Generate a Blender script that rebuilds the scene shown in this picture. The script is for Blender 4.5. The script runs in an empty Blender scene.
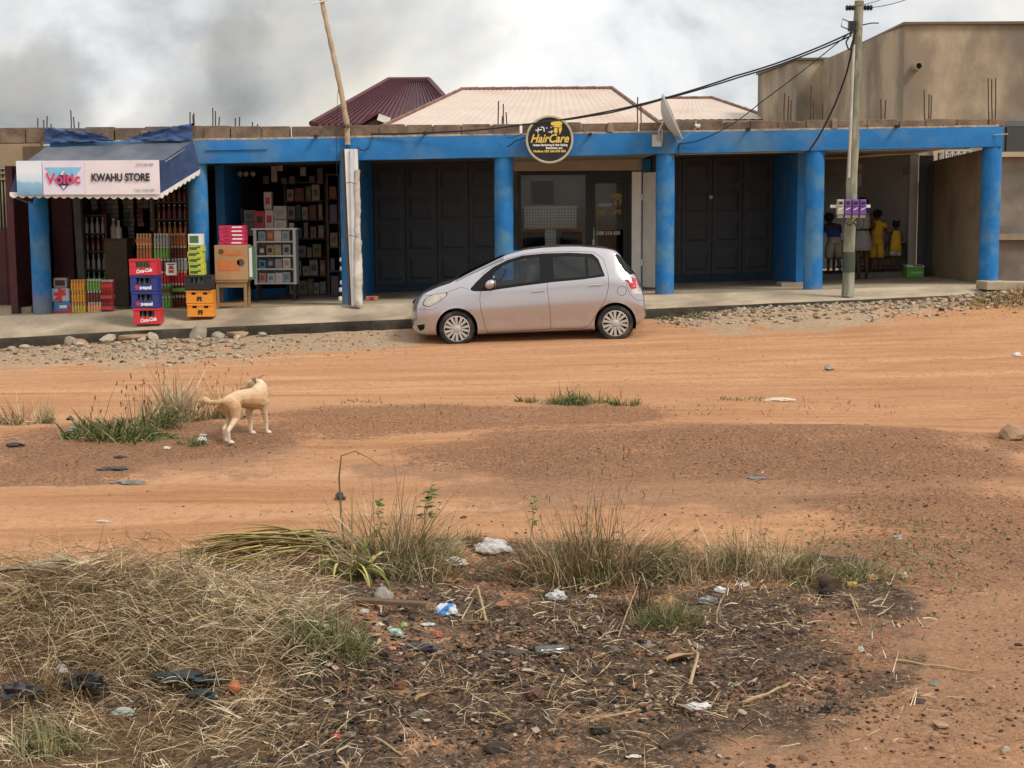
import bpy, bmesh, math, random
import numpy as np
from mathutils import Vector, Matrix, Euler, Quaternion
R = math.radians
PI = math.pi
rng = random.Random(7)
sc = bpy.context.scene
COL = sc.collection

# ------------------------------------------------------------------ camera
FPX = 1450.0
CAMH = 2.0
PITCH = math.atan((384 - 212) / FPX)
ROLL = 0.006
cf = Vector((0, math.cos(PITCH), -math.sin(PITCH)))
cu0 = Vector((0, math.sin(PITCH), math.cos(PITCH)))
cr0 = Vector((1, 0, 0))
cr = cr0 * math.cos(ROLL) - cu0 * math.sin(ROLL)
cu = cr0 * math.sin(ROLL) + cu0 * math.cos(ROLL)
cd = bpy.data.cameras.new('camera')
cam = bpy.data.objects.new('camera', cd)
COL.objects.link(cam)
m3 = Matrix((cr, cu, -cf)).transposed()
cam.matrix_world = Matrix.Translation((0, 0, CAMH)) @ m3.to_4x4()
cd.sensor_width = 36
cd.lens = FPX / 1024 * 36
cd.clip_end = 3000
cd.clip_start = 0.05
sc.camera = cam


def ray(px, py):
    return cf + cr * ((px - 512) / FPX) + cu * ((384 - py) / FPX)


def P(px, py, Y):
    """world point seen at a photo position, at distance Y"""
    d = ray(px, py)
    return Vector((d.x * Y / d.y, Y, CAMH + d.z * Y / d.y))


# ------------------------------------------------------------------ terrain
def smooth(t):
    t = np.clip(t, 0, 1)
    return t * t * (3 - 2 * t)


def _hash(ix, iy, seed):
    h = (ix.astype(np.int64) * 374761393 + iy.astype(np.int64) * 668265263 + seed * 1442695041) & 0xFFFFFFFF
    h = ((h ^ (h >> 13)) * 1274126177) & 0xFFFFFFFF
    h = (h ^ (h >> 16)) & 0xFFFFFFFF
    return h / 4294967295.0


def vnoise(x, y, seed=0):
    x = np.asarray(x, float); y = np.asarray(y, float)
    ix = np.floor(x); iy = np.floor(y)
    fx = smooth(x - ix); fy = smooth(y - iy)
    a = _hash(ix, iy, seed); b = _hash(ix + 1, iy, seed)
    c = _hash(ix, iy + 1, seed); d = _hash(ix + 1, iy + 1, seed)
    return (a * (1 - fx) + b * fx) * (1 - fy) + (c * (1 - fx) + d * fx) * fy


def fbm(x, y, seed=0, octs=4):
    s = 0; amp = .5; f = 1.0
    for o in range(octs):
        s = s + amp * (vnoise(x * f, y * f, seed + o * 17) - .5)
        amp *= .5; f *= 2.03
    return s


def gauss(x, y, cx, cy, sx, sy):
    return np.exp(-(((x - cx) / sx) ** 2 + ((y - cy) / sy) ** 2))


HEAPS = [(-1.95, 6.9, 1.1, .75, .24), (-.95, 6.35, .55, .55, .08), (-3.1, 6.6, 1.0, .8, .18), (.45, 8.1, .9, .35, .07), (-.75, 8.3, .7, .4, .09),
         (1.5, 8.0, .7, .35, .05), (1.7, 12.4, 1.7, .9, .10), (3.6, 11.8, 1.8, 1.2, .12), (-1.2, 13.9, 2.0, .7, .07), (-3.6, 12.9, 1.2, .6, .08),
         (8.6, 24.2, 1.1, .8, .07), (10.5, 24.2, 2.2, .9, .10), (5.3, 14.2, .5, .35, .12), (-7.0, 23.2, 3.0, .7, .04)]


def g(x, y):
    x = np.asarray(x, float); y = np.asarray(y, float)
    xc = np.clip(x, -14, 14)
    t1 = smooth((y - 14) / 8.3); t2 = smooth((y - 22.4) / 1.8)
    slope = .025 * t1 + .011 * t2
    base = -.02 * t1 + .150 * t2 + np.minimum(x + 6.2, 0) * .03 * t2
    z = base + slope * xc
    for (cx, cy, sx, sy, h) in HEAPS:
        z = z + h * gauss(x, y, cx, cy, sx, sy)
    # shallow wheel tracks along the road
    road = smooth((y - 15.5) / 1.5) * (1 - smooth((y - 22.0) / 1.2))
    lane = y - .05 * x - .25 * np.sin(x * .25)
    z = z - road * .035 * (gauss(lane, 0, 17.2, 0, .35, 1) + gauss(lane, 0, 18.9, 0, .35, 1) + gauss(lane, 0, 20.6, 0, .35, 1))
    # a low crest where the waste ground ends and the road begins
    z = z + .05 * gauss(y, 0, 14.9 - .1 * x, 0, .8, 1)
    # broken rubble bank against the paving at the right
    z = z + .10 * smooth((x - 2.6) / 1.5) * smooth((y - 23.2) / .9)
    return z


def gz(x, y):
    return float(g(x, y))


def G(px, py):
    """world point of the ground seen at a photo position"""
    d = ray(px, py)
    z = 0.0
    for _ in range(40):
        t = (z - CAMH) / d.z
        z = .5 * z + .5 * gz(d.x * t, d.y * t)
    t = (z - CAMH) / d.z
    return Vector((d.x * t, d.y * t, z))


# floor, beam bottom and beam top of the shop row follow the slope of the street
def fl(x): return .49 + .026 * x
def bb(x): return 2.94 + .0150 * x
def bt(x): return 3.31 + .0112 * x


YC = 25.4     # column row
YB = 29.0     # shop fronts


def X(px, Y):
    return (px - 512) / FPX * Y


# ------------------------------------------------------------------ materials
MATS = {}


def new_mat(name):
    m = bpy.data.materials.new(name)
    m.use_nodes = True
    nt = m.node_tree
    b = nt.nodes['Principled BSDF']
    return m, nt, b


def mat(name, c, c2=None, scale=6, rough=.75, bump=0.0, bscale=None, metal=0.0, detail=5, contrast=.5, spec=.3, stretch=None, coat=0, c3=None, scale3=1.2):
    """procedural surface: two tones mixed by noise, optional third tone in big stains, a bump"""
    if name in MATS: return MATS[name]
    m, nt, b = new_mat(name)
    N = nt.nodes; L = nt.links
    c2 = c2 or tuple(v * .75 for v in c)
    tc = N.new('ShaderNodeTexCoord')
    src = tc.outputs['Object']
    if stretch:
        mp = N.new('ShaderNodeMapping'); mp.inputs['Scale'].default_value = stretch
        L.new(src, mp.inputs['Vector']); src = mp.outputs['Vector']
    nz = N.new('ShaderNodeTexNoise'); nz.inputs['Scale'].default_value = scale; nz.inputs['Detail'].default_value = detail
    nz.inputs['Roughness'].default_value = .65
    L.new(src, nz.inputs['Vector'])
    cr_ = N.new('ShaderNodeValToRGB')
    cr_.color_ramp.elements[0].position = .5 - contrast * .5 * .6; cr_.color_ramp.elements[1].position = .5 + contrast * .5 * .6
    cr_.color_ramp.elements[0].color = (*c2, 1); cr_.color_ramp.elements[1].color = (*c, 1)
    L.new(nz.outputs['Fac'], cr_.inputs['Fac'])
    out = cr_.outputs['Color']
    if c3:
        n3 = N.new('ShaderNodeTexNoise'); n3.inputs['Scale'].default_value = scale3; n3.inputs['Detail'].default_value = 6
        L.new(src, n3.inputs['Vector'])
        r3 = N.new('ShaderNodeValToRGB'); r3.color_ramp.elements[0].position = .5; r3.color_ramp.elements[1].position = .68
        L.new(n3.outputs['Fac'], r3.inputs['Fac'])
        mx = N.new('ShaderNodeMixRGB'); L.new(r3.outputs['Color'], mx.inputs['Fac'])
        L.new(out, mx.inputs['Color1']); mx.inputs['Color2'].default_value = (*c3, 1); out = mx.outputs['Color']
    L.new(out, b.inputs['Base Color'])
    b.inputs['Roughness'].default_value = rough
    b.inputs['Metallic'].default_value = metal
    b.inputs['Specular IOR Level'].default_value = spec
    if coat: b.inputs['Coat Weight'].default_value = coat; b.inputs['Coat Roughness'].default_value = .05
    if bump:
        n2 = N.new('ShaderNodeTexNoise'); n2.inputs['Scale'].default_value = bscale or scale * 4; n2.inputs['Detail'].default_value = 4
        L.new(src, n2.inputs['Vector'])
        bp = N.new('ShaderNodeBump'); bp.inputs['Strength'].default_value = bump; bp.inputs['Distance'].default_value = .02
        L.new(n2.outputs['Fac'], bp.inputs['Height']); L.new(bp.outputs['Normal'], b.inputs['Normal'])
    MATS[name] = m
    return m


def plain(name, c, rough=.6, metal=0, spec=.4):
    return mat(name, c, tuple(v * .85 for v in c), scale=9, rough=rough, metal=metal, spec=spec)


def glass_mat(name, tint, refl=.12, rough=.03, ior=1.5, cap=.3):
    m = bpy.data.materials.new(name); m.use_nodes = True
    nt = m.node_tree; N = nt.nodes; L = nt.links
    N.remove(N['Principled BSDF'])
    tr = N.new('ShaderNodeBsdfTransparent'); tr.inputs['Color'].default_value = (*tint, 1)
    gl = N.new('ShaderNodeBsdfGlossy'); gl.inputs['Roughness'].default_value = rough
    fr = N.new('ShaderNodeFresnel'); fr.inputs['IOR'].default_value = ior
    mm = N.new('ShaderNodeMath'); mm.operation = 'ADD'; mm.inputs[1].default_value = refl
    L.new(fr.outputs['Fac'], mm.inputs[0])
    mc = N.new('ShaderNodeMath'); mc.operation = 'MINIMUM'; mc.inputs[1].default_value = cap; L.new(mm.outputs[0], mc.inputs[0])
    mx = N.new('ShaderNodeMixShader'); L.new(mc.outputs[0], mx.inputs['Fac'])
    L.new(tr.outputs[0], mx.inputs[1]); L.new(gl.outputs[0], mx.inputs[2])
    L.new(mx.outputs[0], N['Material Output'].inputs['Surface'])
    return m


# ------------------------------------------------------------------ mesh builder
class MB:
    def __init__(s):
        s.v = []; s.f = []; s.m = []

    def add(s, vs, fs, mi=0):
        o = len(s.v)
        s.v += [tuple(v) for v in vs]
        s.f += [tuple(i + o for i in f) for f in fs]
        s.m += [mi] * len(fs)
        return s

    def box(s, c, d, rot=None, mi=0, taper=1.0):
        hx, hy, hz = d[0] / 2, d[1] / 2, d[2] / 2
        vs = [Vector((x * (taper if z > 0 else 1), y * (taper if z > 0 else 1), z)) for z in (-hz, hz) for (x, y) in ((-hx, -hy), (hx, -hy), (hx, hy), (-hx, hy))]
        M = Euler(rot).to_matrix() if rot is not None and not isinstance(rot, Matrix) else (rot or Matrix.Identity(3))
        c = Vector(c)
        return s.add([M @ v + c for v in vs], [(3, 2, 1, 0), (4, 5, 6, 7), (0, 1, 5, 4), (1, 2, 6, 5), (2, 3, 7, 6), (3, 0, 4, 7)], mi)

    def hexa(s, p, mi=0):
        """eight corners: bottom ring then top ring"""
        return s.add(p, [(3, 2, 1, 0), (4, 5, 6, 7), (0, 1, 5, 4), (1, 2, 6, 5), (2, 3, 7, 6), (3, 0, 4, 7)], mi)

    def slab(s, x0, x1, y0, y1, zb, zt, mi=0):
        """box between two x with z given by functions of x (follows the slope)"""
        zb_ = zb if callable(zb) else (lambda x: zb); zt_ = zt if callable(zt) else (lambda x: zt)
        return s.hexa([(x0, y0, zb_(x0)), (x1, y0, zb_(x1)), (x1, y1, zb_(x1)), (x0, y1, zb_(x0)),
                       (x0, y0, zt_(x0)), (x1, y0, zt_(x1)), (x1, y1, zt_(x1)), (x0, y1, zt_(x0))], mi)

    def tube(s, pts, r, seg=8, mi=0, caps=True):
        pts = [Vector(p) for p in pts]
        n = len(pts)
        rs = r if isinstance(r, (list, tuple)) else [r] * n
        vs = []; prev = None
        for i, p in enumerate(pts):
            d = (pts[min(i + 1, n - 1)] - pts[max(i - 1, 0)]).normalized()
            a = prev if prev is not None else (Vector((0, 0, 1)) if abs(d.z) < .9 else Vector((1, 0, 0)))
            a = (a - d * a.dot(d))
            if a.length < 1e-6: a = d.orthogonal()
            a.normalize(); prev = a
            b = d.cross(a)
            for k in range(seg):
                t = 2 * PI * k / seg
                vs.append(p + (a * math.cos(t) + b * math.sin(t)) * rs[i])
        fs = [(i * seg + k, i * seg + (k + 1) % seg, (i + 1) * seg + (k + 1) % seg, (i + 1) * seg + k) for i in range(n - 1) for k in range(seg)]
        if caps:
            fs.append(tuple(range(seg))[::-1]); fs.append(tuple((n - 1) * seg + k for k in range(seg)))
        return s.add(vs, fs, mi)

    def lathe(s, prof, c=(0, 0, 0), seg=16, mi=0, M=None):
        """prof: (r, z) list; around z through c, optionally turned by matrix M"""
        M = M or Matrix.Identity(3); c = Vector(c)
        vs = [M @ Vector((r * math.cos(2 * PI * k / seg), r * math.sin(2 * PI * k / seg), z)) + c for (r, z) in prof for k in range(seg)]
        n = len(prof)
        fs = [(i * seg + k, i * seg + (k + 1) % seg, (i + 1) * seg + (k + 1) % seg, (i + 1) * seg + k) for i in range(n - 1) for k in range(seg)]
        if prof[0][0] > 1e-4: fs.append(tuple(range(seg))[::-1])
        if prof[-1][0] > 1e-4: fs.append(tuple((n - 1) * seg + k for k in range(seg)))
        return s.add(vs, fs, mi)

    def prism(s, outline, y0, y1, mi=0, plane='xz'):
        """outline in x,z extruded along y"""
        n = len(outline)
        f = (lambda a, b, y: (a, y, b)) if plane == 'xz' else ((lambda a, b, y: (a, b, y)) if plane == 'xy' else (lambda a, b, y: (y, a, b)))
        vs = [f(a, b, y0) for a, b in outline] + [f(a, b, y1) for a, b in outline]
        fs = [tuple(range(n)), tuple(range(2 * n - 1, n - 1, -1))] + [(i, n + i, n + (i + 1) % n, (i + 1) % n) for i in range(n)]
        return s.add(vs, fs, mi)

    def grid(s, rows, mi=0, closed=False):
        """rows: list of equally long lists of points"""
        n = len(rows[0]); vs = [p for r in rows for p in r]
        fs = []
        for i in range(len(rows) - 1):
            for k in range(n if closed else n - 1):
                k2 = (k + 1) % n
                fs.append((i * n + k, i * n + k2, (i + 1) * n + k2, (i + 1) * n + k))
        return s.add(vs, fs, mi)

    def stone(s, c, r, rnd, mi=0, flat=.7, sub=1):
        vs, fs = ICO[sub]
        sx, sy, sz = r * rnd.uniform(.7, 1.3), r * rnd.uniform(.7, 1.2), r * rnd.uniform(.5, 1.0) * flat
        M = Euler((rnd.uniform(-.5, .5), rnd.uniform(-.5, .5), rnd.uniform(0, 6.28))).to_matrix()
        out = []
        for v in vs:
            k = rnd.uniform(.6, 1.25)
            out.append(M @ Vector((v[0] * sx * k, v[1] * sy * k, v[2] * sz * k)) + Vector(c))
        return s.add(out, fs, mi)

    def blade(s, p, d, length, w, droop, rnd, mi=0, seg=4):
        """one tapering grass blade: p base, d start direction, droop = how far it bends over"""
        p = Vector(p); d = Vector(d).normalized()
        side = d.cross(Vector((0, 0, 1)))
        if side.length < .05: side = Vector((math.cos(rnd.uniform(0, 6.28)), math.sin(rnd.uniform(0, 6.28)), 0))
        side.normalize()
        side = Quaternion(d, rnd.uniform(-1.2, 1.2)) @ side
        pts = [p.copy()]; dd = d.copy()
        for i in range(seg):
            dd = (dd + Vector((0, 0, -droop / seg * (.4 + i * .5)))).normalized()
            pts.append(pts[-1] + dd * (length / seg))
        vs = []
        for i, q in enumerate(pts[:-1]):
            ww = w * (1 - .75 * (i / seg) ** 1.5) * .5
            vs += [q - side * ww, q + side * ww]
        vs.append(pts[-1])
        fs = [(2 * i, 2 * i + 1, 2 * i + 3, 2 * i + 2) for i in range(seg - 1)] + [(2 * seg - 2, 2 * seg - 1, 2 * seg)]
        s.add(vs, fs, mi)
        return pts[-1]

    def build(s, name, mats, parent=None, loc=None, smooth_=False, bevel=0, origin=None):
        me = bpy.data.meshes.new(name)
        vs = s.v
        if origin is not None:
            o_ = Vector(origin); vs = [tuple(Vector(v) - o_) for v in s.v]
        me.from_pydata(vs, [], s.f)
        mats = mats if isinstance(mats, (list, tuple)) else [mats]
        for m in mats: me.materials.append(m)
        if len(mats) > 1: me.polygons.foreach_set('material_index', s.m)
        if smooth_:
            me.polygons.foreach_set('use_smooth', [True] * len(me.polygons))
            if smooth_ != 'all':
                me.set_sharp_from_angle(angle=R(40))
        me.update()
        o = bpy.data.objects.new(name, me); COL.objects.link(o)
        if origin is not None: o.location = origin
        if loc is not None: o.location = loc
        if parent is not None:
            o.parent = parent
            if origin is not None: o.location = Vector(origin)
        if bevel:
            b = o.modifiers.new('bevel', 'BEVEL'); b.width = bevel; b.segments = 2; b.limit_method = 'ANGLE'; b.angle_limit = R(40)
        return o


def _ico(sub):
    bm = bmesh.new(); bmesh.ops.create_icosphere(bm, subdivisions=sub, radius=1)
    bm.verts.ensure_lookup_table()
    r = ([tuple(v.co) for v in bm.verts], [tuple(v.index for v in f.verts) for f in bm.faces]); bm.free(); return r


ICO = {1: _ico(1), 2: _ico(2), 3: _ico(3)}


def tag(o, label=None, cat=None, group=None, kind=None):
    if label: o['label'] = label
    if cat: o['category'] = cat
    if group: o['group'] = group
    if kind: o['kind'] = kind
    return o


def thing(name, label, cat, loc=(0, 0, 0), rz=0, group=None):
    o = bpy.data.objects.new(name, None); COL.objects.link(o)
    o.location = loc; o.rotation_euler = (0, 0, rz); o.empty_display_size = .1
    return tag(o, label, cat, group)


def kids(o): return [c for c in COL.objects if c.parent is o]


def dup(o, loc=None, rz=None, label=None, group=None, parent=None, mats=None):
    c = o.copy(); COL.objects.link(c)
    if parent is not None: c.parent = parent
    if loc is not None: c.location = loc
    if rz is not None: c.rotation_euler = (c.rotation_euler[0], c.rotation_euler[1], rz)
    if label: c['label'] = label
    if group: c['group'] = group
    for ch in kids(o): dup(ch, parent=c)
    return c


def text(body, size, m, loc, parent, name='lettering', width=None, shear=0, depth=.002, rot=(PI / 2, 0, 0), bold=0, align='CENTER', sx=1):
    cu_ = bpy.data.curves.new(name, 'FONT'); cu_.body = body; cu_.size = size; cu_.extrude = depth; cu_.shear = shear; cu_.offset = bold
    cu_.align_x = align; cu_.align_y = 'CENTER'; cu_.resolution_u = 4
    to = bpy.data.objects.new(name, cu_); COL.objects.link(to)
    bpy.context.view_layer.update()
    dg = bpy.context.evaluated_depsgraph_get()
    me = bpy.data.meshes.new_from_object(to.evaluated_get(dg)); me.name = name
    bpy.data.objects.remove(to); bpy.data.curves.remove(cu_)
    if width:
        xs = [v.co.x for v in me.vertices]; k = width / max(1e-6, max(xs) - min(xs))
        me.transform(Matrix.Diagonal((k, 1 if sx == 0 else k if sx == 'u' else 1, 1, 1)))
    me.materials.clear(); me.materials.append(m)
    o = bpy.data.objects.new(name, me); COL.objects.link(o)
    o.location = loc; o.rotation_euler = rot
    if parent is not None: o.parent = parent
    return o


def skin(name, verts, edges, radii, m, parent=None, sub=2, root=0, smooth_=True):
    me = bpy.data.meshes.new(name); me.from_pydata([tuple(v) for v in verts], edges, []); me.update()
    o = bpy.data.objects.new(name, me); COL.objects.link(o)
    md = o.modifiers.new('skin', 'SKIN'); md.use_smooth_shade = True
    for i, r in enumerate(radii):
        sv = me.skin_vertices[0].data[i]
        sv.radius = (r, r) if not isinstance(r, tuple) else r
        sv.use_root = (i == root)
    sd = o.modifiers.new('sub', 'SUBSURF'); sd.levels = sub; sd.render_levels = sub
    bpy.context.view_layer.update()
    dg = bpy.context.evaluated_depsgraph_get()
    me2 = bpy.data.meshes.new_from_object(o.evaluated_get(dg))
    o.modifiers.clear(); o.data = me2; me2.name = name
    bpy.data.meshes.remove(me)
    me2.materials.clear(); me2.materials.append(m)
    me2.polygons.foreach_set('use_smooth', [True] * len(me2.polygons))
    if parent is not None: o.parent = parent
    return o


def ring_loft(mb, rings, seg=14, mi=0):
    """rings: (centre, rx, ry) stacked"""
    rows = [[Vector((c[0] + rx * math.cos(2 * PI * k / seg), c[1] + ry * math.sin(2 * PI * k / seg), c[2])) for k in range(seg)] for (c, rx, ry) in rings]
    mb.grid(rows, mi, closed=True)
    return mb
# ------------------------------------------------------------------ world, sun
w = bpy.data.worlds.new('World'); sc.world = w; w.use_nodes = True
nt = w.node_tree; N = nt.nodes; L = nt.links
bg = N['Background']
SUN_EL, SUN_AZ = R(48), R(125)      # from behind the viewer, to the right
sky = N.new('ShaderNodeTexSky'); sky.sky_type = 'NISHITA'; sky.sun_disc = False
sky.sun_elevation = SUN_EL; sky.sun_rotation = SUN_AZ; sky.air_density = 1.5; sky.dust_density = 3
SKYMUL = .10
sm = N.new('ShaderNodeVectorMath'); sm.operation = 'SCALE'; sm.inputs['Scale'].default_value = 1.0
L.new(sky.outputs['Color'], sm.inputs[0])
tc = N.new('ShaderNodeTexCoord')
mp = N.new('ShaderNodeMapping'); mp.inputs['Scale'].default_value = (1.0, 1.0, 1.5); mp.inputs['Location'].default_value = (.35, .2, .1)
L.new(tc.outputs['Generated'], mp.inputs['Vector'])
n1 = N.new('ShaderNodeTexNoise'); n1.inputs['Scale'].default_value = 6.5; n1.inputs['Detail'].default_value = 8; n1.inputs['Roughness'].default_value = .54
n1.inputs['Distortion'].default_value = .35
L.new(mp.outputs['Vector'], n1.inputs['Vector'])
rp = N.new('ShaderNodeValToRGB'); e = rp.color_ramp.elements
e[0].position = .32; e[0].color = (4.5, 4.65, 4.9, 1)
e[1].position = .70; e[1].color = (10.2, 9.6, 8.4, 1)
e.new(.43).color = (6.9, 7.05, 7.25, 1)
e.new(.55).color = (8.6, 8.35, 7.9, 1)
L.new(n1.outputs['Fac'], rp.inputs['Fac'])
# an overcast sky is brighter overhead than at the horizon
sep = N.new('ShaderNodeSeparateXYZ'); L.new(tc.outputs['Generated'], sep.inputs[0])
mr = N.new('ShaderNodeMapRange'); mr.inputs['From Min'].default_value = .12; mr.inputs['From Max'].default_value = 1; mr.inputs['To Min'].default_value = 1; mr.inputs['To Max'].default_value = 1.45
L.new(sep.outputs['Z'], mr.inputs['Value'])
cs = N.new('ShaderNodeVectorMath'); cs.operation = 'SCALE'
L.new(rp.outputs['Color'], cs.inputs[0]); L.new(mr.outputs['Result'], cs.inputs['Scale'])
# smoke drifting low at the left, a thin bright break in the cloud at the centre
def lobe(px, py, lo, hi, amt):
    d_ = N.new('ShaderNodeVectorMath'); d_.operation = 'DOT_PRODUCT'; nn = N.new('ShaderNodeVectorMath'); nn.operation = 'NORMALIZE'
    L.new(mp2.outputs['Vector'], nn.inputs[0]); L.new(nn.outputs['Vector'], d_.inputs[0]); v_ = ray(px, py); d_.inputs[1].default_value = tuple(Vector((v_.x, v_.y, v_.z)).normalized())
    r2 = N.new('ShaderNodeMapRange'); r2.interpolation_type = 'SMOOTHSTEP'; r2.inputs['From Min'].default_value = math.cos(R(hi)); r2.inputs['From Max'].default_value = math.cos(R(lo)); r2.inputs['To Min'].default_value = 1; r2.inputs['To Max'].default_value = amt
    L.new(d_.outputs['Value'], r2.inputs['Value']); return r2.outputs['Result']
nw = N.new('ShaderNodeTexNoise'); nw.inputs['Scale'].default_value = 14; nw.inputs['Detail'].default_value = 6; L.new(tc.outputs['Generated'], nw.inputs['Vector'])
mp2 = N.new('ShaderNodeVectorMath'); mp2.operation = 'MULTIPLY_ADD'; L.new(nw.outputs['Color'], mp2.inputs[0]); mp2.inputs[1].default_value = (.13, .13, .13); aa = N.new('ShaderNodeVectorMath'); aa.operation = 'SUBTRACT'; L.new(tc.outputs['Generated'], aa.inputs[0]); aa.inputs[1].default_value = (.065, .065, .065); L.new(aa.outputs[0], mp2.inputs[2])
for q in ((5, 105, 0, 3.6, .55), (190, 95, 0, 4.0, .62), (290, 60, 0, 4.5, .72), (420, 20, 0, 4, .8), (95, 42, 0, 4.5, 1.25), (545, 52, 0, 7, 1.25), (760, 95, 0, 6, 1.12)):
    k_ = N.new('ShaderNodeVectorMath'); k_.operation = 'SCALE'; L.new(cs.outputs[0], k_.inputs[0]); L.new(lobe(*q), k_.inputs['Scale']); cs = k_
mx = N.new('ShaderNodeMixRGB'); mx.inputs['Fac'].default_value = .9
L.new(sm.outputs[0], mx.inputs['Color1']); L.new(cs.outputs[0], mx.inputs['Color2'])
L.new(mx.outputs['Color'], bg.inputs['Color']); bg.inputs['Strength'].default_value = SKYMUL

sl = bpy.data.lights.new('sun', 'SUN'); sl.energy = 2.3; sl.angle = R(15); sl.color = (1, .93, .82)
so = bpy.data.objects.new('sun', sl); COL.objects.link(so)
sd_ = Vector((math.sin(SUN_AZ) * math.cos(SUN_EL), math.cos(SUN_AZ) * math.cos(SUN_EL), math.sin(SUN_EL)))
so.rotation_euler = sd_.to_track_quat('Z', 'Y').to_euler()
so.location = (5, -5, 20)
vs_ = sc.view_settings
vs_.view_transform = 'Standard'; vs_.look = 'None'; vs_.gamma = 1; vs_.use_curve_mapping = False; vs_.exposure = 0.16

# ------------------------------------------------------------------ shared materials
M_blue = mat('blue_paint', (.026, .19, .49), (.02, .155, .41), scale=3, rough=.6, bump=.2, bscale=25, c3=(.085, .20, .36), scale3=1.6, spec=.2)
M_col = mat('blue_pillar_paint', (.026, .19, .49), (.02, .15, .40), scale=4, rough=.7, bump=.35, bscale=25, c3=(.10, .23, .36), scale3=2.2, spec=.15)
nt = M_col.node_tree; N = nt.nodes; L = nt.links; b = N['Principled BSDF']; prev = b.inputs['Base Color'].links[0].from_socket
tc = N.new('ShaderNodeTexCoord'); sp_ = N.new('ShaderNodeSeparateXYZ'); L.new(tc.outputs['Object'], sp_.inputs[0]); nz = N.new('ShaderNodeTexNoise'); nz.inputs['Scale'].default_value = 9; nz.inputs['Detail'].default_value = 6; L.new(tc.outputs['Object'], nz.inputs['Vector'])
ma = N.new('ShaderNodeMath'); ma.operation = 'MULTIPLY_ADD'; L.new(nz.outputs['Fac'], ma.inputs[0]); ma.inputs[1].default_value = .9; L.new(sp_.outputs['Z'], ma.inputs[2])
mr = N.new('ShaderNodeMapRange'); mr.inputs['From Min'].default_value = 1.25; mr.inputs['From Max'].default_value = .85; mr.inputs['To Max'].default_value = .55; L.new(ma.outputs[0], mr.inputs['Value'])
mx = N.new('ShaderNodeMixRGB'); L.new(mr.outputs['Result'], mx.inputs['Fac']); L.new(prev, mx.inputs['Color1']); mx.inputs['Color2'].default_value = (.26, .18, .12, 1); L.new(mx.outputs['Color'], b.inputs['Base Color'])
M_block = mat('sandcrete_block', (.23, .17, .125), (.13, .095, .07), scale=5, rough=.95, bump=.6, bscale=30, c3=(.07, .055, .05), scale3=1.5)
M_mortar = mat('mortar', (.34, .28, .22), (.16, .13, .10), scale=10, rough=.95, bump=.5)
M_conc = mat('concrete', (.46, .38, .275), (.35, .285, .205), scale=2.5, rough=.9, bump=.3, bscale=30, c3=(.22, .17, .12), scale3=.8)
M_kerb = mat('stained_kerb', (.075, .062, .047), (.02, .018, .016), scale=2.2, rough=.95, bump=.6, bscale=20)
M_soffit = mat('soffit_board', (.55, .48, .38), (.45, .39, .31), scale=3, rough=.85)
M_dark_ceil = mat('shade_toned_ceiling', (.14, .125, .11), (.09, .08, .07), scale=3, rough=.9)  # dark tone puts the shade deep in the veranda into the ceiling colour
M_plaster = mat('brown_plaster', (.30, .225, .145), (.235, .18, .12), scale=1.6, rough=.95, bump=.2, bscale=20, c3=(.15, .12, .09), scale3=.7)
M_grey_pl = mat('grey_plaster', (.27, .24, .20), (.19, .17, .145), scale=1.5, rough=.95, bump=.2, bscale=20, c3=(.13, .115, .10), scale3=.8)
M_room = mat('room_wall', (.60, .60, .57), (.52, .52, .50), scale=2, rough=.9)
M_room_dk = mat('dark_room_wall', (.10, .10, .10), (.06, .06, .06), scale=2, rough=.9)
M_shut = mat('shutter_metal', (.052, .058, .067), (.043, .048, .056), scale=5, rough=.5, spec=.3)
M_shut_hi = M_shut
M_black = plain('black_frame', (.018, .018, .02), rough=.4)
M_white = mat('white_paint', (.72, .72, .70), (.62, .61, .58), scale=4, rough=.5)
M_rust = mat('rusty_bar', (.10, .06, .04), (.06, .035, .025), scale=20, rough=.9)
M_wood = mat('raw_timber', (.36, .23, .12), (.24, .145, .075), scale=4, rough=.85, stretch=(1, 1, 8), bump=.2)
M_wood_dk = mat('dark_timber', (.16, .10, .06), (.09, .055, .035), scale=4, rough=.85)
M_steel = mat('galvanised_steel', (.45, .45, .44), (.34, .34, .33), scale=8, rough=.45, metal=.6)
M_cable = plain('cable_black', (.012, .012, .013), rough=.5)
M_maroon = mat('maroon_sheet', (.085, .025, .030), (.06, .018, .022), scale=4, rough=.6)
M_pink = mat('pale_pink_sheet', (.55, .455, .385), (.50, .41, .345), scale=1.2, rough=.6, c3=(.48, .34, .28), scale3=.5)
M_glass = glass_mat('window_glass', (.86, .88, .88), refl=.0, ior=1.3)

# ------------------------------------------------------------------ ground sheet
def axis(*segs):
    out = []
    for a, b, st in segs:
        n = max(1, int(round((b - a) / st))); out += [a + (b - a) * i / n for i in range(n)]
    out.append(segs[-1][1]); return np.array(out)


gx = axis((-900, -60, 120), (-60, -14, 4), (-14, -4, .10), (-4, 4, .035), (4, 14, .10), (14, 60, 4), (60, 900, 120))
gy = axis((-300, -10, 30), (-10, 3, 1), (3, 9, .03), (9, 16, .045), (16, 25, .08), (25, 60, 5), (60, 1500, 120))
XX, YY = np.meshgrid(gx, gy)
ZZ = g(XX, YY)


def ell(px, py, rx, ry, soft=.35):
    c = G(px, py); a = rx * c.y / FPX
    b = abs(G(px, py - ry).y - G(px, py + ry).y) / 2
    d = np.sqrt(((XX - c.x) / a) ** 2 + ((YY - c.y) / b) ** 2) + .75 * fbm(XX * 1.1 + px, YY * 1.6, 19, 5)
    return 1 - smooth((d - (1 - soft)) / (2 * soft))


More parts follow.
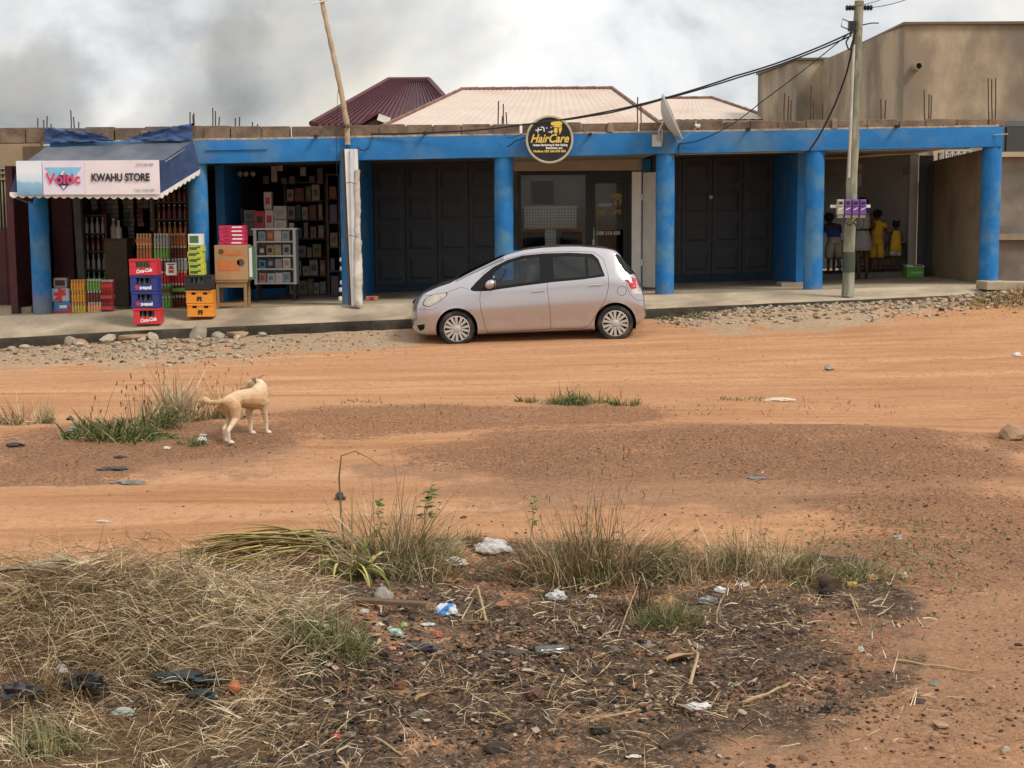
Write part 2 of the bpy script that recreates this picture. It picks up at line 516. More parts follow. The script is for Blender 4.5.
near = smooth((17 - YY) / 4) * smooth((YY - 2) / 1)
wob = fbm(XX * 1.1, YY * .8, 3, 5)
dark = np.zeros_like(XX); burnt = np.zeros_like(XX); straw = np.zeros_like(XX); stony = np.zeros_like(XX)
for e_ in [(470, 414, 200, 12), (640, 442, 170, 24), (830, 456, 160, 26), (960, 515, 130, 28), (330, 428, 90, 12), (110, 438, 150, 20), (230, 436, 100, 14), (1000, 545, 70, 30),
           (900, 560, 120, 30), (750, 640, 130, 50), (560, 450, 150, 18), (1010, 440, 25, 8), (60, 470, 90, 14), (700, 436, 240, 14)]:
    dark = np.maximum(dark, ell(*e_, .30))
for e_ in [(520, 610, 210, 70), (660, 690, 150, 55), (480, 690, 160, 60), (850, 590, 50, 30), (740, 625, 110, 40), (330, 700, 110, 50), (590, 570, 110, 30), (200, 690, 110, 28), (40, 670, 70, 40), (520, 745, 230, 45), (700, 640, 170, 50), (390, 590, 90, 26)]:
    burnt = np.maximum(burnt, ell(*e_, .5))
for e_ in [(120, 640, 210, 90), (270, 620, 120, 60), (150, 730, 200, 60)]:
    straw = np.maximum(straw, ell(*e_, .4))
for e_ in [(110, 347, 230, 14), (330, 340, 90, 10), (780, 306, 130, 9), (900, 300, 60, 8)]:
    stony = np.maximum(stony, ell(*e_, .4))
dark = np.clip(dark * 1.1 + wob * 1.6 * (dark > 0.02) , 0, 1); burnt = np.clip(burnt + wob * 1.2 * (burnt > .02), 0, 1)
dull = np.zeros_like(XX)
for e_ in [(820, 680, 330, 110), (960, 570, 140, 60), (420, 740, 330, 50), (150, 450, 170, 26), (700, 470, 330, 40), (250, 745, 330, 50), (800, 745, 300, 50), (985, 660, 90, 60), (540, 665, 320, 115)]:
    dull = np.maximum(dull, ell(*e_, .5))
track = np.zeros_like(XX); rut = np.zeros_like(XX)
ln = YY - .05 * XX - .25 * np.sin(XX * .25) + .10 * fbm(XX * .5, YY * .1, 81, 3)
for o_, w_, k_ in ((16.7, .13, 1), (18.2, .13, 1), (18.75, .10, .7), (20.1, .14, 1), (21.5, .14, .9), (17.3, .10, .6), (20.6, .09, .5)):
    ln2 = ln - o_ - .04 * XX * (k_ - .8) * 2; gg_ = np.exp(-(ln2 / w_) ** 2) * k_; track = np.maximum(track, gg_ * (.55 + .9 * vnoise(XX * .7, YY * 2, 83))); rut = rut + gg_ - .55 * np.exp(-((np.abs(ln2) - w_ * 1.9) / (w_ * .8)) ** 2) * k_
l3 = YY - 10.6 - .12 * XX - .15 * np.sin(XX * .6)
for o_ in (-.75, .75): gg_ = .8 * np.exp(-((l3 - o_) / .16) ** 2) * smooth((3 - np.abs(XX + 1)) / 2 + .8); track = np.maximum(track, gg_); rut = rut + gg_
# small relief: footprints, clods, ruts
ZZ = ZZ + near * (.035 * fbm(XX * 1.7, YY * 1.7, 11, 5) + .02 * fbm(XX * 6, YY * 6, 21, 4))
ZZ = ZZ + np.maximum(burnt, .5 * dull * near) * (.05 * fbm(XX * 7, YY * 7, 31, 4) + .05 * np.abs(fbm(XX * 16, YY * 16, 36, 3))) + straw * .07 * fbm(XX * 5, YY * 5, 41, 4) + stony * .05 * fbm(XX * 5, YY * 5, 51, 3)
ZZ = ZZ - .030 * rut
mid = smooth((YY - 13) / 2) * (1 - smooth((YY - 24) / 1))
ZZ = ZZ + mid * (.03 * fbm(XX * .5, YY * 2.2, 61, 5) + .02 * fbm(XX * 2.5, YY * 4, 71, 3) * smooth((XX + 1) / 5) * 2)
# the ground dips out of sight under the paving and the houses
ZZ = ZZ - .5 * smooth((YY - 24.6) / .6) * (1 - smooth((YY - 200) / 100))
ny, nx = XX.shape
verts = np.stack([XX, YY, ZZ], -1).reshape(-1, 3)
idx = np.arange(ny * nx).reshape(ny, nx)
faces = np.stack([idx[:-1, :-1], idx[:-1, 1:], idx[1:, 1:], idx[1:, :-1]], -1).reshape(-1, 4)
me = bpy.data.meshes.new('ground')
me.vertices.add(len(verts)); me.vertices.foreach_set('co', verts.ravel())
me.loops.add(faces.size); me.loops.foreach_set('vertex_index', faces.ravel())
me.polygons.add(len(faces)); me.polygons.foreach_set('loop_start', np.arange(0, faces.size, 4)); me.polygons.foreach_set('loop_total', np.full(len(faces), 4))
me.polygons.foreach_set('use_smooth', np.ones(len(faces), bool))
me.update(calc_edges=True)
for nm, ar in (('dark', dark), ('burnt', burnt), ('straw', straw), ('stony', stony), ('dull', dull), ('track', track)):
    at_ = me.attributes.new(nm, 'FLOAT', 'POINT'); at_.data.foreach_set('value', ar.ravel().astype(np.float32))
ground = bpy.data.objects.new('ground', me); COL.objects.link(ground); tag(ground, kind='structure')


import bisect
GXL, GYL, ZL = gx.tolist(), gy.tolist(), ZZ.tolist()


def ground_z(x, y):
    j = min(max(bisect.bisect_left(GXL, x) - 1, 0), nx - 2); i = min(max(bisect.bisect_left(GYL, y) - 1, 0), ny - 2)
    u = (x - GXL[j]) / (GXL[j + 1] - GXL[j]); v = (y - GYL[i]) / (GYL[i + 1] - GYL[i])
    r0, r1 = ZL[i], ZL[i + 1]
    return (r0[j] * (1 - u) + r0[j + 1] * u) * (1 - v) + (r1[j] * (1 - u) + r1[j + 1] * u) * v


def GG(px, py):
    d = ray(px, py); z = 0.05
    for _ in range(14):
        t = (z - CAMH) / d.z
        z = .5 * z + .5 * ground_z(d.x * t, d.y * t)
    t = (z - CAMH) / d.z
    return Vector((d.x * t, d.y * t, ground_z(d.x * t, d.y * t)))


m, nt, b = new_mat('laterite_soil'); N = nt.nodes; L = nt.links
tc = N.new('ShaderNodeTexCoord')


def noise(scale, detail=5, rough=.6, vec=None, stretch=None):
    n = N.new('ShaderNodeTexNoise'); n.inputs['Scale'].default_value = scale; n.inputs['Detail'].default_value = detail; n.inputs['Roughness'].default_value = rough
    s_ = tc.outputs['Object']
    if stretch:
        mp = N.new('ShaderNodeMapping'); mp.inputs['Scale'].default_value = stretch; L.new(s_, mp.inputs['Vector']); s_ = mp.outputs['Vector']
    L.new(s_, n.inputs['Vector']); return n.outputs['Fac']


def ramp(fac, *els):
    r = N.new('ShaderNodeValToRGB'); L.new(fac, r.inputs['Fac'])
    e = r.color_ramp.elements
    e[0].position, e[0].color = els[0][0], (*els[0][1], 1); e[1].position, e[1].color = els[-1][0], (*els[-1][1], 1)
    for p_, c_ in els[1:-1]: e.new(p_).color = (*c_, 1)
    return r.outputs['Color']


def mixc(fac, a, b_):
    x = N.new('ShaderNodeMixRGB'); L.new(fac, x.inputs['Fac'])
    for s_, v in (('Color1', a), ('Color2', b_)):
        if isinstance(v, tuple): x.inputs[s_].default_value = (*v, 1)
        else: L.new(v, x.inputs[s_])
    return x.outputs['Color']


def mth(op, a, b_):
    x = N.new('ShaderNodeMath'); x.operation = op
    for i, v in enumerate((a, b_)):
        if isinstance(v, (int, float)): x.inputs[i].default_value = v
        else: L.new(v, x.inputs[i])
    x.use_clamp = op != 'SUBTRACT' 
    return x.outputs[0]


def attr(n):
    a = N.new('ShaderNodeAttribute'); a.attribute_name = n; return a.outputs['Fac']


def broken(mask, nz, gain=3.0):
    """mask edge torn by noise"""
    s0 = N.new('ShaderNodeMath'); s0.operation = 'ADD'; L.new(nz, s0.inputs[0]); L.new(speck, s0.inputs[1])
    s1 = mth('SUBTRACT', s0.outputs[0], 1.0); s2 = N.new('ShaderNodeMath'); s2.operation = 'MULTIPLY_ADD'; L.new(s1, s2.inputs[0]); s2.inputs[1].default_value = gain; L.new(mask, s2.inputs[2])
    s3 = N.new('ShaderNodeMapRange'); L.new(s2.outputs[0], s3.inputs['Value']); s3.inputs['From Min'].default_value = .38; s3.inputs['From Max'].default_value = .64
    cl = N.new('ShaderNodeMath'); cl.operation = 'MULTIPLY'; cl.use_clamp = True; L.new(mask, cl.inputs[0]); cl.inputs[1].default_value = 5.0
    return mth('MULTIPLY', s3.outputs['Result'], cl.outputs[0])


big = noise(.35, 6); mid_n = noise(2.2, 6); fine = noise(14, 6, .7); grit = noise(60, 3, .7); speck = noise(34, 5, .75); grit2 = noise(45, 4, .85); streak = noise(1.2, 6, .6, stretch=(.25, 1.6, 1)); streak2 = noise(5, 5, .6, stretch=(.12, 1.5, 1))
base = ramp(streak, (.32, (.37, .175, .082)), (.5, (.46, .235, .118)), (.66, (.54, .30, .165)))
base = mixc(mth('MULTIPLY', ramp(streak2, (.42, (0, 0, 0)), (.6, (1, 1, 1))), .35), base, (.60, .345, .19))
base = mixc(mth('MULTIPLY', ramp(big, (.45, (0, 0, 0)), (.65, (1, 1, 1))), .5), base, (.44, .235, .13))
base = mixc(mth('MULTIPLY', ramp(fine, (.38, (1, 1, 1)), (.5, (0, 0, 0))), .35), base, (.30, .135, .065))
base = mixc(mth('MULTIPLY', mth('MULTIPLY', attr('track'), ramp(fine, (.35, (.2, .2, .2)), (.55, (1, 1, 1)))), .6), base, (.62, .37, .215))
dsoil = ramp(grit2, (.36, (.055, .028, .018)), (.48, (.175, .088, .05)), (.58, (.38, .20, .11)))
ash = ramp(speck, (.37, (.012, .010, .009)), (.48, (.048, .035, .027)), (.56, (.115, .08, .056)), (.66, (.34, .25, .175)))
strw = ramp(speck, (.36, (.03, .022, .014)), (.64, (.22, .15, .085)))
base = mixc(mth('MULTIPLY', broken(attr('dull'), mid_n, 2.6), .72), base, ramp(speck, (.34, (.13, .075, .046)), (.5, (.26, .15, .092)), (.64, (.38, .225, .14))))
ston = ramp(grit, (.36, (.17, .125, .085)), (.5, (.40, .30, .20)), (.62, (.54, .43, .31)))
col = mixc(mth('MULTIPLY', broken(attr('dark'), fine, 3.6), .82), base, dsoil)
col = mixc(mth('MULTIPLY', broken(attr('straw'), mid_n), .8), col, strw)
col = mixc(mth('MULTIPLY', broken(attr('burnt'), mid_n, 4.2), .9), col, ash)
col = mixc(mth('MULTIPLY', broken(attr('stony'), mid_n), .85), col, ston)
L.new(col, b.inputs['Base Color']); b.inputs['Roughness'].default_value = .95; b.inputs['Specular IOR Level'].default_value = .15
hs = N.new('ShaderNodeMath'); hs.operation = 'MULTIPLY_ADD'; L.new(fine, hs.inputs[0]); hs.inputs[1].default_value = 1.0
L.new(mth('MULTIPLY', grit, .35), hs.inputs[2])
bp = N.new('ShaderNodeBump'); bp.inputs['Strength'].default_value = .9; bp.inputs['Distance'].default_value = .04
L.new(hs.outputs[0], bp.inputs['Height']); L.new(bp.outputs['Normal'], b.inputs['Normal'])
ground.data.materials.append(m)

# ------------------------------------------------------------------ paving in front of and under the shops
mb = MB()
xs = [-16 + .12 * i for i in range(int((8.9 + 16) / .12) + 1)]
def apron(x): return .33 + .036 * x if x > -6.2 else .33 + .036 * -6.2 + (x + 6.2) * .052
rows = []
for x in xs:
    brk = max(0, (x - 2.7)) * .035 if x > 2.7 else 0
    ye = 24.2 + .09 * float(fbm(x * 1.7, 0, 5, 4)) + .10 * max(0, float(fbm(x * 3.1, 7, 15, 4)) - .08) + (.35 * abs(float(fbm(x * 1.2, 3, 8, 4))) + min(brk, .25) if x > 2.7 else 0)
    za = apron(x)
    rows.append([Vector((x, ye + .02, za - .75)), Vector((x, ye - .01 + .05 * float(fbm(x * 4, 9, 5, 3)), za - .12)), Vector((x, ye, za - .035)), Vector((x, ye + .03, za)),
                 Vector((x, 24.75, za * .5 + fl(x) * .5 - .02)), Vector((x, 25.1, fl(x) - .03)), Vector((x, 25.13, fl(x))), Vector((x, 29, fl(x))), Vector((x, 33.4, fl(x)))])
mb.grid(rows)
for i in range(len(rows) - 1):
    for k in range(2): mb.m[i * 8 + k] = 1
tag(mb.build('pavement', [M_conc, M_kerb], smooth_=True), kind='structure')
def wb(mb, name, mats, parent, **k):
    """part built in world coordinates under an unrotated thing"""
    o = mb.build(name, mats, parent, **k)
    o.location = -Vector(parent.location) if not (parent.parent) else Vector((0, 0, 0))
    return o


def sub(mb, name, mats, part, **k):
    """sub-part of a part built with wb: shares its frame"""
    o = mb.build(name, mats, part, **k); o.location = (0, 0, 0); return o


def wtext(body, size, m, loc, parent, **k):
    o = text(body, size, m, Vector(loc) - Vector(parent.location), parent, **k); return o


# ================================================================== the shop row
shop = thing('shop_row', 'long single storey row of shops with bright blue pillars and blue beam', 'shop row', (0, 25.4, fl(0)))
CX = [X(p_, YC) for p_ in (43, 202, 352, 505, 665, 813, 988)]
for i, x in enumerate(CX):
    mb = MB(); r = .165
    z0 = fl(x) - .02; z1 = bb(x) + .01
    mb.lathe([(r, z0), (r * 1.0, z0 + .4), (r * .985, z0 + (z1 - z0) * .55), (r * 1.01, z0 + (z1 - z0) * .56), (r * .99, z1)], (x, YC, 0), 28)
    wb(mb, 'column', M_col, shop, smooth_=True)
# beam
mb = MB(); XL, XR = CX[0] + .3, CX[6] + .12
n = 60
rows = []
for i in range(n + 1):
    x = XL + (XR - XL) * i / n
    e1, e2 = .012 * fbm(x * 3, 1, 77, 3), .015 * fbm(x * 4, 2, 78, 3)
    rows.append([Vector((x, 25.60, bb(x) + .004)), Vector((x, 25.225, bb(x) + e1)), Vector((x, 25.21 + .01 * fbm(x * 2, 3, 79, 3), (bb(x) + bt(x)) / 2)), Vector((x, 25.225, bt(x) + e2)), Vector((x, 25.60, bt(x) + .004))])
mb.grid(rows, closed=True)
wb(mb, 'beam', M_blue, shop, smooth_=True)
# raised lip on the left stretch of the beam
mb = MB(); mb.slab(CX[1] + .2, X(272, 25.2), 25.185, 25.222, lambda x: bt(x) - .17, lambda x: bt(x) - .13)
wb(mb, 'beam_moulding', M_blue, shop)
# parapet of sandcrete blocks
mb = MB(); rn = random.Random(3)
x = CX[0] - 1.6
def ptop(x): return 3.515 + .004 * x
while x < CX[6] + .05:
    bw = rn.uniform(.42, .52); j = rn.uniform(.02, .05)
    x1 = min(x + bw, CX[6] + .15)
    t = rn.uniform(-.02, .012)
    mb.slab(x, x1, 25.26 + rn.uniform(-.012, .012), 25.46, lambda q: bt(q) + .012, lambda q: ptop(q) + t)
    if rn.random() < .8 and x1 < CX[6]:
        mb.slab(x1, x1 + j + .02, 25.285, 25.44, lambda q: bt(q) + .012, lambda q: ptop(q) - rn.uniform(.0, .05), mi=1)
        if rn.random() < .25: mb.box((x1 + j * .5, 25.25, bt(x1) + .1), (j * 2.4, .06, .17), rot=(0, rn.uniform(-.1, .1), rn.uniform(-.1, .1)), mi=1)
    x = x1 + j
# mortar squeezed out along the bottom joint
rows = []
for i in range(140):
    q = CX[0] + .15 + (CX[6] - .1 - CX[0]) * i / 139
    k = .015 * fbm(q * 5, 4, 91, 3)
    rows.append([Vector((q, 25.30, bt(q) - .005)), Vector((q, 25.225 - abs(k), bt(q) + k * .3)), Vector((q, 25.255, bt(q) + .035 + k))])
mb.grid(rows, mi=1)
wb(mb, 'parapet', [M_block, M_mortar], shop, bevel=.008)
# drain spouts in the parapet
for px, py in ((316, 136), (425, 133), (590, 134), (748, 129), (897, 126)):
    p_ = P(px, py, 25.2); mb = MB(); mb.tube([p_ + Vector((0, .1, 0)), p_ + Vector((0, -.12, -.01))], .03, 10)
    wb(mb, 'drain_spout', M_black, shop, smooth_=True)
# starter bars left standing for a further storey
for px, ytops in ((40, (118,)), (46, (120, 116, 124)), (73, (110, 117)), (80, (122,)), (192, (112, 113)), (196, (115,)), (214, (108, 111, 117)), (238, (118, 117)), (255, (122, 124)),
                  (500, (101, 116)), (506, (104, 112)), (640, (97, 103)), (786, (93, 96, 100)), (812, (86, 101)), (824, (103,)), (883, (99, 100)), (927, (90, 94)), (932, (95,)), (991, (78, 79)), (997, (78,))):
    mb = MB()
    for k, yt in enumerate(ytops):
        a = P(px + k * 3.4 - 2, 128, 25.4 + .05 * (k % 2)); a.z = ptop(a.x) - .12
        t_ = P(px + k * 3.4 - 2 + rn.uniform(-1.5, 1.5), yt, 25.4 + .05 * (k % 2))
        mb.tube([a, (a + t_) / 2 + Vector((rn.uniform(-.01, .01), 0, 0)), t_], .011, 6)
    wb(mb, 'starter_bars', M_rust, shop)
# roof slab and soffits, one per bay
mb = MB(); mb.slab(CX[0] - .3, CX[6] + .1, 25.605, 33.4, lambda x: bb(x) + .09, lambda x: bt(x) - .03)
wb(mb, 'roof_slab', M_conc, shop)
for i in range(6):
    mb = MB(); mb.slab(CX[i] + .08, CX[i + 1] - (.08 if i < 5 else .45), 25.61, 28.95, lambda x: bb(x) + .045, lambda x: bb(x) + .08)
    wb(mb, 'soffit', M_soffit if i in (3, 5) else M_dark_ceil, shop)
# light strip under the beam of some bays
for px0, px1 in ((676, 806), (828, 968)):
    mb = MB(); mb.slab(X(px0, 25.5), X(px1, 25.5), 25.62, 25.72, lambda x: bb(x) - .01, lambda x: bb(x) + .04)
    wb(mb, 'soffit_trim', M_soffit, shop)
# dividing walls between bays: blue in the veranda part
for i in (1, 2, 3, 4, 5):
    x = CX[i]; y0 = {1: 27.3, 2: 26.4, 3: 28.9, 4: 28.9, 5: 26.5}[i]
    mb = MB(); mb.slab(x - .08, x + .08, y0, YB + .02, lambda q: fl(q) - .01, lambda q: bb(q) + .044)
    wb(mb, 'dividing_wall', M_blue, shop)
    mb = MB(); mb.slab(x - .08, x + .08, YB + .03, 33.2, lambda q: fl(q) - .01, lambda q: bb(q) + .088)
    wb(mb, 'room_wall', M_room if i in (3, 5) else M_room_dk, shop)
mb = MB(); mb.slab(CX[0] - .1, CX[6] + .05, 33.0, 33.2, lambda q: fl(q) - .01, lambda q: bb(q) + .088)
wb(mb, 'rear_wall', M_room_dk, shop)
mb = MB(); mb.slab(CX[0] - .2, CX[0] - .06, 29.0, 33.0, lambda q: fl(q) - .01, lambda q: bb(q) + .088)
wb(mb, 'room_wall', M_room_dk, shop)
mb = MB(); mb.slab(CX[0] - .5, X(91, 28.95), 28.9, 29.0, lambda q: fl(q) - .01, lambda q: bb(q) + .044)
mb.slab(CX[0] - .62, CX[0] - .5, 25.6, 29.0, lambda q: fl(q) - .01, lambda q: bb(q) + .044); wb(mb, 'side_wall', M_maroon, shop)
# painted thresholds
for i, (a, b_) in enumerate(((CX[1] + .08, CX[2] - .08), (CX[2] + .08, CX[3] - .08), (CX[4] + .08, CX[5] - .08))):
    mb = MB(); mb.slab(a, b_, YB - .12, YB + .12, lambda q: fl(q) - .01, lambda q: fl(q) + .15)
    wb(mb, 'threshold', M_blue if i == 0 else mat('grimy_threshold', (.03, .06, .12), (.035, .04, .05), scale=4, rough=.8), shop)




def shutter_leaf(x0, x1, y, nrow, fr):
    mb = MB()
    zb_, zt_ = lambda q: fl(q) + .155, lambda q: bb(q) + .04
    mb.slab(x0 + .006, x1 - .006, y, y + .03, zb_, zt_)
    zz0, zz1 = zb_((x0 + x1) / 2), zt_((x0 + x1) / 2)
    hgt = (zz1 - zz0) / nrow
    for k in range(nrow):
        a, b_ = x0 + .07, x1 - .07; c_, d_ = zz0 + hgt * k + .09, zz0 + hgt * (k + 1) - .05
        i_ = .06
        outer = [(a, y - .001, c_), (b_, y - .001, c_), (b_, y - .001, d_), (a, y - .001, d_)]
        # a panel standing proud, with a broad sloping top edge
        inner = [(a + i_, y - .015, c_ + i_ * .6), (b_ - i_, y - .015, c_ + i_ * .6), (b_ - i_, y - .015, d_ - .12), (a + i_, y - .015, d_ - .12)]
        mb.add(outer + inner, [(0, 1, 5, 4), (1, 2, 6, 5), (2, 3, 7, 6), (3, 0, 4, 7), (4, 5, 6, 7)])
    return wb(mb, 'shutter_leaf', M_shut, shop)


for x0, x1, nl in ((CX[2] + .09, CX[3] - .09, 4), (CX[4] + .10, CX[5] - .09, 4)):
    for k in range(nl):
        a = x0 + (x1 - x0) * k / nl; b_ = x0 + (x1 - x0) * (k + 1) / nl
        shutter_leaf(a, b_, YB - .1, 4, shop)
# low round padlock spot on the right shutter
p_ = P(711, 197, 28.8); mb = MB(); mb.lathe([(0, -.01), (.035, -.01), (.04, .012), (0, .02)], p_, 10, M=Euler((PI / 2, 0, 0)).to_matrix())
wb(mb, 'shutter_lock', M_steel, shop)
# left end: maroon sheet leaf, grey door post
mb = MB(); mb.slab(X(56, 27), X(76, 27), 27, 27.05, lambda q: fl(q), lambda q: bb(q) + .03); wb(mb, 'maroon_door_leaf', M_maroon, shop)
mb = MB(); a = P(82, 296, 26.9); mb.box((a.x, a.y, 1.62), (.13, .13, 2.75), rot=(0, -.025, 0)); wb(mb, 'door_post', mat('grey_post', (.13, .14, .15), scale=4, rough=.8), shop)
mb = MB(); mb.slab(X(94, 28.9), X(88, 28.9), 28.85, 28.95, lambda q: fl(q), lambda q: bb(q) + .03); wb(mb, 'door_post', M_black, shop)
# side walls at the right: partition of brown plaster at the end of the veranda
mb = MB(); x = CX[6] - .02
mb.hexa([(x - .06, 25.55, fl(x)), (x + .06, 25.55, fl(x)), (x + .06, 29, fl(x)), (x - .06, 29, fl(x)), (x - .06, 25.55, 3.04), (x + .06, 25.55, 3.04), (x + .06, 29, 2.93), (x - .06, 29, 2.93)])
wb(mb, 'end_partition', M_plaster, shop)
# dark steel doors folded back at the right of the open shop
for k, (pa, pb) in enumerate(((914, 921), (922, 929))):
    mb = MB(); mb.slab(X(pa, 28.6), X(pb, 28.6), 28.4 + .1 * k, 28.45 + .1 * k, lambda q: fl(q) + .02, lambda q: bb(q) - .02); wb(mb, 'folded_door', M_shut, shop)
mb = MB(); mb.slab(X(930, 28.9), X(934, 28.9), 28.5, 28.6, lambda q: fl(q) + .02, lambda q: bb(q) + .03); wb(mb, 'door_post', M_steel, shop)
mb = MB(); mb.slab(X(906, 29.1), X(914, 29.1), 29.0, 29.12, lambda q: fl(q) + .02, lambda q: bb(q) + .03); wb(mb, 'door_post', M_room, shop)
# right inner wall of the open shop: pale, seen at an angle
mb = MB(); mb.hexa([(X(846, 31.5), 31.5, fl(6)), (X(912, 29.1), 29.1, fl(6)), (X(912, 29.1) + .08, 29.15, fl(6)), (X(846, 31.5) + .08, 31.6, fl(6)),
                    (X(846, 31.5), 31.5, 3.1), (X(912, 29.1), 29.1, 3.1), (X(912, 29.1) + .08, 29.15, 3.1), (X(846, 31.5) + .08, 31.6, 3.1)])
wb(mb, 'angled_wall', M_room, shop)
# door posts left of the open shop
mb = MB(); mb.slab(X(799, 27.5), X(802, 27.5), 26.9, 26.98, lambda q: fl(q), lambda q: bb(q) + .03); wb(mb, 'door_post', M_steel, shop)
mb = MB(); mb.slab(CX[5] - .35, CX[5] + .2, 26.45, 27.0, lambda q: fl(q) - .005, lambda q: fl(q) + .07); wb(mb, 'doorstep', M_conc, shop)
# steps of the open shop
mb = MB(); mb.slab(CX[5] + .09, CX[6] - .1, 28.6, 30.0, lambda q: fl(q) - .005, lambda q: fl(q) + .10); wb(mb, 'doorstep', mat('dull_floor', (.2, .18, .16), scale=3, rough=.9), shop)

# ---- hair salon front
SX0, SX1 = X(519, YB), X(632, YB)
M_pale = mat('salon_wall', (.42, .42, .40), (.36, .36, .34), scale=2)
zt4 = lambda q: 2.78
fr = MB()
xm = X(589, YB)
for a, b_ in ((SX0, SX0 + .06), (xm - .06, xm + .06), (SX1 - .09, SX1)):
    fr.slab(a, b_, YB - .04, YB + .04, lambda q: fl(q), lambda q: 2.80)
fr.slab(SX0 + .06, xm - .06, YB - .035, YB + .035, lambda q: 2.72, lambda q: 2.80); fr.slab(xm + .06, SX1 - .09, YB - .035, YB + .035, lambda q: 2.66, lambda q: 2.80)
fr.slab(SX0 + .06, xm - .06, YB - .035, YB + .035, lambda q: fl(q), lambda q: fl(q) + .12)
sf = wb(fr, 'shopfront_frame', M_black, shop)
g1 = MB(); g1.slab(SX0 + .06, xm - .06, YB - .004, YB + .004, lambda q: fl(q) + .12, lambda q: 2.72); wb(g1, 'shop_window', M_glass, shop)
dl = MB()
for a, b_, c_, d_ in ((xm + .065, xm + .14, .56, 2.65), (SX1 - .17, SX1 - .095, .56, 2.65), (xm + .14, SX1 - .17, 2.55, 2.65), (xm + .14, SX1 - .17, .56, .72)):
    dl.slab(a, b_, YB - .03, YB + .03, c_, d_)
door = wb(dl, 'glass_door', M_black, shop)
g2 = MB(); g2.slab(xm + .14, SX1 - .17, YB - .004, YB + .004, .72, 2.55); sub(g2, 'pane', M_glass, door)
h_ = MB(); h_.tube([(xm + .10, YB - .035, 1.45), (xm + .10, YB - .09, 1.47), (xm + .10, YB - .09, 1.68), (xm + .10, YB - .035, 1.70)], .014, 8)
h_.box((xm + .10, YB - .04, 1.40), (.05, .02, .12)); sub(h_, 'handle', M_steel, door)
# gilt head and lettering on the glass door
M_gold = plain('gold_vinyl', (.34, .24, .09), rough=.45); M_vinyl = plain('white_vinyl', (.6, .6, .6), rough=.5)
dc = X(608, YB)
t_ = text('Hair Care', .2, M_gold, (dc, YB - .012, 2.0), door, name='door_lettering', width=.52, shear=.25, bold=.006)
t_ = text('ADEPA', .08, M_vinyl, (dc - .05, YB - .012, 2.13), door, name='door_lettering', width=.28, bold=.003)
t_ = text('0208 318 030', .1, M_vinyl, (dc, YB - .012, 1.57), door, name='door_phone_number', width=.5, bold=.004)


def head_logo(mb, cx, cz, s, y, d=.004):
    """profile of a woman with a gold headscarf, as on the sign"""
    scarf = [(-.5, .32), (-.42, .5), (-.1, .56), (.3, .55), (.5, .42), (.46, .24), (.2, .14), (-.2, .16), (-.44, .2)]
    band = [(-.38, .12), (.44, .16), (.46, .04), (.2, .0), (-.28, .04)]
    face = [(-.2, -.02), (.1, -.04), (.06, -.2), (.1, -.36), (-.02, -.56), (-.14, -.44), (-.22, -.42), (-.2, -.3), (-.28, -.24), (-.2, -.16)]
    neck = [(.2, -.04), (.44, 0), (.44, -.2), (.36, -.42), (.24, -.6), (.22, -.36), (.16, -.2)]
    for o_ in (scarf, band, face, neck): mb.prism([(cx + a * s, cz + b * s) for a, b in o_], y, y - d)


mb = MB(); head_logo(mb, dc + .17, 2.22, .24, YB - .010); sub(mb, 'door_emblem', M_gold, door)
# return beside the door and the plain facing above
mb = MB(); mb.slab(CX[3] + .08, CX[4] - .08, YB - .03, YB + .05, lambda q: 2.803, lambda q: bb(q) + .046); wb(mb, 'fascia_board', M_soffit, shop)
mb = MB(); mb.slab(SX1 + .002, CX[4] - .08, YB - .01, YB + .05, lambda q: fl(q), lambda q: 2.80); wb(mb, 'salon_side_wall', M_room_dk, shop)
# white folding steel doors pushed back beside the salon door
for k, (pa, pb, ya, yb_) in enumerate(((632, 641, 27.0, 26.9), (643, 656, 26.9, 26.5))):
    mb = MB(); xa, xb = X(pa, ya), X(pb, yb_)
    zb_ = fl(xa) + .06; zt_ = 2.72 if k == 0 else 2.70
    mb.hexa([(xa, ya, zb_), (xb, yb_, zb_), (xb + .02, yb_ + .04, zb_), (xa + .02, ya + .04, zb_), (xa, ya, zt_), (xb, yb_, zt_), (xb + .02, yb_ + .04, zt_), (xa + .02, ya + .04, zt_)])
    fd = wb(mb, 'folding_door', mat('cream_steel', (.74, .72, .66), (.62, .60, .55), scale=3, rough=.6), shop)
    for hz in (1.0, 2.2):
        h_ = MB(); h_.tube([(xb + .015, yb_ - .03, hz), (xb + .015, yb_ - .03, hz + .12)], .02, 8); sub(h_, 'hinge', M_white, fd)
# things inside the salon
sal = thing('reception_counter', 'pale dotted reception counter behind the salon window', 'counter', (X(551, 29.4), 29.4, fl(1)))
cw = X(577, 29.4) - X(525, 29.4)
mb = MB(); mb.box((0, 0, 1.36), (cw, .35, .42)); mb.box((0, .05, .57), (cw * .2, .22, 1.14)); 
m_dot, nt, b = new_mat('dotted_laminate'); N = nt.nodes; L = nt.links
tc = N.new('ShaderNodeTexCoord'); vo = N.new('ShaderNodeTexVoronoi'); vo.inputs['Scale'].default_value = 17; vo.inputs['Randomness'].default_value = 0
L.new(tc.outputs['Object'], vo.inputs['Vector']); r_ = N.new('ShaderNodeValToRGB'); r_.color_ramp.elements[0].position = .3; r_.color_ramp.elements[1].position = .42
r_.color_ramp.elements[0].color = (.3, .34, .34, 1); r_.color_ramp.elements[1].color = (.62, .68, .66, 1)
L.new(vo.outputs['Distance'], r_.inputs['Fac']); L.new(r_.outputs['Color'], b.inputs['Base Color'])
mb.build('counter_body', m_dot, sal)
mb = MB(); mb.box((0, 0, 1.587), (cw + .06, .42, .03)); mb.build('counter_top', M_white, sal)
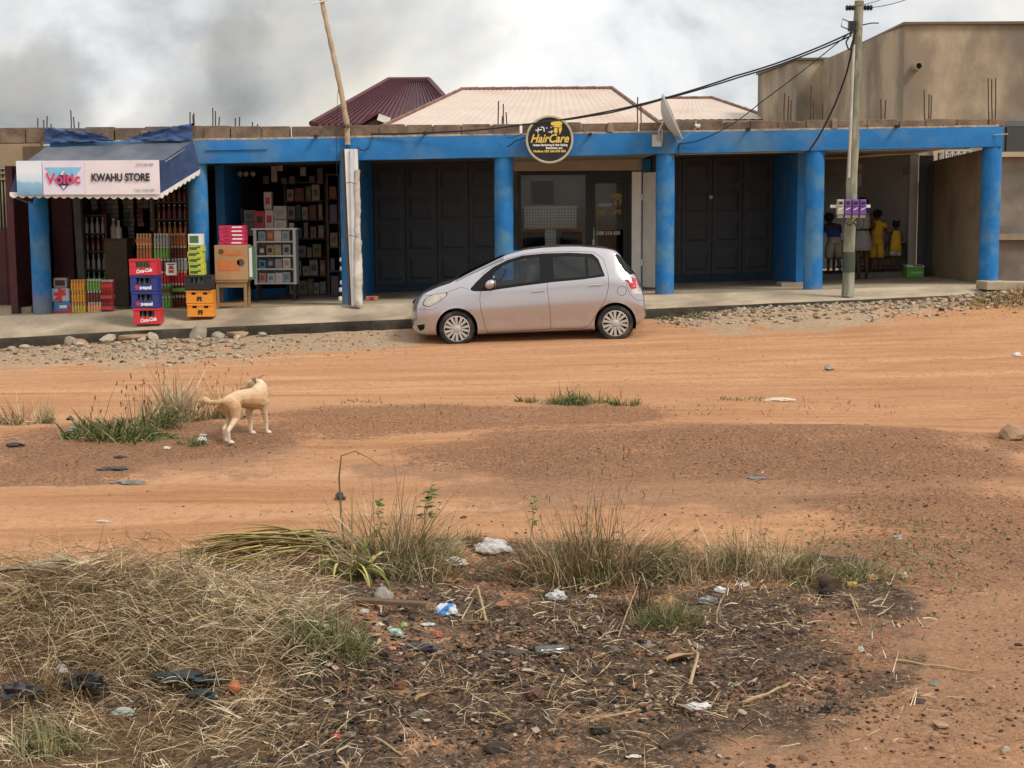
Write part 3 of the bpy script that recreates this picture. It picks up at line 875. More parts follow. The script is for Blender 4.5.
def salon_wall_item(name, label, cat, px0, px1, py0, py1, Y, c, depth=.12):
    a = P(px0, py1, Y); b_ = P(px1, py0, Y); mb = MB()
    mb.box(((a.x + b_.x) / 2, Y, (a.z + b_.z) / 2), (b_.x - a.x, depth, b_.z - a.z))
    return tag(mb.build(name, plain('mat_' + name, c), bevel=.01, origin=((a.x + b_.x) / 2, Y, a.z)), label, cat)
mb = MB(); mb.slab(CX[3] + .1, CX[4] - .1, 30.2, 30.3, lambda q: fl(q), lambda q: bb(q) + .088); wb(mb, 'salon_rear_wall', M_room, shop)
salon_wall_item('wall_air_conditioner', 'white air conditioner box high on the salon wall', 'air conditioner', 519, 531, 178, 195, 30.1, (.5, .5, .48))
salon_wall_item('hair_poster', 'dark framed poster on the salon rear wall', 'poster', 532, 553, 181, 204, 30.16, (.03, .028, .03), .05)
# salon chairs behind the glass
def salon_chair(x, y, rz, label):
    t = thing('salon_chair', label, 'chair', (x, y, fl(x)), rz, 'black salon chairs')
    b = MB(); b.box((0, 0, .48), (.5, .5, .1)); b.build('seat', M_black, t, bevel=.03)
    b = MB(); b.box((0, .24, .8), (.46, .1, .55), rot=(-.2, 0, 0)); b.build('backrest', M_black, t, bevel=.03)
    for s_ in (-1, 1):
        b = MB(); b.box((s_ * .27, 0, .68), (.06, .4, .05)); b.tube([(s_ * .27, .15, .45), (s_ * .27, .15, .68)], .015, 6); b.build('armrest', M_black, t)
    b = MB(); b.lathe([(.25, 0), (.24, .03), (.04, .06), (.035, .43), (.06, .43)], seg=14); b.build('pedestal', M_steel, t, smooth_=True)
salon_chair(X(540, 29.6), 29.6, .4, 'black salon chair behind the shop window below the dotted counter')
salon_chair(X(566, 29.7), 29.7, -.5, 'black salon chair behind the shop window nearer the glass door')
salon_chair(X(612, 29.7), 29.7, .1, 'black salon chair seen through the glass door under the phone number')
salon_chair(X(626, 29.8), 29.8, .2, 'black salon chair seen through the glass door at its right edge')

# ---- round salon sign hung on the beam
sp = P(549.5, 139.5, 25.02)
sign = thing('round_shop_sign', 'round black shop sign with cream rim and gold lettering on the blue beam', 'sign', sp)
rad = 23.5 / FPX * 25.02
MX = Euler((PI / 2, 0, 0)).to_matrix()
mb = MB(); mb.lathe([(0, -.03), (rad * .95, -.03), (rad * .95, .028), (0, .030)], (0, 0, 0), 48, M=MX); mb.build('sign_face', mat('sign_black', (.022, .024, .028), (.016, .017, .02), scale=4, rough=.35), sign, smooth_=True)
mb = MB(); mb.lathe([(rad * .92, -.05), (rad * 1.0, -.05), (rad * 1.0, .045), (rad * .97, .05), (rad * .91, .045), (rad * .91, -.05), (rad * .92, -.05)], (0, 0, 0), 48, M=MX); mb.build('sign_rim', mat('cream_rim', (.50, .46, .33), scale=5, rough=.5), sign, smooth_=True)
M_gold2 = plain('bright_gold', (.80, .58, .10), rough=.45); M_wlet = plain('white_lettering', (.8, .8, .8), rough=.5)
text('HairCare', .2, M_gold2, (-.005, -.034, .01), sign, width=rad * 1.62, shear=.35, bold=.005, sx='u').scale.y = 1.15
text('Unisex Barbering & Hair Styling', .05, M_wlet, (.01, -.034, -.095), sign, name='small_lettering', width=rad * 1.45, bold=.002)
text('Beautician, etc.', .05, M_wlet, (.08, -.034, -.145), sign, name='small_lettering', width=rad * .7, bold=.002)
text('Hotline: 055 206 878 030', .05, M_gold2, (0, -.034, -.20), sign, name='small_lettering', width=rad * 1.35, bold=.002)
t_ = text('+Ͻl.ı,', .12, M_wlet, (-.09, -.034, .155), sign, name='sign_script', width=rad * .8, bold=.006)
mb = MB()
for q in (((-.24, .15), (-.13, .165), .022), ((-.2, .11), (-.19, .2), .02), ((-.15, .205), (-.1, .2), .02), ((-.1, .2), (-.09, .13), .02), ((-.05, .18), (-.05, .2), .02), ((-.02, .12), (.06, .13), .018), ((.03, .1), (.04, .15), .016), ((.02, .19), (.03, .215), .016)):
    (a, b_), (c_, d_), ww = q
    mb.tube([(a, -.034, b_), (c_, -.034, d_)], ww * .5, 6)
COL.objects.unlink(t_); bpy.data.objects.remove(t_)
mb.build('sign_script', M_wlet, sign)
mb = MB(); head_logo(mb, .12, .20, .20, -.030, .006); mb.build('emblem', M_gold2, sign)
mb = MB(); mb.tube([(-.15, .03, .2), (-.15, .2, .2)], .015, 6); mb.tube([(.15, .03, .2), (.15, .2, .2)], .015, 6); mb.build('bracket', M_black, sign)

# ---- awning of the provision store
M_awn = mat('slate_canvas', (.10, .115, .145), (.07, .08, .11), scale=2, rough=.8, bump=.15, bscale=12, c3=(.15, .16, .18), scale3=.9)
M_awn_b = mat('blue_canvas', (.045, .075, .165), (.032, .05, .12), scale=2.5, rough=.75, bump=.2, bscale=8)
aw = thing('shop_awning', 'slate blue canvas awning with white scalloped hem over the left store', 'awning', (P(100, 200, 25.0).x, 25.1, fl(-6.8)))
YF = 23.95
TL, TR = P(46, 147, 25.17), P(193, 141, 25.17)
FL, FR_ = P(17, 168, YF), P(164, 160, YF)
BL, BR = P(10, 194, YF - .02), P(160, 195.5, YF - .02)
WL, WR = P(33, 203, 25.17), P(200, 171, 25.17)


def patch(a, b_, c_, d_, nu, nv, amp, seed, nrm):
    """bilinear cloth patch a-b (bottom) d-c (top) with soft sag"""
    rows = []
    for j in range(nv + 1):
        v = j / nv; row = []
        for i in range(nu + 1):
            u = i / nu
            p_ = a * (1 - u) * (1 - v) + b_ * u * (1 - v) + c_ * u * v + d_ * (1 - u) * v
            edge = min(1, 6 * min(u, 1 - u), 6 * min(v, 1 - v))
            p_ = p_ + nrm * (amp * edge * (2 * float(fbm(u * 5, v * 3, seed, 4)) - .4 * math.sin(PI * v) ))
            row.append(p_)
        rows.append(row)
    return rows


mb = MB(); mb.grid(patch(FL, FR_, TR, TL, 36, 12, .09, 3, Vector((0, -.5, .8)))); wb(mb, 'canopy_top', M_awn, aw, smooth_='all')
mb = MB(); mb.grid(patch(BL, BR, FR_, FL, 30, 8, .02, 9, Vector((0, -1, 0)))); wb(mb, 'canopy_front', M_awn_b, aw, smooth_='all')
mb = MB(); mb.grid(patch(BR, WR, TR, FR_, 16, 12, .03, 5, Vector((1, 0, 0)))); wb(mb, 'canopy_side', M_awn_b, aw, smooth_='all')
mb = MB(); mb.grid(patch(WL, BL, FL, TL, 16, 12, .03, 6, Vector((-1, 0, 0)))); wb(mb, 'canopy_side', M_awn_b, aw, smooth_='all')


def scallop(a, b_, n, drop, name):
    mb = MB(); top = []; bot = []
    K = 6
    for i in range(n * K + 1):
        u = i / (n * K); p_ = a * (1 - u) + b_ * u
        ph = (i % K) / K
        top.append(p_ + Vector((0, -.012, .03))); bot.append(p_ + Vector((0, -.018, -drop * (.45 + .75 * abs(math.sin(PI * i / K))))))
    mb.grid([bot, top]); return wb(mb, name, M_white, aw)


scallop(BL, BR, 18, .055, 'scalloped_hem'); scallop(BR + Vector((.005, 0, 0)), WR + Vector((.005, 0, 0)), 9, .055, 'scalloped_hem')
mb = MB()
for a, b_ in ((TL, FL), (TR, FR_), (FL, FR_), (BL, BR), (BR, WR), (BL, WL), (TL, TR)):
    off = Vector((0, .05, -.03)); mb.tube([a + off, b_ + off], .014, 6)
wb(mb, 'awning_frame', M_steel, aw)
# banner tied to the front of the awning
ba, bb_ = P(18.5, 195, YF - .07), P(159, 160, YF - .07)
bw, bh = bb_.x - ba.x, bb_.z - ba.z
ban = thing('shop_banner', 'white store banner with red and blue water logo tied to the awning', 'banner', ((ba.x + bb_.x) / 2, YF - .07, ba.z))
tilt = .002
mb = MB(); rows = []
for j in range(7):
    rows.append([Vector((-bw / 2 + bw * i / 24, -.010 * math.sin(i * .9) * math.sin(PI * j / 6) * .6, bh * j / 6)) for i in range(25)])
mb.grid(rows); mb.grid([[p_ + Vector((0, .012, 0)) for p_ in r_[::-1]] for r_ in rows])
mb.build('banner_sheet', mat('banner_white', (.74, .69, .73), (.68, .63, .68), scale=2, rough=.6), ban, smooth_='all')
def bx(u): return -bw / 2 + bw * u
yb2 = -.016
m_sky, nt, b = new_mat('printed_lake'); N = nt.nodes; L = nt.links
tc = N.new('ShaderNodeTexCoord'); sp_ = N.new('ShaderNodeSeparateXYZ'); L.new(tc.outputs['Generated'], sp_.inputs[0])
r_ = N.new('ShaderNodeValToRGB'); e = r_.color_ramp.elements; e[0].position = 0; e[0].color = (.12, .30, .52, 1); e[1].position = 1; e[1].color = (.62, .74, .84, 1); e.new(.33).color = (.26, .45, .62, 1); e.new(.4).color = (.5, .66, .8, 1); e.new(.7).color = (.72, .76, .8, 1)
nz = N.new('ShaderNodeTexNoise'); nz.inputs['Scale'].default_value = 4; L.new(tc.outputs['Object'], nz.inputs['Vector'])
mm = N.new('ShaderNodeMath'); mm.operation = 'MULTIPLY_ADD'; L.new(nz.outputs['Fac'], mm.inputs[0]); mm.inputs[1].default_value = .25; L.new(sp_.outputs['Z'], mm.inputs[2])
m2_ = N.new('ShaderNodeMath'); m2_.operation = 'SUBTRACT'; L.new(mm.outputs[0], m2_.inputs[0]); m2_.inputs[1].default_value = .12
L.new(m2_.outputs[0], r_.inputs['Fac']); L.new(r_.outputs['Color'], b.inputs['Base Color']); b.inputs['Roughness'].default_value = .6
mb = MB(); mb.box((bx(.085), yb2, bh / 2), (bw * .18, .006, bh * .99)); mb.build('printed_lake', m_sky, ban)
mb = MB(); mb.box((bx(.325), yb2, bh / 2), (bw * .29, .004, bh * .99)); mb.build('logo_panel', mat('lilac_print', (.62, .60, .74), (.70, .66, .76), scale=3, rough=.6), ban)
M_lb = plain('logo_pale_blue', (.22, .52, .74)); M_nv = plain('logo_navy', (.03, .04, .13)); M_rd = plain('logo_red', (.62, .06, .16))
cx = bx(.325)
mb = MB(); mb.prism([(cx - .30, bh * .80), (cx + .30, bh * .80), (cx + .14, bh * .42), (cx, bh * .62), (cx - .14, bh * .42)], yb2 - .006, yb2 - .009); mb.build('logo_mountain', M_lb, ban)
mb = MB(); mb.prism([(cx, bh * .14), (cx + .15, bh * .42), (cx, bh * .70), (cx - .15, bh * .42)], yb2 - .011, yb2 - .014); mb.build('logo_diamond', M_nv, ban)
mb = MB(); mb.prism([(cx, bh * .70), (cx + .05, bh * .58), (cx - .05, bh * .58)], yb2 - .015, yb2 - .017); mb.prism([(cx, bh * .16), (cx + .04, bh * .26), (cx - .04, bh * .26)], yb2 - .015, yb2 - .017); mb.build('logo_tip', M_wlet, ban)
text('Voltic', .24, M_rd, (cx, yb2 - .020, bh * .46), ban, name='logo_lettering', width=.56, bold=.006, sx=0)
text('KWAHU STORE', .17, plain('ink', (.035, .03, .045)), (bx(.725), yb2, bh * .49), ban, width=bw * .41, bold=.006)
text('Voltic, Naturally', .05, plain('pale_ink', (.30, .28, .33)), (bx(.89), yb2, bh * .13), ban, name='small_lettering', width=bw * .15)
text('0244 600 000', .05, plain('pale_ink', (.30, .28, .33)), (bx(.90), yb2, bh * .87), ban, name='small_lettering', width=bw * .12)
# blue tarpaulin slung over the parapet above the awning
tp = thing('tarpaulin', 'folded blue tarpaulin slung in two flaps over the parapet above the awning', 'tarpaulin', (P(118, 140, 25.2).x, 25.2, 3.1))
for pts_, sd in ((((44, 143), (116, 141), (100, 134), (45, 127.5)), 3), (((122, 141), (193, 141), (192, 123.5), (150, 131)), 8)):
    a, b_, c_, d_ = [P(px, py, 25.13) for px, py in pts_]
    rows = patch(a, b_, c_, d_, 30, 10, .05, sd, Vector((0, -1, 0)))
    for j, r_ in enumerate(rows):
        for i, q in enumerate(r_): q.y += -.09 * abs(float(fbm(i * .22 + j * .5, j * .12 - i * .05, sd + 40, 3))) * 2
    rows.append([q + Vector((0, .18, .012)) for q in rows[-1]]); rows.append([q + Vector((0, .16, -.12)) for q in rows[-1]])
    mb = MB(); mb.grid(rows); wb(mb, 'tarpaulin_flap', mat('tarp_blue', (.05, .10, .24), (.035, .065, .16), scale=3, rough=.6, bump=.3, bscale=10), tp, smooth_='all')

# ---- bundle of white ceiling strips wrapped in plastic, leaning at the third pillar
bd = thing('ceiling_panel_bundle', 'tall bundle of white panel strips half wrapped in clear plastic at the third pillar', 'panel bundle', P(353, 305, 25.05))
def strip(name, px0, px1, py0, px2, px3, py1, Y0, Y1, m_, dpt=.05, **k):
    a, b_ = P(px0, py0, Y0), P(px1, py0, Y0); c_, d_ = P(px2, py1, Y1), P(px3, py1, Y1)
    a.z = b_.z = (a.z + b_.z) / 2; c_.z = d_.z = (c_.z + d_.z) / 2
    o_ = Vector((0, dpt, 0)); mb = MB(); mb.hexa([a, b_, b_ + o_, a + o_, c_, d_, d_ + o_, c_ + o_]); return wb(mb, name, m_, bd, **k)
strip('dark_strip', 348, 351, 305, 340.5, 344, 150, 25.0, 25.13, plain('strip_dark', (.05, .055, .065)))
strip('white_strip', 351.5, 356, 306, 344.5, 349.5, 149, 24.97, 25.10, M_white)
strip('white_strip', 353, 357, 306, 350, 353.5, 149, 24.93, 25.06, mat('bluish_white', (.62, .64, .70), scale=4, rough=.4))
strip('white_strip', 356, 362, 304, 354, 357.5, 149, 24.97, 25.09, M_white)
mb = MB(); rows = []
M_film = mat('cloudy_plastic_film', (.55, .50, .43), (.36, .31, .26), scale=5, rough=.25, bump=.6, bscale=14, c3=(.68, .64, .58), scale3=4)
for j in range(44):
    t = j / 43; c_ = P(358.2 - 1.2 * t + (1.2 if t > .55 else 0) * math.sin(t * 20) * .3, 305 - 135 * t, 24.95 + .1 * t)
    wd = (.075 if t < .47 else .055) * (1 + .25 * float(fbm(t * 9, 3, 66, 3))) * (1.0 if t < .93 else .8)
    rows.append([c_ + Vector((wd * math.cos(a) * (1 + .8 * float(fbm(math.cos(a) * 2 + 5, t * 30 + math.sin(a) * 2, 4, 4))), wd * .7 * math.sin(a), .01 * math.sin(3 * a + j))) for a in [2 * PI * k / 14 for k in range(14)]])
mb.grid(rows, closed=True); wb(mb, 'plastic_wrap', M_film, bd, smooth_='all')
mb = MB()
for py in (183, 236):
    c_ = P(351, py, 24.9); mb.tube([c_ + Vector((-.09, 0, 0)), c_ + Vector((0, -.02, .01)), c_ + Vector((.1, 0, -.02))], .008, 5)
wb(mb, 'binding_tape', plain('brown_tape', (.2, .13, .08)), bd)
# ================================================================== goods of the stores
def floor_at(px, Y):
    x = X(px, Y); return Vector((x, Y, fl(x)))


def ap_floor(px, py_guess, Y):
    """point on the sloping apron strip"""
    x = X(px, Y); t = (Y - 24.23) / (25.1 - 24.23)
    za = apron(x); return Vector((x, Y, za + (fl(x) - .03 - za) * max(0, min(1, t))))


M_cr_red = plain('crate_red', (.58, .035, .05), rough=.45); M_cr_blue = plain('crate_blue', (.03, .04, .22), rough=.45); M_cr_or = plain('crate_orange', (.75, .28, .03), rough=.45)
M_cr_blk = plain('crate_black', (.02, .02, .024), rough=.45); M_bot = plain('bottle_glass', (.05, .09, .05), rough=.15, spec=.6)
M_hole = plain('crate_hollow', (.02, .016, .012), rough=.9)


def crate(name, label, m, loc, rz, w_, d_, h_, kind, group):
    """bottle crate: four walls, hand slot in the front, bottle necks inside, printed mark"""
    t = thing(name, label, 'crate', loc, rz, group)
    b = MB(); th = .02
    sl_w = w_ * .52; z0, z1 = h_ * .48, h_ * .84
    if kind == 'handles':
        b.box((0, -d_ / 2 + th / 2, h_ * .33), (w_, th, h_ * .66)); b.box((0, -d_ / 2 + th / 2, h_ * .93), (w_, th, h_ * .14))
        for a, c in ((-w_ / 2, -w_ * .3), (-w_ * .14, w_ * .14), (w_ * .3, w_ / 2)): b.box(((a + c) / 2, -d_ / 2 + th / 2, h_ * .76), (c - a, th, h_ * .2))
    else:
        b.box((0, -d_ / 2 + th / 2, z0 / 2), (w_, th, z0)); b.box((0, -d_ / 2 + th / 2, (z1 + h_) / 2), (w_, th, h_ - z1))
        for s_ in (-1, 1): b.box((s_ * (w_ + sl_w) / 4, -d_ / 2 + th / 2, (z0 + z1) / 2), ((w_ - sl_w) / 2, th, z1 - z0))
    b.box((0, d_ / 2 - th / 2, h_ / 2), (w_, th, h_))
    for s_ in (-1, 1): b.box((s_ * (w_ / 2 - th / 2), 0, h_ / 2), (th, d_ - 2 * th - .002, h_ * .998))
    b.box((0, 0, .015), (w_ - 2 * th - .002, d_ - 2 * th - .002, .03))
    for z in (.02, h_ - .02): b.box((0, -d_ / 2 - .004, z), (w_ * 1.012, .012, .03))
    b.build('crate_shell', m, t, bevel=.004)
    b = MB()
    for i in range(5):
        for j in range(3):
            b.lathe([(.03, .03), (.03, h_ * .5), (.014, h_ * .68), (.012, h_ * .86), (.016, h_ * .86), (.016, h_ * .92), (0, h_ * .92)], (w_ * (-.38 + .19 * i), d_ * (-.3 + .3 * j), 0), 8)
    b.build('bottles', M_bot, t, smooth_=True)
    if kind == 'red':
        o = text('Coca-Cola', .08, M_wlet, (.02, -d_ / 2 - .004, h_ * .28), t, name='crate_lettering', width=w_ * .6, shear=.4, bold=.004)
        o.rotation_euler = (PI / 2, -.12, 0)
    elif kind == 'blue':
        text('pepsi', .085, M_wlet, (w_ * .07, -d_ / 2 - .004, h_ * .26), t, name='crate_lettering', width=w_ * .44, bold=.004)
        b = MB(); b.lathe([(0, 0), (.035, 0), (.035, .004), (0, .004)], (-w_ * .25, -d_ / 2 - .001, h_ * .27), 16, M=MX); b.build('crate_roundel', M_cr_red, t)
    elif kind == 'handles':
        text('FJ', .09, plain('print_black', (.03, .02, .02)), (0, -d_ / 2 - .004, h_ * .34), t, name='crate_lettering', width=w_ * .18, bold=.006)
    return t


b0 = P(149, 322, 24.45); b0.z = ap_floor(149, 322, 24.45).z + .004
CW, CH = .45, .272
crate('bottle_crate', 'red bottle crate with white script, lowest of the front stack of four', M_cr_red, b0, .05, CW, .32, CH, 'red', 'soft drink crates in the front stack')
crate('bottle_crate', 'navy blue bottle crate standing on the lowest red crate of the front stack', M_cr_blue, b0 + Vector((-.02, 0, CH + .002)), .02, CW, .32, CH, 'blue', 'soft drink crates in the front stack')
crate('bottle_crate', 'navy blue bottle crate just under the top red crate of the front stack', M_cr_blue, b0 + Vector((-.03, .01, 2 * CH + .004)), .0, CW, .32, CH, 'blue', 'soft drink crates in the front stack')
crate('bottle_crate', 'red bottle crate with white script on top of the front stack of four', M_cr_red, b0 + Vector((-.03, 0, 3 * CH + .006)), -.04, CW, .32, CH, 'red', 'soft drink crates in the front stack')
b1 = P(202, 310, 24.75); b1.z = ap_floor(202, 310, 24.75).z + .012
crate('bottle_crate', 'orange crate with black mark, lower of two beside the second pillar', M_cr_or, b1, .04, .445, .32, .225, 'handles', 'orange crates by the second pillar')
crate('bottle_crate', 'orange crate with black mark under the black crate by the second pillar', M_cr_or, b1 + Vector((-.01, .01, .227)), .02, .445, .32, .225, 'handles', 'orange crates by the second pillar')
crate('bottle_crate', 'black bottle crate on top of the two orange crates', M_cr_blk, b1 + Vector((-.02, 0, .455)), .0, .45, .33, .25, 'plain', None)
# yellow-green cartons on the black crate and the pale one on top of them
top = b1 + Vector((-.06, 0, .455 + .252))
for k in range(5):
    t = thing('drink_carton', f'lime yellow drink carton, {["lowest", "second from the bottom", "middle one", "fourth from the bottom", "topmost lime one"][k]} in the stack on the black crate', 'carton', top + Vector((rn.uniform(-.01, .01), 0, .10 * k)), rn.uniform(-.05, .05), 'lime cartons on the black crate')
    b = MB(); b.box((0, 0, .049), (.25, .2, .097)); b.build('carton_box', plain('lime_carton', (.50, .55, .07), rough=.5), t, bevel=.004)
    b = MB(); b.box((-.04, -.101, .05), (.13, .003, .05)); b.box((.05, -.101, .07), (.06, .003, .03)); b.build('carton_print', plain('carton_print', [(.05, .12, .04), (.5, .05, .03), (.12, .16, .04), (.45, .12, .03), (.06, .1, .05)][k]), t)
t = thing('drink_carton', 'white carton with green picture on top of the lime cartons', 'carton', top + Vector((.0, 0, .505)), .04)
b = MB(); b.box((0, 0, .095), (.24, .2, .19)); b.build('carton_box', M_white, t, bevel=.004)
b = MB(); b.box((-.02, -.102, .1), (.15, .004, .12)); b.build('carton_print', plain('green_print', (.05, .16, .06)), t)


def pack(name, label, loc, rz, cols, c_cap, c_body, group, s=(.27, .18, .22), nx_=5, ny_=3, band=None):
    """shrink-wrapped pack of bottles or cans"""
    t = thing(name, label, 'drinks pack', loc, rz, group)
    b = MB(); r = s[0] / nx_ / 2
    for i in range(nx_):
        for j in range(ny_):
            b.lathe([(r * .92, 0), (r * .97, s[2] * .1), (r * .9, s[2] * .35), (r * .97, s[2] * .55), (r * .55, s[2] * .76), (r * .42, s[2] * .88)], (-s[0] / 2 + r * (2 * i + 1), -s[1] / 2 + s[1] / ny_ * (j + .5), 0), 8)
    for i in range(nx_):
        for j in range(ny_):
            b.lathe([(r * .62, s[2] * .80), (r * .62, s[2] * .98), (0, s[2] * .985)], (-s[0] / 2 + r * (2 * i + 1), -s[1] / 2 + s[1] / ny_ * (j + .5), 0), 8, mi=1)
    b.build('wrapped_bottles', [plain('drink_' + c_body[0], c_body[1], rough=.25), plain('cap_' + c_cap[0], c_cap[1], rough=.4)], t, smooth_=True)
    if band:
        b = MB(); h0, h1 = s[2] * .28, s[2] * .58
        b.slab(-s[0] / 2 - .004, s[0] / 2 + .004, -s[1] / 2 - .006, s[1] / 2 + .006, h0, h1)
        b.build('label_band', plain('band_' + band[0], band[1], rough=.4), t)
    return t


ORG = ('orange', (.72, .33, .05)); GRN = ('green', (.16, .38, .08)); DRK = ('cola', (.16, .045, .035)); RED = ('red', (.55, .04, .05)); WHT = ('white', (.6, .58, .52)); YEL = ('yellow', (.7, .5, .08)); AMB = ('amber', (.45, .16, .05)); CLR = ('clear', (.35, .36, .36)); PNK = ('peach', (.75, .40, .2))
GR = 'drinks packs stacked on the floor by the first pillar'
def stack(px, Y, items, dz=.222, group=GR, dx=0, s=(.27, .18, .22), z=None):
    p0 = ap_floor(px, 0, Y) if z is None else Vector((X(px, Y), Y, z))
    p0.z += .01
    for k, (lab, cap, body, band) in enumerate(items):
        pack('drinks_pack', lab, p0 + Vector((rn.uniform(-.008, .008), 0, dz * k)), rn.uniform(-.05, .05), None, cap, body, group, s=s, band=band)


# by the first pillar, left to right
YS = 25.55
p0 = ap_floor(64, 0, YS); p0.z += .012
t = thing('drinks_pack', 'blue and red wrapped drinks pack on the floor beside the first pillar', 'drinks pack', p0, .03, GR)
b = MB(); b.box((0, 0, .105), (.32, .22, .21)); b.build('wrapped_block', plain('wrap_blue', (.05, .22, .46), rough=.3), t, bevel=.025)
b = MB(); b.box((-.0, -.112, .03), (.325, .005, .05)); b.box((.12, -.112, .1), (.05, .004, .1)); b.build('wrap_print', M_cr_red, t)
b = MB(); b.box((0.02, -.1125, .13), (.13, .005, .05)); b.build('wrap_mark', M_wlet, t)
t = thing('drinks_pack', 'pale blue wrapped pack with red cross print on the blue pack', 'drinks pack', p0 + Vector((-.02, 0, .212)), -.03, GR)
b = MB(); b.box((0, 0, .12), (.32, .22, .24)); b.build('wrapped_block', plain('wrap_pale', (.38, .46, .54), rough=.3), t, bevel=.025)
b = MB(); b.box((0, -.113, .12), (.07, .006, .235)); b.box((0, -.113, .14), (.2, .0055, .06)); b.prism([(-.12, .02), (-.05, .02), (.12, .22), (.05, .22)], -.113, -.111); b.build('wrap_print', M_cr_red, t)
t = thing('drinks_pack', 'small dark wrapped pack with grey edge on top of the red cross pack', 'drinks pack', p0 + Vector((-.02, 0, .455)), .02, GR)
b = MB(); b.box((0, 0, .09), (.24, .2, .18)); b.build('wrapped_block', plain('wrap_grey', (.28, .26, .26), rough=.3), t, bevel=.025)
b = MB(); b.box((0, -.103, .09), (.17, .006, .10)); b.build('wrap_print', plain('wrap_dark', (.05, .02, .02)), t)
stack(80, 25.52, [('orange drinks pack, lowest in the stack of three orange packs', PNK, YEL, None), ('orange drinks pack, middle of the stack of three orange packs', YEL, ORG, None), ('bigger bright orange drinks pack on top of two orange packs', ORG, ORG, None)], dz=.2, s=(.25, .18, .2))
stack(96, 25.52, [('peach coloured drinks pack under the cola pack', WHT, PNK, None), ('dark cola drinks pack with white caps between peach and green packs', WHT, DRK, None), ('green drinks pack on top of the cola pack', WHT, GRN, None)], dz=.2, s=(.25, .18, .2))
stack(108.5, 25.5, [('red labelled cola pack on the floor right of the peach pack', RED, DRK, RED), ('red labelled cola pack in the middle of the red stack', RED, DRK, RED), ('red labelled cola pack on top of the red stack', WHT, RED, RED)], dz=.195, s=(.19, .18, .19))
# behind the crates, two columns of packs
Yk = 25.9
GB = 'drinks packs stacked behind the front crates'
zf = fl(-6.4)
stack(147, Yk, [('dark cola pack on the floor behind the front crates', WHT, DRK, None), ('amber pack low behind the front crates', RED, AMB, None), ('cola pack hidden mostly behind the front crates', WHT, DRK, None), ('amber pack behind the red top crate', WHT, AMB, None), ('dark amber pack just above the red top crate', PNK, AMB, None), ('amber drinks pack highest behind the red top crate', PNK, PNK, AMB)], group=GB, z=zf)
stack(164.5, Yk, [('green drinks pack on the floor right of the front crates', WHT, GRN, None), ('dark green pack second from the floor right of the crates', WHT, GRN, DRK), ('red drinks pack right of the navy crates', WHT, RED, None), ('dark pack above the red drinks pack', WHT, DRK, None), ('dark green pack behind the white poster card', WHT, GRN, None), ('clear bottle pack highest right of the amber packs', WHT, CLR, None)], group=GB, z=zf)
stack(181, 26.1, [('cola pack on the floor left of the orange crates', WHT, DRK, None), ('green labelled pack left of the orange crates', WHT, DRK, GRN), ('red drinks pack under the white picture card', PNK, RED, None), ('pale clear pack behind the white picture card', WHT, CLR, None), ('cola pack above the pale clear pack', WHT, DRK, None), ('reddish pack over the cola pack at the back', PNK, AMB, None)], group=GB, z=zf)
c_ = P(171.5, 269, 25.6); t = tag(MB().box((0, 0, 0), (.19, .05, .22)).build('picture_card', M_white, bevel=.004, loc=c_), 'white card box with a red picture standing among the drinks packs', 'box')
b = MB(); b.prism([(-.05, .0), (.05, .0), (.03, .06), (-.03, .06)], -.028, -.031); b.box((0, -.029, -.04), (.09, .004, .05)); b.build('picture', plain('picture_red', (.4, .05, .04)), t)
b = MB(); b.box((0, -.029, .085), (.12, .004, .02)); b.build('picture_caption', plain('dark_print', (.05, .06, .05)), t)
# tall bottle rack at the back of the first store
def rack(name, label, cx, Y, wdt, zb_, zt_, nsh, m_):
    t = thing(name, label, 'shelf', (cx, Y, zb_))
    h = zt_ - zb_
    for s_ in (-1, 1):
        b = MB(); b.box((s_ * (wdt / 2 - .015), 0, h / 2), (.03, .3, h)); b.build('upright', m_, t)
    for k in range(nsh + 1):
        b = MB(); b.box((0, 0, .02 + (h - .04) * k / nsh), (wdt - .062, .3, .025)); b.build('shelf_board', m_, t)
    return t
M_rack = plain('rack_dark', (.06, .05, .045), rough=.7)
def bottle_row(label, x0, x1, Y, z, c, cap, group, h=.24):
    """a row of bottles standing on a shelf, one bottle each"""
    n_ = max(2, int((x1 - x0) / .085)); r = .034
    first = None
    for i in range(n_):
        x = x0 + (i + .5) * (x1 - x0) / n_
        if first is None or first.get('c') != c:
            t = thing('bottle', label, 'bottle', (x, Y, z), 0, group)
            b = MB(); b.lathe([(r, 0), (r, h * .55), (r * .4, h * .75), (r * .36, h * .93)], seg=8); b.build('bottle_body', plain('bt_%s' % (c[0],), c[1], rough=.2), t, smooth_=True)
            b = MB(); b.lathe([(r * .45, h * .92), (r * .45, h), (0, h)], seg=8); b.build('cap', plain('cap_' + cap[0], cap[1]), t)
            first = {'c': c, 't': t}
        else: dup(first['t'], loc=(x, Y, z))
rx0, rx1 = X(158, 26.6), X(194, 26.6)
rack('bottle_rack', 'dark rack full of bottles against the second pillar inside the left store', (rx0 + rx1) / 2, 26.6, rx1 - rx0, fl(-6.4), 2.85, 8, M_rack)
cs_ = [DRK, GRN, DRK, AMB, AMB, DRK, DRK, CLR]; nm_ = ['lowest', 'second', 'third', 'fourth', 'fifth', 'sixth', 'seventh', 'topmost']
hz = (2.85 - fl(-6.4) - .04) / 8
for k in range(8):
    bottle_row(f'bottle on the {nm_[k]} shelf of the dark bottle rack', rx0 + .04, rx1 - .04, 26.55, fl(-6.4) + .034 + hz * k, cs_[k], WHT, f'bottles on the {nm_[k]} shelf of the bottle rack', h=hz * .82)
rx0, rx1 = X(86, 27.2), X(112, 27.2)
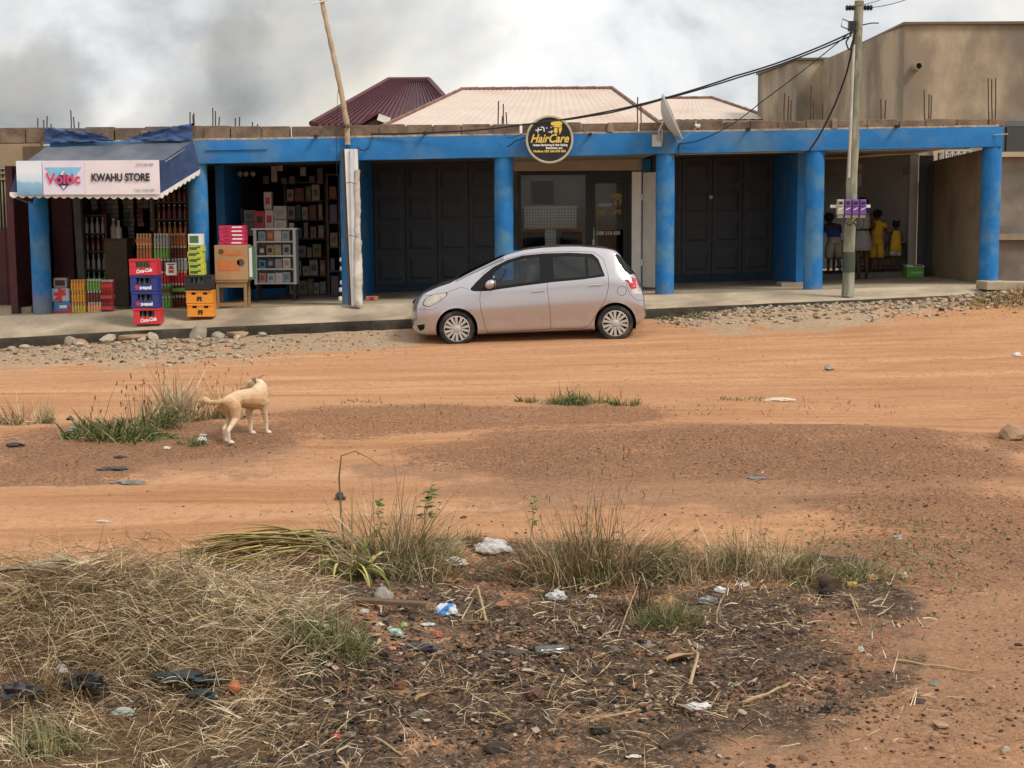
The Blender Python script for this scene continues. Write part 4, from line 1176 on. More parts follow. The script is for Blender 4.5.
rack('bottle_rack', 'dim rack of bottles at the left inside the left store', (rx0 + rx1) / 2, 27.2, rx1 - rx0, fl(-8), 2.0, 5, M_rack)
hz2 = (2.0 - fl(-8) - .04) / 5
for k in range(5):
    bottle_row(f'dim bottle on the {nm_[k]} shelf of the left rack', rx0 + .04, rx1 - .04, 27.15, fl(-8) + .034 + hz2 * k, [DRK, GRN, CLR, DRK, CLR][k], WHT, f'bottles on the {nm_[k]} shelf of the left rack', h=hz2 * .85)
for k, (px, lab) in enumerate(((98, 'clear bottle standing on top of the left rack'),)):
    pass
t = thing('chest_freezer', 'brown cardboard covered counter inside the left store', 'counter', floor_at(121, 27.2))
b = MB(); b.box((0, 0, .62), (.42, .4, 1.22)); b.build('counter_body', mat('dull_card', (.17, .13, .09), (.12, .09, .065), scale=3, rough=.9), t, bevel=.01)
b = MB(); b.box((0, 0, 1.245), (.46, .44, .025)); b.build('counter_top', M_wood_dk, t)
t.name = 'store_counter'
for k, (px, c, h) in enumerate(((117, CLR, .34), (122, WHT, .30))):
    x = X(px, 27.1); t = thing('bottle', ['clear tall bottle on the brown counter of the left store', 'white bottle on the brown counter of the left store'][k], 'bottle', (x, 27.1, fl(-7.3) + 1.255))
    b = MB(); b.lathe([(.06, 0), (.06, h * .6), (.02, h * .8), (.02, h)], seg=10); b.build('bottle_body', plain('bt_' + c[0], c[1], rough=.2), t, smooth_=True)
    b = MB(); b.lathe([(.024, h), (.024, h + .03), (0, h + .03)], seg=8); b.build('cap', M_white, t)

# ---- second store: carton on a wooden stool-table, pink boxes, white display cabinet
tw = P(220, 301, 25.15); tx0, tx1 = X(217, 25.15), X(247, 25.15)
tz = fl(-5); th_ = .50
tb = thing('wooden_table', 'low rough wooden table carrying the big cardboard carton', 'table', ((tx0 + tx1) / 2, 25.35, tz))
wd = tx1 - tx0
b = MB(); b.box((0, 0, th_ - .02), (wd + .04, .42, .035)); b.build('table_top', M_wood, tb)
for sx_ in (-1, 1):
    for sy_ in (-1, 1):
        b = MB(); b.box((sx_ * (wd / 2 - .02), sy_ * .17, (th_ - .04) / 2), (.045, .045, th_ - .042)); b.build('leg', M_wood, tb)
for sy_ in (-1, 1):
    b = MB(); b.box((0, sy_ * .17, .07), (wd - .09, .03, .06)); b.box((0, sy_ * .17, th_ - .085), (wd - .09, .03, .09)); b.build('rail', M_wood, tb)
c_t = thing('cardboard_carton', 'big brown cardboard carton with orange print on the wooden table', 'carton', ((tx0 + tx1) / 2 + .01, 25.33, tz + th_), .0)
cw_, ch_ = .56, .60
M_card = mat('cardboard', (.42, .255, .13), (.36, .21, .10), scale=3, rough=.85)
b = MB(); b.box((0, 0, ch_ / 2), (cw_, .40, ch_)); b.build('carton_box', M_card, c_t, bevel=.006)
M_op = plain('orange_print', (.60, .16, .04))
b = MB(); b.box((.02, -.202, ch_ * .78), (.34, .004, .09)); b.build('print_panel', M_op, c_t); b = MB(); b.box((-.03, -.202, ch_ * .42), (.36, .004, .17)); b.build('print_panel', M_op, c_t)
b = MB(); b.lathe([(0, 0), (.065, 0), (.065, .004), (0, .004)], (.17, -.2, ch_ * .5), 18, M=MX); b.lathe([(0, 0), (.045, 0), (.045, .006), (0, .006)], (-.16, -.2, ch_ * .82), 14, M=MX); b.build('print_roundel', plain('carton_dark_print', (.09, .07, .05)), c_t)
text('BEAUTÉ', .08, M_card, (.06, -.205, ch_ * .785), c_t, name='carton_lettering', width=.22, bold=.004)
b = MB(); b.box((.04, -.202, ch_ * .42), (.2, .006, .012)); b.box((.0, -.202, ch_ * .38), (.26, .006, .012)); b.box((-.02, -.202, ch_ * .46), (.26, .006, .014)); b.build('print_lines', M_card, c_t)
t = tag(MB().box((0, 0, .29), (.12, .34, .58)).build('green_carton', plain('green_cart', (.10, .20, .13)), bevel=.005, loc=(tx1 + .045, 25.40, tz + .5)), 'narrow green and white carton standing beside the brown carton', 'carton')
b = MB(); b.box((.03, -.172, .3), (.05, .004, .5)); b.build('print_stripe', M_white, t)
for k in range(5):
    t = thing('pink_box', f'flat crimson box, {nm_[k] if k < 4 else "topmost"} in the stack on the brown carton', 'box', ((tx0 + tx1) / 2 + .03 + rn.uniform(-.01, .01), 25.33, tz + th_ + ch_ + .003 + .067 * k), rn.uniform(-.04, .04), 'crimson boxes on the brown carton')
    b = MB(); b.box((0, 0, .033), (.44, .3, .063)); b.build('box_body', plain('crimson', (.55, .03, .10), rough=.45), t, bevel=.004)
    b = MB(); b.box((.09, -.152, .036), (.17, .004, .022)); b.build('box_print', M_wlet, t)
    b = MB(); b.box((-.09, -.152, .03), (.1, .004, .012)); b.build('box_small_print', plain('dark_crimson', (.2, .01, .04)), t)
# white display cabinet
cab = thing('display_cabinet', 'white open display cabinet of small boxed goods in the second store', 'cabinet', (X(278, 27.2), 27.2, fl(-4.3)))
xa, xb = X(258, 27.2), X(297, 27.2); cwid = xb - xa; cz0, cz1 = P(278, 284, 27.2).z - fl(-4.3), P(278, 229.5, 27.2).z - fl(-4.3)
for s_ in (-1, 1):
    b = MB(); b.box((s_ * (cwid / 2), 0, (cz0 + cz1) / 2), (.05, .36, cz1 - cz0)); b.build('side_panel', M_white, cab)
b = MB(); b.box((0, 0, cz1 + .012), (cwid + .12, .40, .03)); b.build('cabinet_top', M_white, cab)
b = MB(); b.box((0, .17, (cz0 + cz1) / 2), (cwid - .06, .02, cz1 - cz0 - .02)); b.build('cabinet_back', M_room, cab)
for s_ in (-1, 1):
    for y in (-.14, .14): MB().box((s_ * (cwid / 2 - .02), y, cz0 / 2), (.05, .05, cz0)).build('foot', M_black, cab)
shz = [cz0 + .02 + (cz1 - cz0) * q for q in (0, .26, .5, .76)]
for z in shz:
    b = MB(); b.box((0, -.01, z), (cwid - .06, .32, .025)); b.build('shelf', M_white, cab)
palette = [(.45, .10, .05), (.55, .53, .50), (.30, .33, .36), (.08, .06, .05), (.42, .30, .14), (.10, .30, .36), (.6, .58, .54), (.5, .25, .25), (.05, .05, .06), (.36, .36, .38)]
cn = ['rust red', 'off white', 'slate grey', 'dark brown', 'tan', 'teal', 'cream', 'dusty pink', 'black', 'grey']
lay = [[7, 1, 6, 9], [5, 8, 2, 1], [3, 4, 4, 2], [2, 0, 1, 9]]
for si, z in enumerate(shz):
    xx = -cwid / 2 + .06
    for k in range(4):
        wbx = (cwid - .14) / 4 * rn.uniform(.86, .98); hb = (cz1 - cz0) * rn.uniform(.15, .20); ci = lay[si][k]
        nmz = ['bottom', 'second', 'third', 'top'][si]; pos = ['leftmost', 'second from left', 'third from left', 'rightmost'][k]
        t = thing('goods_box', f'{cn[ci]} box {pos} on the {nmz} shelf of the white cabinet', 'box', cab.location + Vector((xx + wbx / 2, -.04, z + .014)), rn.uniform(-.06, .06), 'boxed goods in the white cabinet')
        b = MB(); b.box((0, 0, hb / 2), (wbx, .2, hb)); b.build('box_body', plain('goods_%d' % ci, palette[ci], rough=.5), t, bevel=.004)
        b = MB(); c2 = palette[(ci + 3 + k) % 10]; b.box((0, -.102, hb * .5), (wbx * .55, .004, hb * .45)); b.build('box_print', plain('goods_%d' % ((ci + 3 + k) % 10), c2, rough=.5), t)
        xx += (cwid - .14) / 4
# boxes on top of the cabinet
def loose_box(label, px0, px1, py0, py1, Y, c, c2, depth=.2, name='goods_box'):
    a, b_ = P(px0, py1, Y), P(px1, py0, Y); w_, h_ = b_.x - a.x, b_.z - a.z
    t = thing(name, label, 'box', ((a.x + b_.x) / 2, Y, a.z), 0)
    b = MB(); b.box((0, 0, h_ / 2), (w_, depth, h_)); b.build('box_body', plain('lb_%g_%g' % c[:2], c, rough=.55), t, bevel=.005)
    b = MB(); b.box((0, -depth / 2 - .001, h_ * .5), (w_ * .6, .004, h_ * .4)); b.build('box_print', plain('lb_%g_%g' % c2[:2], c2, rough=.55), t)
    return t
ctp = 228.4
loose_box('red and black box standing on the left of the white cabinet top', 256, 265, 211, ctp, 27.2, (.40, .03, .05), (.04, .02, .02))
loose_box('white and crimson box standing in the middle of the white cabinet top', 266, 274, 210, ctp, 27.2, (.46, .38, .36), (.4, .04, .07))
loose_box('tall white box with crimson end piled over the cabinet top boxes', 265, 272, 192, 209.6, 27.25, (.42, .38, .37), (.4, .04, .07))
loose_box('white box on the right of the white cabinet top', 275, 287, 220, ctp, 27.2, (.44, .43, .40), (.36, .34, .30))
loose_box('grey box lying on the white box at the right of the cabinet top', 274.5, 287, 206, 219.6, 27.25, (.34, .33, .32), (.28, .27, .26))
loose_box('small pale jar box at the right edge of the white cabinet top', 290, 294, 223, ctp, 27.2, (.4, .38, .33), (.2, .18, .15))
loose_box('pale grey box piled behind the crimson boxes, upper', 245, 256, 210, 222, 28.0, (.33, .33, .32), (.22, .2, .2))
loose_box('pale grey box piled behind the crimson boxes, lower', 244, 256, 222.4, 236, 28.0, (.30, .29, .28), (.35, .2, .2))
loose_box('tall dim grey box standing at the left back of the second store', 235, 245, 180, 236, 29.5, (.20, .20, .20), (.13, .13, .13))
loose_box('dim grey box beside the tall one at the left back of the second store', 228, 234.5, 194, 236, 29.6, (.16, .16, .16), (.11, .11, .12))
loose_box('dim patterned box low at the left back of the second store', 230, 243, 208, 236, 29.0, (.22, .2, .2), (.12, .1, .1))
# dark rear shelves with goods
def shelf_unit(label, px0, px1, Y, zt_, nsh, gname, seed, pal, dim=1.0, per=6):
    x0, x1 = X(px0, Y), X(px1, Y); zb_ = fl(x0)
    rack('goods_shelf', label, (x0 + x1) / 2, Y, x1 - x0, zb_, zt_, nsh, M_wood_dk)
    r_ = random.Random(seed); hz_ = (zt_ - zb_ - .04) / nsh
    for k in range(nsh):
        q = x0 + .05
        i = 0
        while q < x1 - .14:
            w_ = r_.uniform(.08, .2); w_ = min(w_, x1 - .05 - q); h_ = hz_ * r_.uniform(.45, .85); c = pal[r_.randrange(len(pal))]
            t = tag(MB().box((0, 0, h_ / 2), (w_ * .94, .18, h_)).build('goods_box', plain('sh_%g' % c[0], c, rough=.6), bevel=.006, loc=(q + w_ / 2, Y - .05, zb_ + .034 + hz_ * k)),
                    f'boxed goods on the {nm_[min(k, 7)]} shelf of the {gname}', 'box', f'goods on the {nm_[min(k, 7)]} shelf of the {gname}')
            b = MB(); b.box((0, -.092, h_ * .5), (w_ * .5, .004, h_ * .4)); b.build('box_print', plain('sh_%g' % pal[(i + 2) % len(pal)][0], pal[(i + 2) % len(pal)], rough=.6), t)
            q += w_ + r_.uniform(.0, .04); i += 1
pal_d = [(.30, .28, .26), (.40, .38, .36), (.26, .08, .06), (.10, .12, .20), (.34, .24, .12), (.12, .18, .12), (.45, .42, .36)]
shelf_unit('dark wooden shelves of goods across the back of the second store', 288, 330, 28.9, 2.62, 6, 'back shelves', 5, pal_d)
shelf_unit('narrow wooden shelf of goods at the right inside the second store', 330, 343, 28.2, 2.75, 5, 'narrow right shelf', 6, [(.24, .20, .15), (.30, .27, .23), (.2, .1, .07), (.1, .1, .1)])
# things hanging under the lintel of the second store
hang = [(240, 172, 176, 'round'), (246, 172, 176, 'round'), (253, 172, 176, 'round'), (274, 166, 182, 'white'), (280, 164, 171, 'white'), (303, 167, 176, 'pale'), (320, 168, 184, 'dark'), (266, 176, 184, 'dark'), (284, 178, 184, 'dark'), (292, 176, 184, 'dark'), (312, 176, 183, 'dark')]
ordn = ['first', 'second', 'third', 'fourth', 'fifth', 'sixth', 'seventh', 'eighth', 'ninth', 'tenth', 'eleventh']
order = sorted(range(len(hang)), key=lambda i: hang[i][0])
for rank, i in enumerate(order):
    px, y0, y1, kd = hang[i]; a, b_ = P(px, y0, 28.3), P(px, y1, 28.3)
    t = thing('hanging_goods', f'{ {"round": "small round bright item", "white": "white packet", "pale": "pale packet", "dark": "dim dark packet"}[kd]} hanging {ordn[rank]} from left under the lintel of the second store', 'hanging goods', (a.x, 28.3, b_.z), 0, 'goods hanging in the second store')
    h_ = a.z - b_.z; c = {'round': (.5, .5, .48), 'white': (.42, .40, .38), 'pale': (.32, .30, .28), 'dark': (.10, .09, .09)}[kd]
    b = MB()
    if kd == 'round': b.lathe([(0, -.02), (.045, -.015), (.05, 0), (.045, .015), (0, .02)], (0, 0, h_ / 2), 14, M=MX)
    else: b.box((0, 0, h_ / 2), (.11, .05, h_))
    b.build('packet', plain('hang_' + kd, c), t, bevel=.006)
    b = MB(); b.tube([(0, 0, h_ * .95), (0, 0, bb(a.x) + .05 - b_.z)], .004, 5); b.build('string', M_cable, t)
# white pots strung at the right jamb of the second store
for k, (px, py) in enumerate(((341.5, 260), (342, 269), (342, 283), (341, 290), (340.5, 299))):
    a = P(px, py, 26.2); t = tag(MB().lathe([(0, -.035), (.035, -.03), (.045, 0), (.035, .04), (.03, .045), (0, .045)], seg=12).build('white_pot', M_white, loc=a, smooth_=True), f'small white pot hanging {nm_[4 - k] if k < 4 else "lowest"} on the right jamb of the second store' if k not in (0, 4) else f'small white pot hanging {"topmost" if k == 0 else "lowest"} on the right jamb of the second store', 'pot', 'white pots on the right jamb')
# strips of sachets and packets hung inside the left store
r_ = random.Random(31)
for k, px in enumerate((97, 103, 110, 117, 124, 132, 139, 146, 153)):
    a = P(px, 196, 27.6); c = [(.20, .19, .18), (.16, .05, .04), (.08, .09, .15), (.20, .17, .09), (.09, .13, .08)][k % 5]; x = a.x + r_.uniform(-.05, .05); z1 = bb(x) + .02; t = thing('sachet_strip', f'strip of hanging sachets, {ordn[k]} from left under the awning of the left store', 'sachet strip', (x, 27.6, z1), 0, 'sachet strips in the left store')
    b = MB(); n_ = 3 + r_.randrange(11)
    for j in range(n_): b.box((r_.uniform(-.01, .01), r_.uniform(-.015, .015), -.45 - .085 * j), (.11, .012, .075), rot=(r_.uniform(-.3, .3), 0, r_.uniform(-.2, .2)))
    b.tube([(0, 0, 0), (0, .0, -.45 - .085 * n_)], .004, 4); b.build('strip', plain('sachet_%d' % (k % 5), c, rough=.3), t)
# small orange-purple packet on the floor by the third bay
t = tag(MB().box((0, 0, .04), (.22, .1, .08)).build('snack_packet', plain('packet_orange', (.55, .18, .04)), bevel=.01, loc=floor_at(372.5, 26.2) + Vector((0, 0, .002))), 'small orange and purple packet on the floor left of the shutter', 'packet')
b = MB(); b.box((.0, -.052, .04), (.08, .005, .05)); b.build('packet_print', plain('packet_purple', (.2, .03, .2)), t)

# ---- open shop on the right: table of goods, posters, green box
tb = thing('goods_table', 'low dark table of goods in the open shop behind the children', 'table', (X(868, 29.3), 29.3, fl(7)))
wd = X(905, 29.3) - X(828, 29.3)
b = MB(); b.box((0, 0, .38), (wd, .5, .04)); b.build('table_top', M_wood_dk, tb)
for sx_ in (-1, 0, 1):
    b = MB(); b.box((sx_ * (wd / 2 - .04), -.2, .18), (.05, .05, .36)); b.build('leg', M_wood_dk, tb)
b = MB(); b.box((0, -.2, .2), (wd - .2, .03, .05)); b.build('rail', M_wood_dk, tb)
r_ = random.Random(2)
tabgoods = [(832, 'grey tin'), (840, 'orange tin'), (850, 'dark tin'), (862, 'white bowl'), (874, 'grey carton'), (882, 'pale carton'), (891, 'dim jar'), (898, 'white jar'), (903, 'dark jar')]
for px, nm in tabgoods:
    c = {'grey': (.25, .25, .25), 'orange': (.5, .14, .05), 'dark': (.05, .05, .05), 'white': (.5, .5, .48), 'pale': (.4, .38, .36), 'dim': (.14, .13, .12)}[nm.split()[0]]
    x = X(px, 29.15); b = MB(); hh = r_.uniform(.16, .34)
    if 'carton' in nm: b.box((0, 0, hh / 2), (.2, .16, hh))
    elif 'bowl' in nm: b.lathe([(.05, 0), (.1, .06), (.13, .12), (.12, .12), (.09, .06), (0, .02)], seg=14)
    else: b.lathe([(.07, 0), (.07, hh * .8), (.055, hh * .86), (.06, hh), (0, hh)], seg=12)
    tag(b.build(nm.replace(' ', '_'), plain('tg_' + nm.split()[0], c), loc=(x, 29.15, fl(7) + .402), smooth_=True), f'{nm} standing on the low table in the open shop' , nm.split()[1])
gb = thing('fruit_carton', 'green box with white and red lid edge on the floor of the open shop', 'box', floor_at(913.5, 28.25) + Vector((0, 0, .002)), .0)
gw = X(922, 28.25) - X(905, 28.25)
b = MB(); b.box((0, 0, .10), (gw, .26, .20)); b.build('box_body', plain('bright_green', (.12, .42, .06)), gb, bevel=.005)
b = MB(); b.box((0, 0, .22), (gw + .006, .266, .04)); b.build('box_lid', M_white, gb, bevel=.005)
b = MB(); b.box((.05, -.135, .225), (gw * .6, .004, .025)); b.build('lid_print', plain('lid_red', (.5, .06, .10)), gb)
b = MB(); b.box((.02, -.132, .09), (gw * .6, .004, .05)); b.build('box_print', plain('pale_green', (.35, .6, .22)), gb)
for k, (px0, px1, py0, py1, lab) in enumerate(((856, 862, 164, 187, 'faded pink and white poster hung beside the utility pole'), (903, 910, 166, 175, 'dim wall clock box high in the open shop'))):
    a, b_ = P(px0, py1, 28.9), P(px1, py0, 28.9)
    t = tag(MB().box((0, 0, 0), (b_.x - a.x, .03, b_.z - a.z)).build('wall_poster' if k == 0 else 'wall_box', plain('poster_pale' if k == 0 else 'dim_box', (.34, .30, .28) if k == 0 else (.16, .15, .15)), loc=((a.x + b_.x) / 2, 28.9, (a.z + b_.z) / 2), bevel=.003), lab, 'poster' if k == 0 else 'box')
    b = MB(); b.box((0, -.017, .08 if k == 0 else 0), ((b_.x - a.x) * .8, .004, .1)); b.build('print', plain('poster_red', (.22, .13, .12)), t)
# ================================================================== neighbours and houses behind
def wallbox(mb, x0, x1, y0, y1, z0, z1, mi=0): return mb.slab(x0, x1, y0, y1, z0, z1, mi)


# left neighbour: cream wall, barred window, maroon sheet gate
nb = thing('neighbour_house', 'cream plastered neighbour house with barred window at the left edge', 'house', (-10.6, 27.2, .2))
M_cream = mat('cream_plaster', (.36, .285, .18), (.28, .22, .14), scale=1.5, rough=.95, bump=.2, c3=(.2, .16, .11), scale3=.8)
xw = X(47, 26.6); zt1 = P(10, 139, 26.6).z; zs = P(10, 168, 26.6).z; zw = P(10, 228, 26.6).z
mb = MB(); mb.slab(-16, xw, 26.6, 26.8, zs, zt1 + .02)
mb.slab(X(25, 26.6), xw, 26.62, 26.78, zw, zs - .002); mb.slab(-16, X(-30, 26.6), 26.62, 26.78, zw, zs - .002)
wb(mb, 'wall', M_cream, nb)
mb = MB(); x = -16; r_ = random.Random(9)
while x < xw + .3:
    mb.slab(x, min(x + .44, xw + .35), 26.58, 26.8, zt1 + .022, P(10, 130.5, 26.6).z + r_.uniform(-.015, .015)); x += .465
wb(mb, 'parapet', M_block, nb, bevel=.008)
mb = MB(); mb.slab(-16, X(20, 26.7), 27.0, 27.05, zw - .3, zs); wb(mb, 'window_pane', plain('dark_void', (.03, .025, .02)), nb)
mb = MB(); M_bar = plain('bar_paint', (.30, .27, .20))
for k in range(-14, 7):
    px = 3.2 * k; mb.slab(X(px, 26.6), X(px + 1.1, 26.6), 26.63, 26.66, zw, zs - .01)
for py in (172, 178, 229): mb.slab(-16, X(21, 26.6), 26.61, 26.63, P(10, py, 26.6).z - .03, P(10, py, 26.6).z)
mb.slab(X(19.5, 26.6), X(22.5, 26.6), 26.60, 26.66, zw, zs - .01)
wb(mb, 'window_bars', M_bar, nb)
mb = MB()
for i in range(60):
    x = X(50, 26.5) - .1 * i; mb.box((x, 26.5 + (.012 if i % 2 else 0), (zw + .0) / 2), (.098, .02, zw - .0))
wb(mb, 'sheet_gate', M_maroon, nb)
mb = MB(); mb.slab(-16, X(36, 26), 25.75, 26.45, -.1, fl(-8.5) + .1); wb(mb, 'step', M_conc, nb)


def hip_house(name, label, x0, x1, y0, y1, ze, zr, rx0, rx1, m_roof, m_wall, over=.4):
    t = thing(name, label, 'house', ((x0 + x1) / 2, (y0 + y1) / 2, 0))
    mb = MB(); mb.slab(x0, x1, y0, y1, -.5, ze - .05); wb(mb, 'wall', m_wall, t)
    ym = (y0 + y1) / 2; a = [(x0 - over, y0 - over, ze), (x1 + over, y0 - over, ze), (x1 + over, y1 + over, ze), (x0 - over, y1 + over, ze), (rx0, ym, zr), (rx1, ym, zr)]
    mb = MB()
    # corrugated slopes: strips with alternating height
    def slope(p0, p1, q1, q0, n):
        p0, p1, q0, q1 = map(Vector, (p0, p1, q0, q1)); nrm = (p1 - p0).cross(q0 - p0 if (q0 - p0).length > .01 else q1 - p0).normalized()
        if nrm.z < 0: nrm = -nrm
        rows = [[p0.lerp(p1, i / n) + nrm * (.014 if i % 2 else 0) for i in range(n + 1)], [q0.lerp(q1, i / n) + nrm * (.014 if i % 2 else 0) for i in range(n + 1)]]
        mb.grid(rows)
    n_ = int((x1 - x0) / .22) * 2; m_ = int((y1 - y0) / .22) * 2
    slope(a[0], a[1], a[5], a[4], n_); slope(a[2], a[3], a[4], a[5], n_); slope(a[1], a[2], a[5], a[5], m_); slope(a[3], a[0], a[4], a[4], m_)
    mb.slab(x0 - over + .02, x1 + over - .02, y0 - over + .02, y1 + over - .02, ze - .12, ze - .02)
    rf = wb(mb, 'roof', m_roof, t)
    rc = MB()
    for p_, q_ in ((a[4], a[5]), (a[0], a[4]), (a[1], a[5]), (a[2], a[5]), (a[3], a[4])):
        p_, q_ = Vector(p_), Vector(q_); n2 = max(2, int((q_ - p_).length / .45))
        for i in range(n2):
            u, v = p_.lerp(q_, i / n2), p_.lerp(q_, (i + 1) / n2); rc.tube([u + Vector((0, 0, .03)), v + Vector((0, 0, .045))], .05, 6)
    sub(rc, 'ridge_cap', mat('rusty_ridge', (.24, .13, .10), (.14, .075, .06), scale=4, rough=.8) if m_roof is M_pink else m_roof, rf)
    return t


Yh = 44
pk = P(462, 90, Yh); pr = P(612, 90, Yh); ev = P(385, 137, 38)
hip_house('hip_roof_house', 'house with broad pale pink hipped roof directly behind the salon', P(372, 133, 38).x, P(662, 130, 38).x, 38, 50, P(512, 140, 38).z, pk.z, pk.x, pr.x, M_pink, M_cream)
pk = P(667, 99, 49); pr = P(712, 98, 49)
hip_house('hip_roof_house', 'smaller pale pink hipped roof house beyond, left of the brown house', P(600, 125, 45).x, P(765, 118, 45).x, 45, 53, P(700, 120, 45).z, pk.z, pk.x, pr.x, M_pink, M_cream, over=.2)
# maroon roof house: gabled front with a small dormer gable
mr = thing('maroon_roof_house', 'house with dark maroon sheet roof behind the bamboo mast', 'house', (P(380, 130, 46).x, 46, 0))
M_mar_roof = mat('maroon_roof_sheet', (.10, .035, .045), (.075, .026, .034), scale=2, rough=.55)
x0, xp, x1 = P(326, 124, 46).x, P(397, 81, 51).x, P(455, 124, 46).x; zp, ze = P(398, 81.5, 51).z, P(318, 126, 46).z
mb = MB(); mb.slab(x0 + .5, x1 - .5, 46.2, 56, -.5, ze - .1); wb(mb, 'wall', M_cream, mr)
mb = MB()
def ribs(p0, p1, q0, q1, n):
    p0, p1, q0, q1 = map(Vector, (p0, p1, q0, q1)); nrm = (p1 - p0).cross(q0 - p0).normalized(); nrm = nrm if nrm.z > 0 else -nrm
    rows = [[], []]
    for i in range(n):
        for f, h in ((0, 0), (.8, 0), (.82, .07), (.98, .07)):
            rows[0].append(p0.lerp(p1, (i + f) / n) + nrm * h); rows[1].append(q0.lerp(q1, (i + f) / n) + nrm * h)
    mb.grid(rows)
# hipped: the near slope faces the viewer, rising to a ridge
ribs((x0 - .4, 45.6, ze), (x1 + .4, 45.6, ze), (xp - .3, 51, zp), (xp + 1.1, 51, zp), 26)
ribs((x1 + .4, 45.6, ze), (x1 + .4, 56.4, ze), (xp + 1.1, 51, zp), (xp + 1.11, 51, zp), 20)
ribs((x0 - .4, 56.4, ze), (x0 - .4, 45.6, ze), (xp - .31, 51, zp), (xp - .3, 51, zp), 20)
ribs((x1 + .4, 56.4, ze), (x0 - .4, 56.4, ze), (xp + 1.1, 51, zp), (xp - .3, 51, zp), 26)
rf = wb(mb, 'roof', M_mar_roof, mr)
mb = MB()
for p_, q_ in (((x0 - .4, 45.6, ze), (xp - .3, 51, zp)), ((x1 + .4, 45.6, ze), (xp + 1.1, 51, zp)), ((xp - .3, 51, zp), (xp + 1.1, 51, zp))): mb.tube([Vector(p_) + Vector((0, 0, .05)), Vector(q_) + Vector((0, 0, .05))], .1, 6)
sub(mb, 'ridge_cap', M_mar_roof, rf)
# small front gable
mb = MB(); a, t_, c_ = P(352, 127, 44.5), P(377, 111, 44.5), P(403, 127, 44.5)
for u, v in ((a, t_), (t_, c_)):
    mb.hexa([u + Vector((0, 0, -.1)), v + Vector((0, 0, -.1)), v + Vector((0, 4.5, -.1)), u + Vector((0, 4.5, -.1)), u, v, v + Vector((0, 4.5, 0)), u + Vector((0, 4.5, 0))])
wb(mb, 'porch_roof', M_mar_roof, mr)
mb = MB(); k_ = .84; b0_ = a.z; mb.prism([((a.x - t_.x) * k_ + t_.x, b0_ - 1.0), ((c_.x - t_.x) * k_ + t_.x, b0_ - 1.0), ((c_.x - t_.x) * k_ + t_.x, b0_ - .02), (t_.x, t_.z - .22), ((a.x - t_.x) * k_ + t_.x, b0_ - .02)], 44.62, 44.9); wb(mb, 'porch_gable', plain('gable_dark', (.05, .025, .025)), mr)
mb = MB(); q = P(384, 119, 44.4); mb.box(q, (.38, .06, .2), rot=(0, .35, 0)); wb(mb, 'barge_board', M_white, mr)
t_l = P(345, 110, 46)
mb = MB(); a = P(316, 126, 44.8); t_ = P(338, 106, 47)
# brown L-shaped unfinished house upper right
bh_ = thing('brown_house', 'tall unfinished brown rendered house with parapet roof rising at the upper right', 'house', (11, 36, 0))
zT = P(905, 25, 33.5).z
xa_ = P(905, 25, 33.5).x; xb_ = P(823, 60, 41.07).x; xc_ = P(797, 60, 41.07).x; xd_ = xc_ - .05
M_brn = mat('brown_render', (.42, .345, .245), (.25, .205, .15), scale=.8, rough=.95, bump=.25, bscale=12, detail=9, c3=(.18, .155, .125), scale3=.7, contrast=.3, stretch=(1, 1, .55))
mb = MB(); mb.slab(xa_, 22, 33.5, 50, -.3, zT); mb.slab(xb_ - .03, xa_ - .002, 41.07, 43.6, -.3, zT - .003); 
mb.hexa([(xa_ - .0, 33.51, -.3), (xa_ + .01, 33.51, -.3), (xa_ + .01, 41.1, -.3), (xb_, 41.1, -.3), (xa_ - .0, 33.51, zT - .002), (xa_ + .01, 33.51, zT - .002), (xa_ + .01, 41.1, zT - .002), (xb_, 41.1, zT - .002)])
xe_ = P(758, 75, 45.5).x; mb.hexa([(xc_, 41.07, -.3), (xb_ - .03, 41.07, -.3), (xb_ - .03, 45.5, -.3), (xe_, 45.5, -.3), (xc_, 41.07, zT - .002), (xb_ - .03, 41.07, zT - .002), (xb_ - .03, 45.5, zT - .002), (xe_, 45.5, zT - .002)])
wb(mb, 'wall', M_brn, bh_)
mb = MB(); mb.slab(xa_ - .05, 22.05, 33.42, 33.6, zT + .002, zT + .06); mb.slab(xa_ - .05, xa_ + .1, 33.6, 41.0, zT + .002, zT + .06); mb.slab(xc_ - .06, xa_ - .052, 41.0, 41.15, zT + .002, zT + .06); mb.hexa([(xc_ - .06, 41.15, zT + .002), (xc_ + .1, 41.15, zT + .002), (xe_ + .1, 45.5, zT + .002), (xe_ - .06, 45.5, zT + .002), (xc_ - .06, 41.15, zT + .06), (xc_ + .1, 41.15, zT + .06), (xe_ + .1, 45.5, zT + .06), (xe_ - .06, 45.5, zT + .06)])
wb(mb, 'coping', plain('coping_brown', (.13, .10, .075)), bh_)
q = P(916, 67, 33.4); mb = MB(); mb.lathe([(.09, -.12), (.09, .25), (.07, .25), (.07, -.12)], q, 16, M=MX); wb(mb, 'drain_pipe', M_conc, bh_, smooth_=True)
mb = MB(); mb.lathe([(0, -.1), (.068, -.1), (.068, .12), (0, .12)], q, 14, M=MX); wb(mb, 'drain_pipe_bore', M_black, bh_)
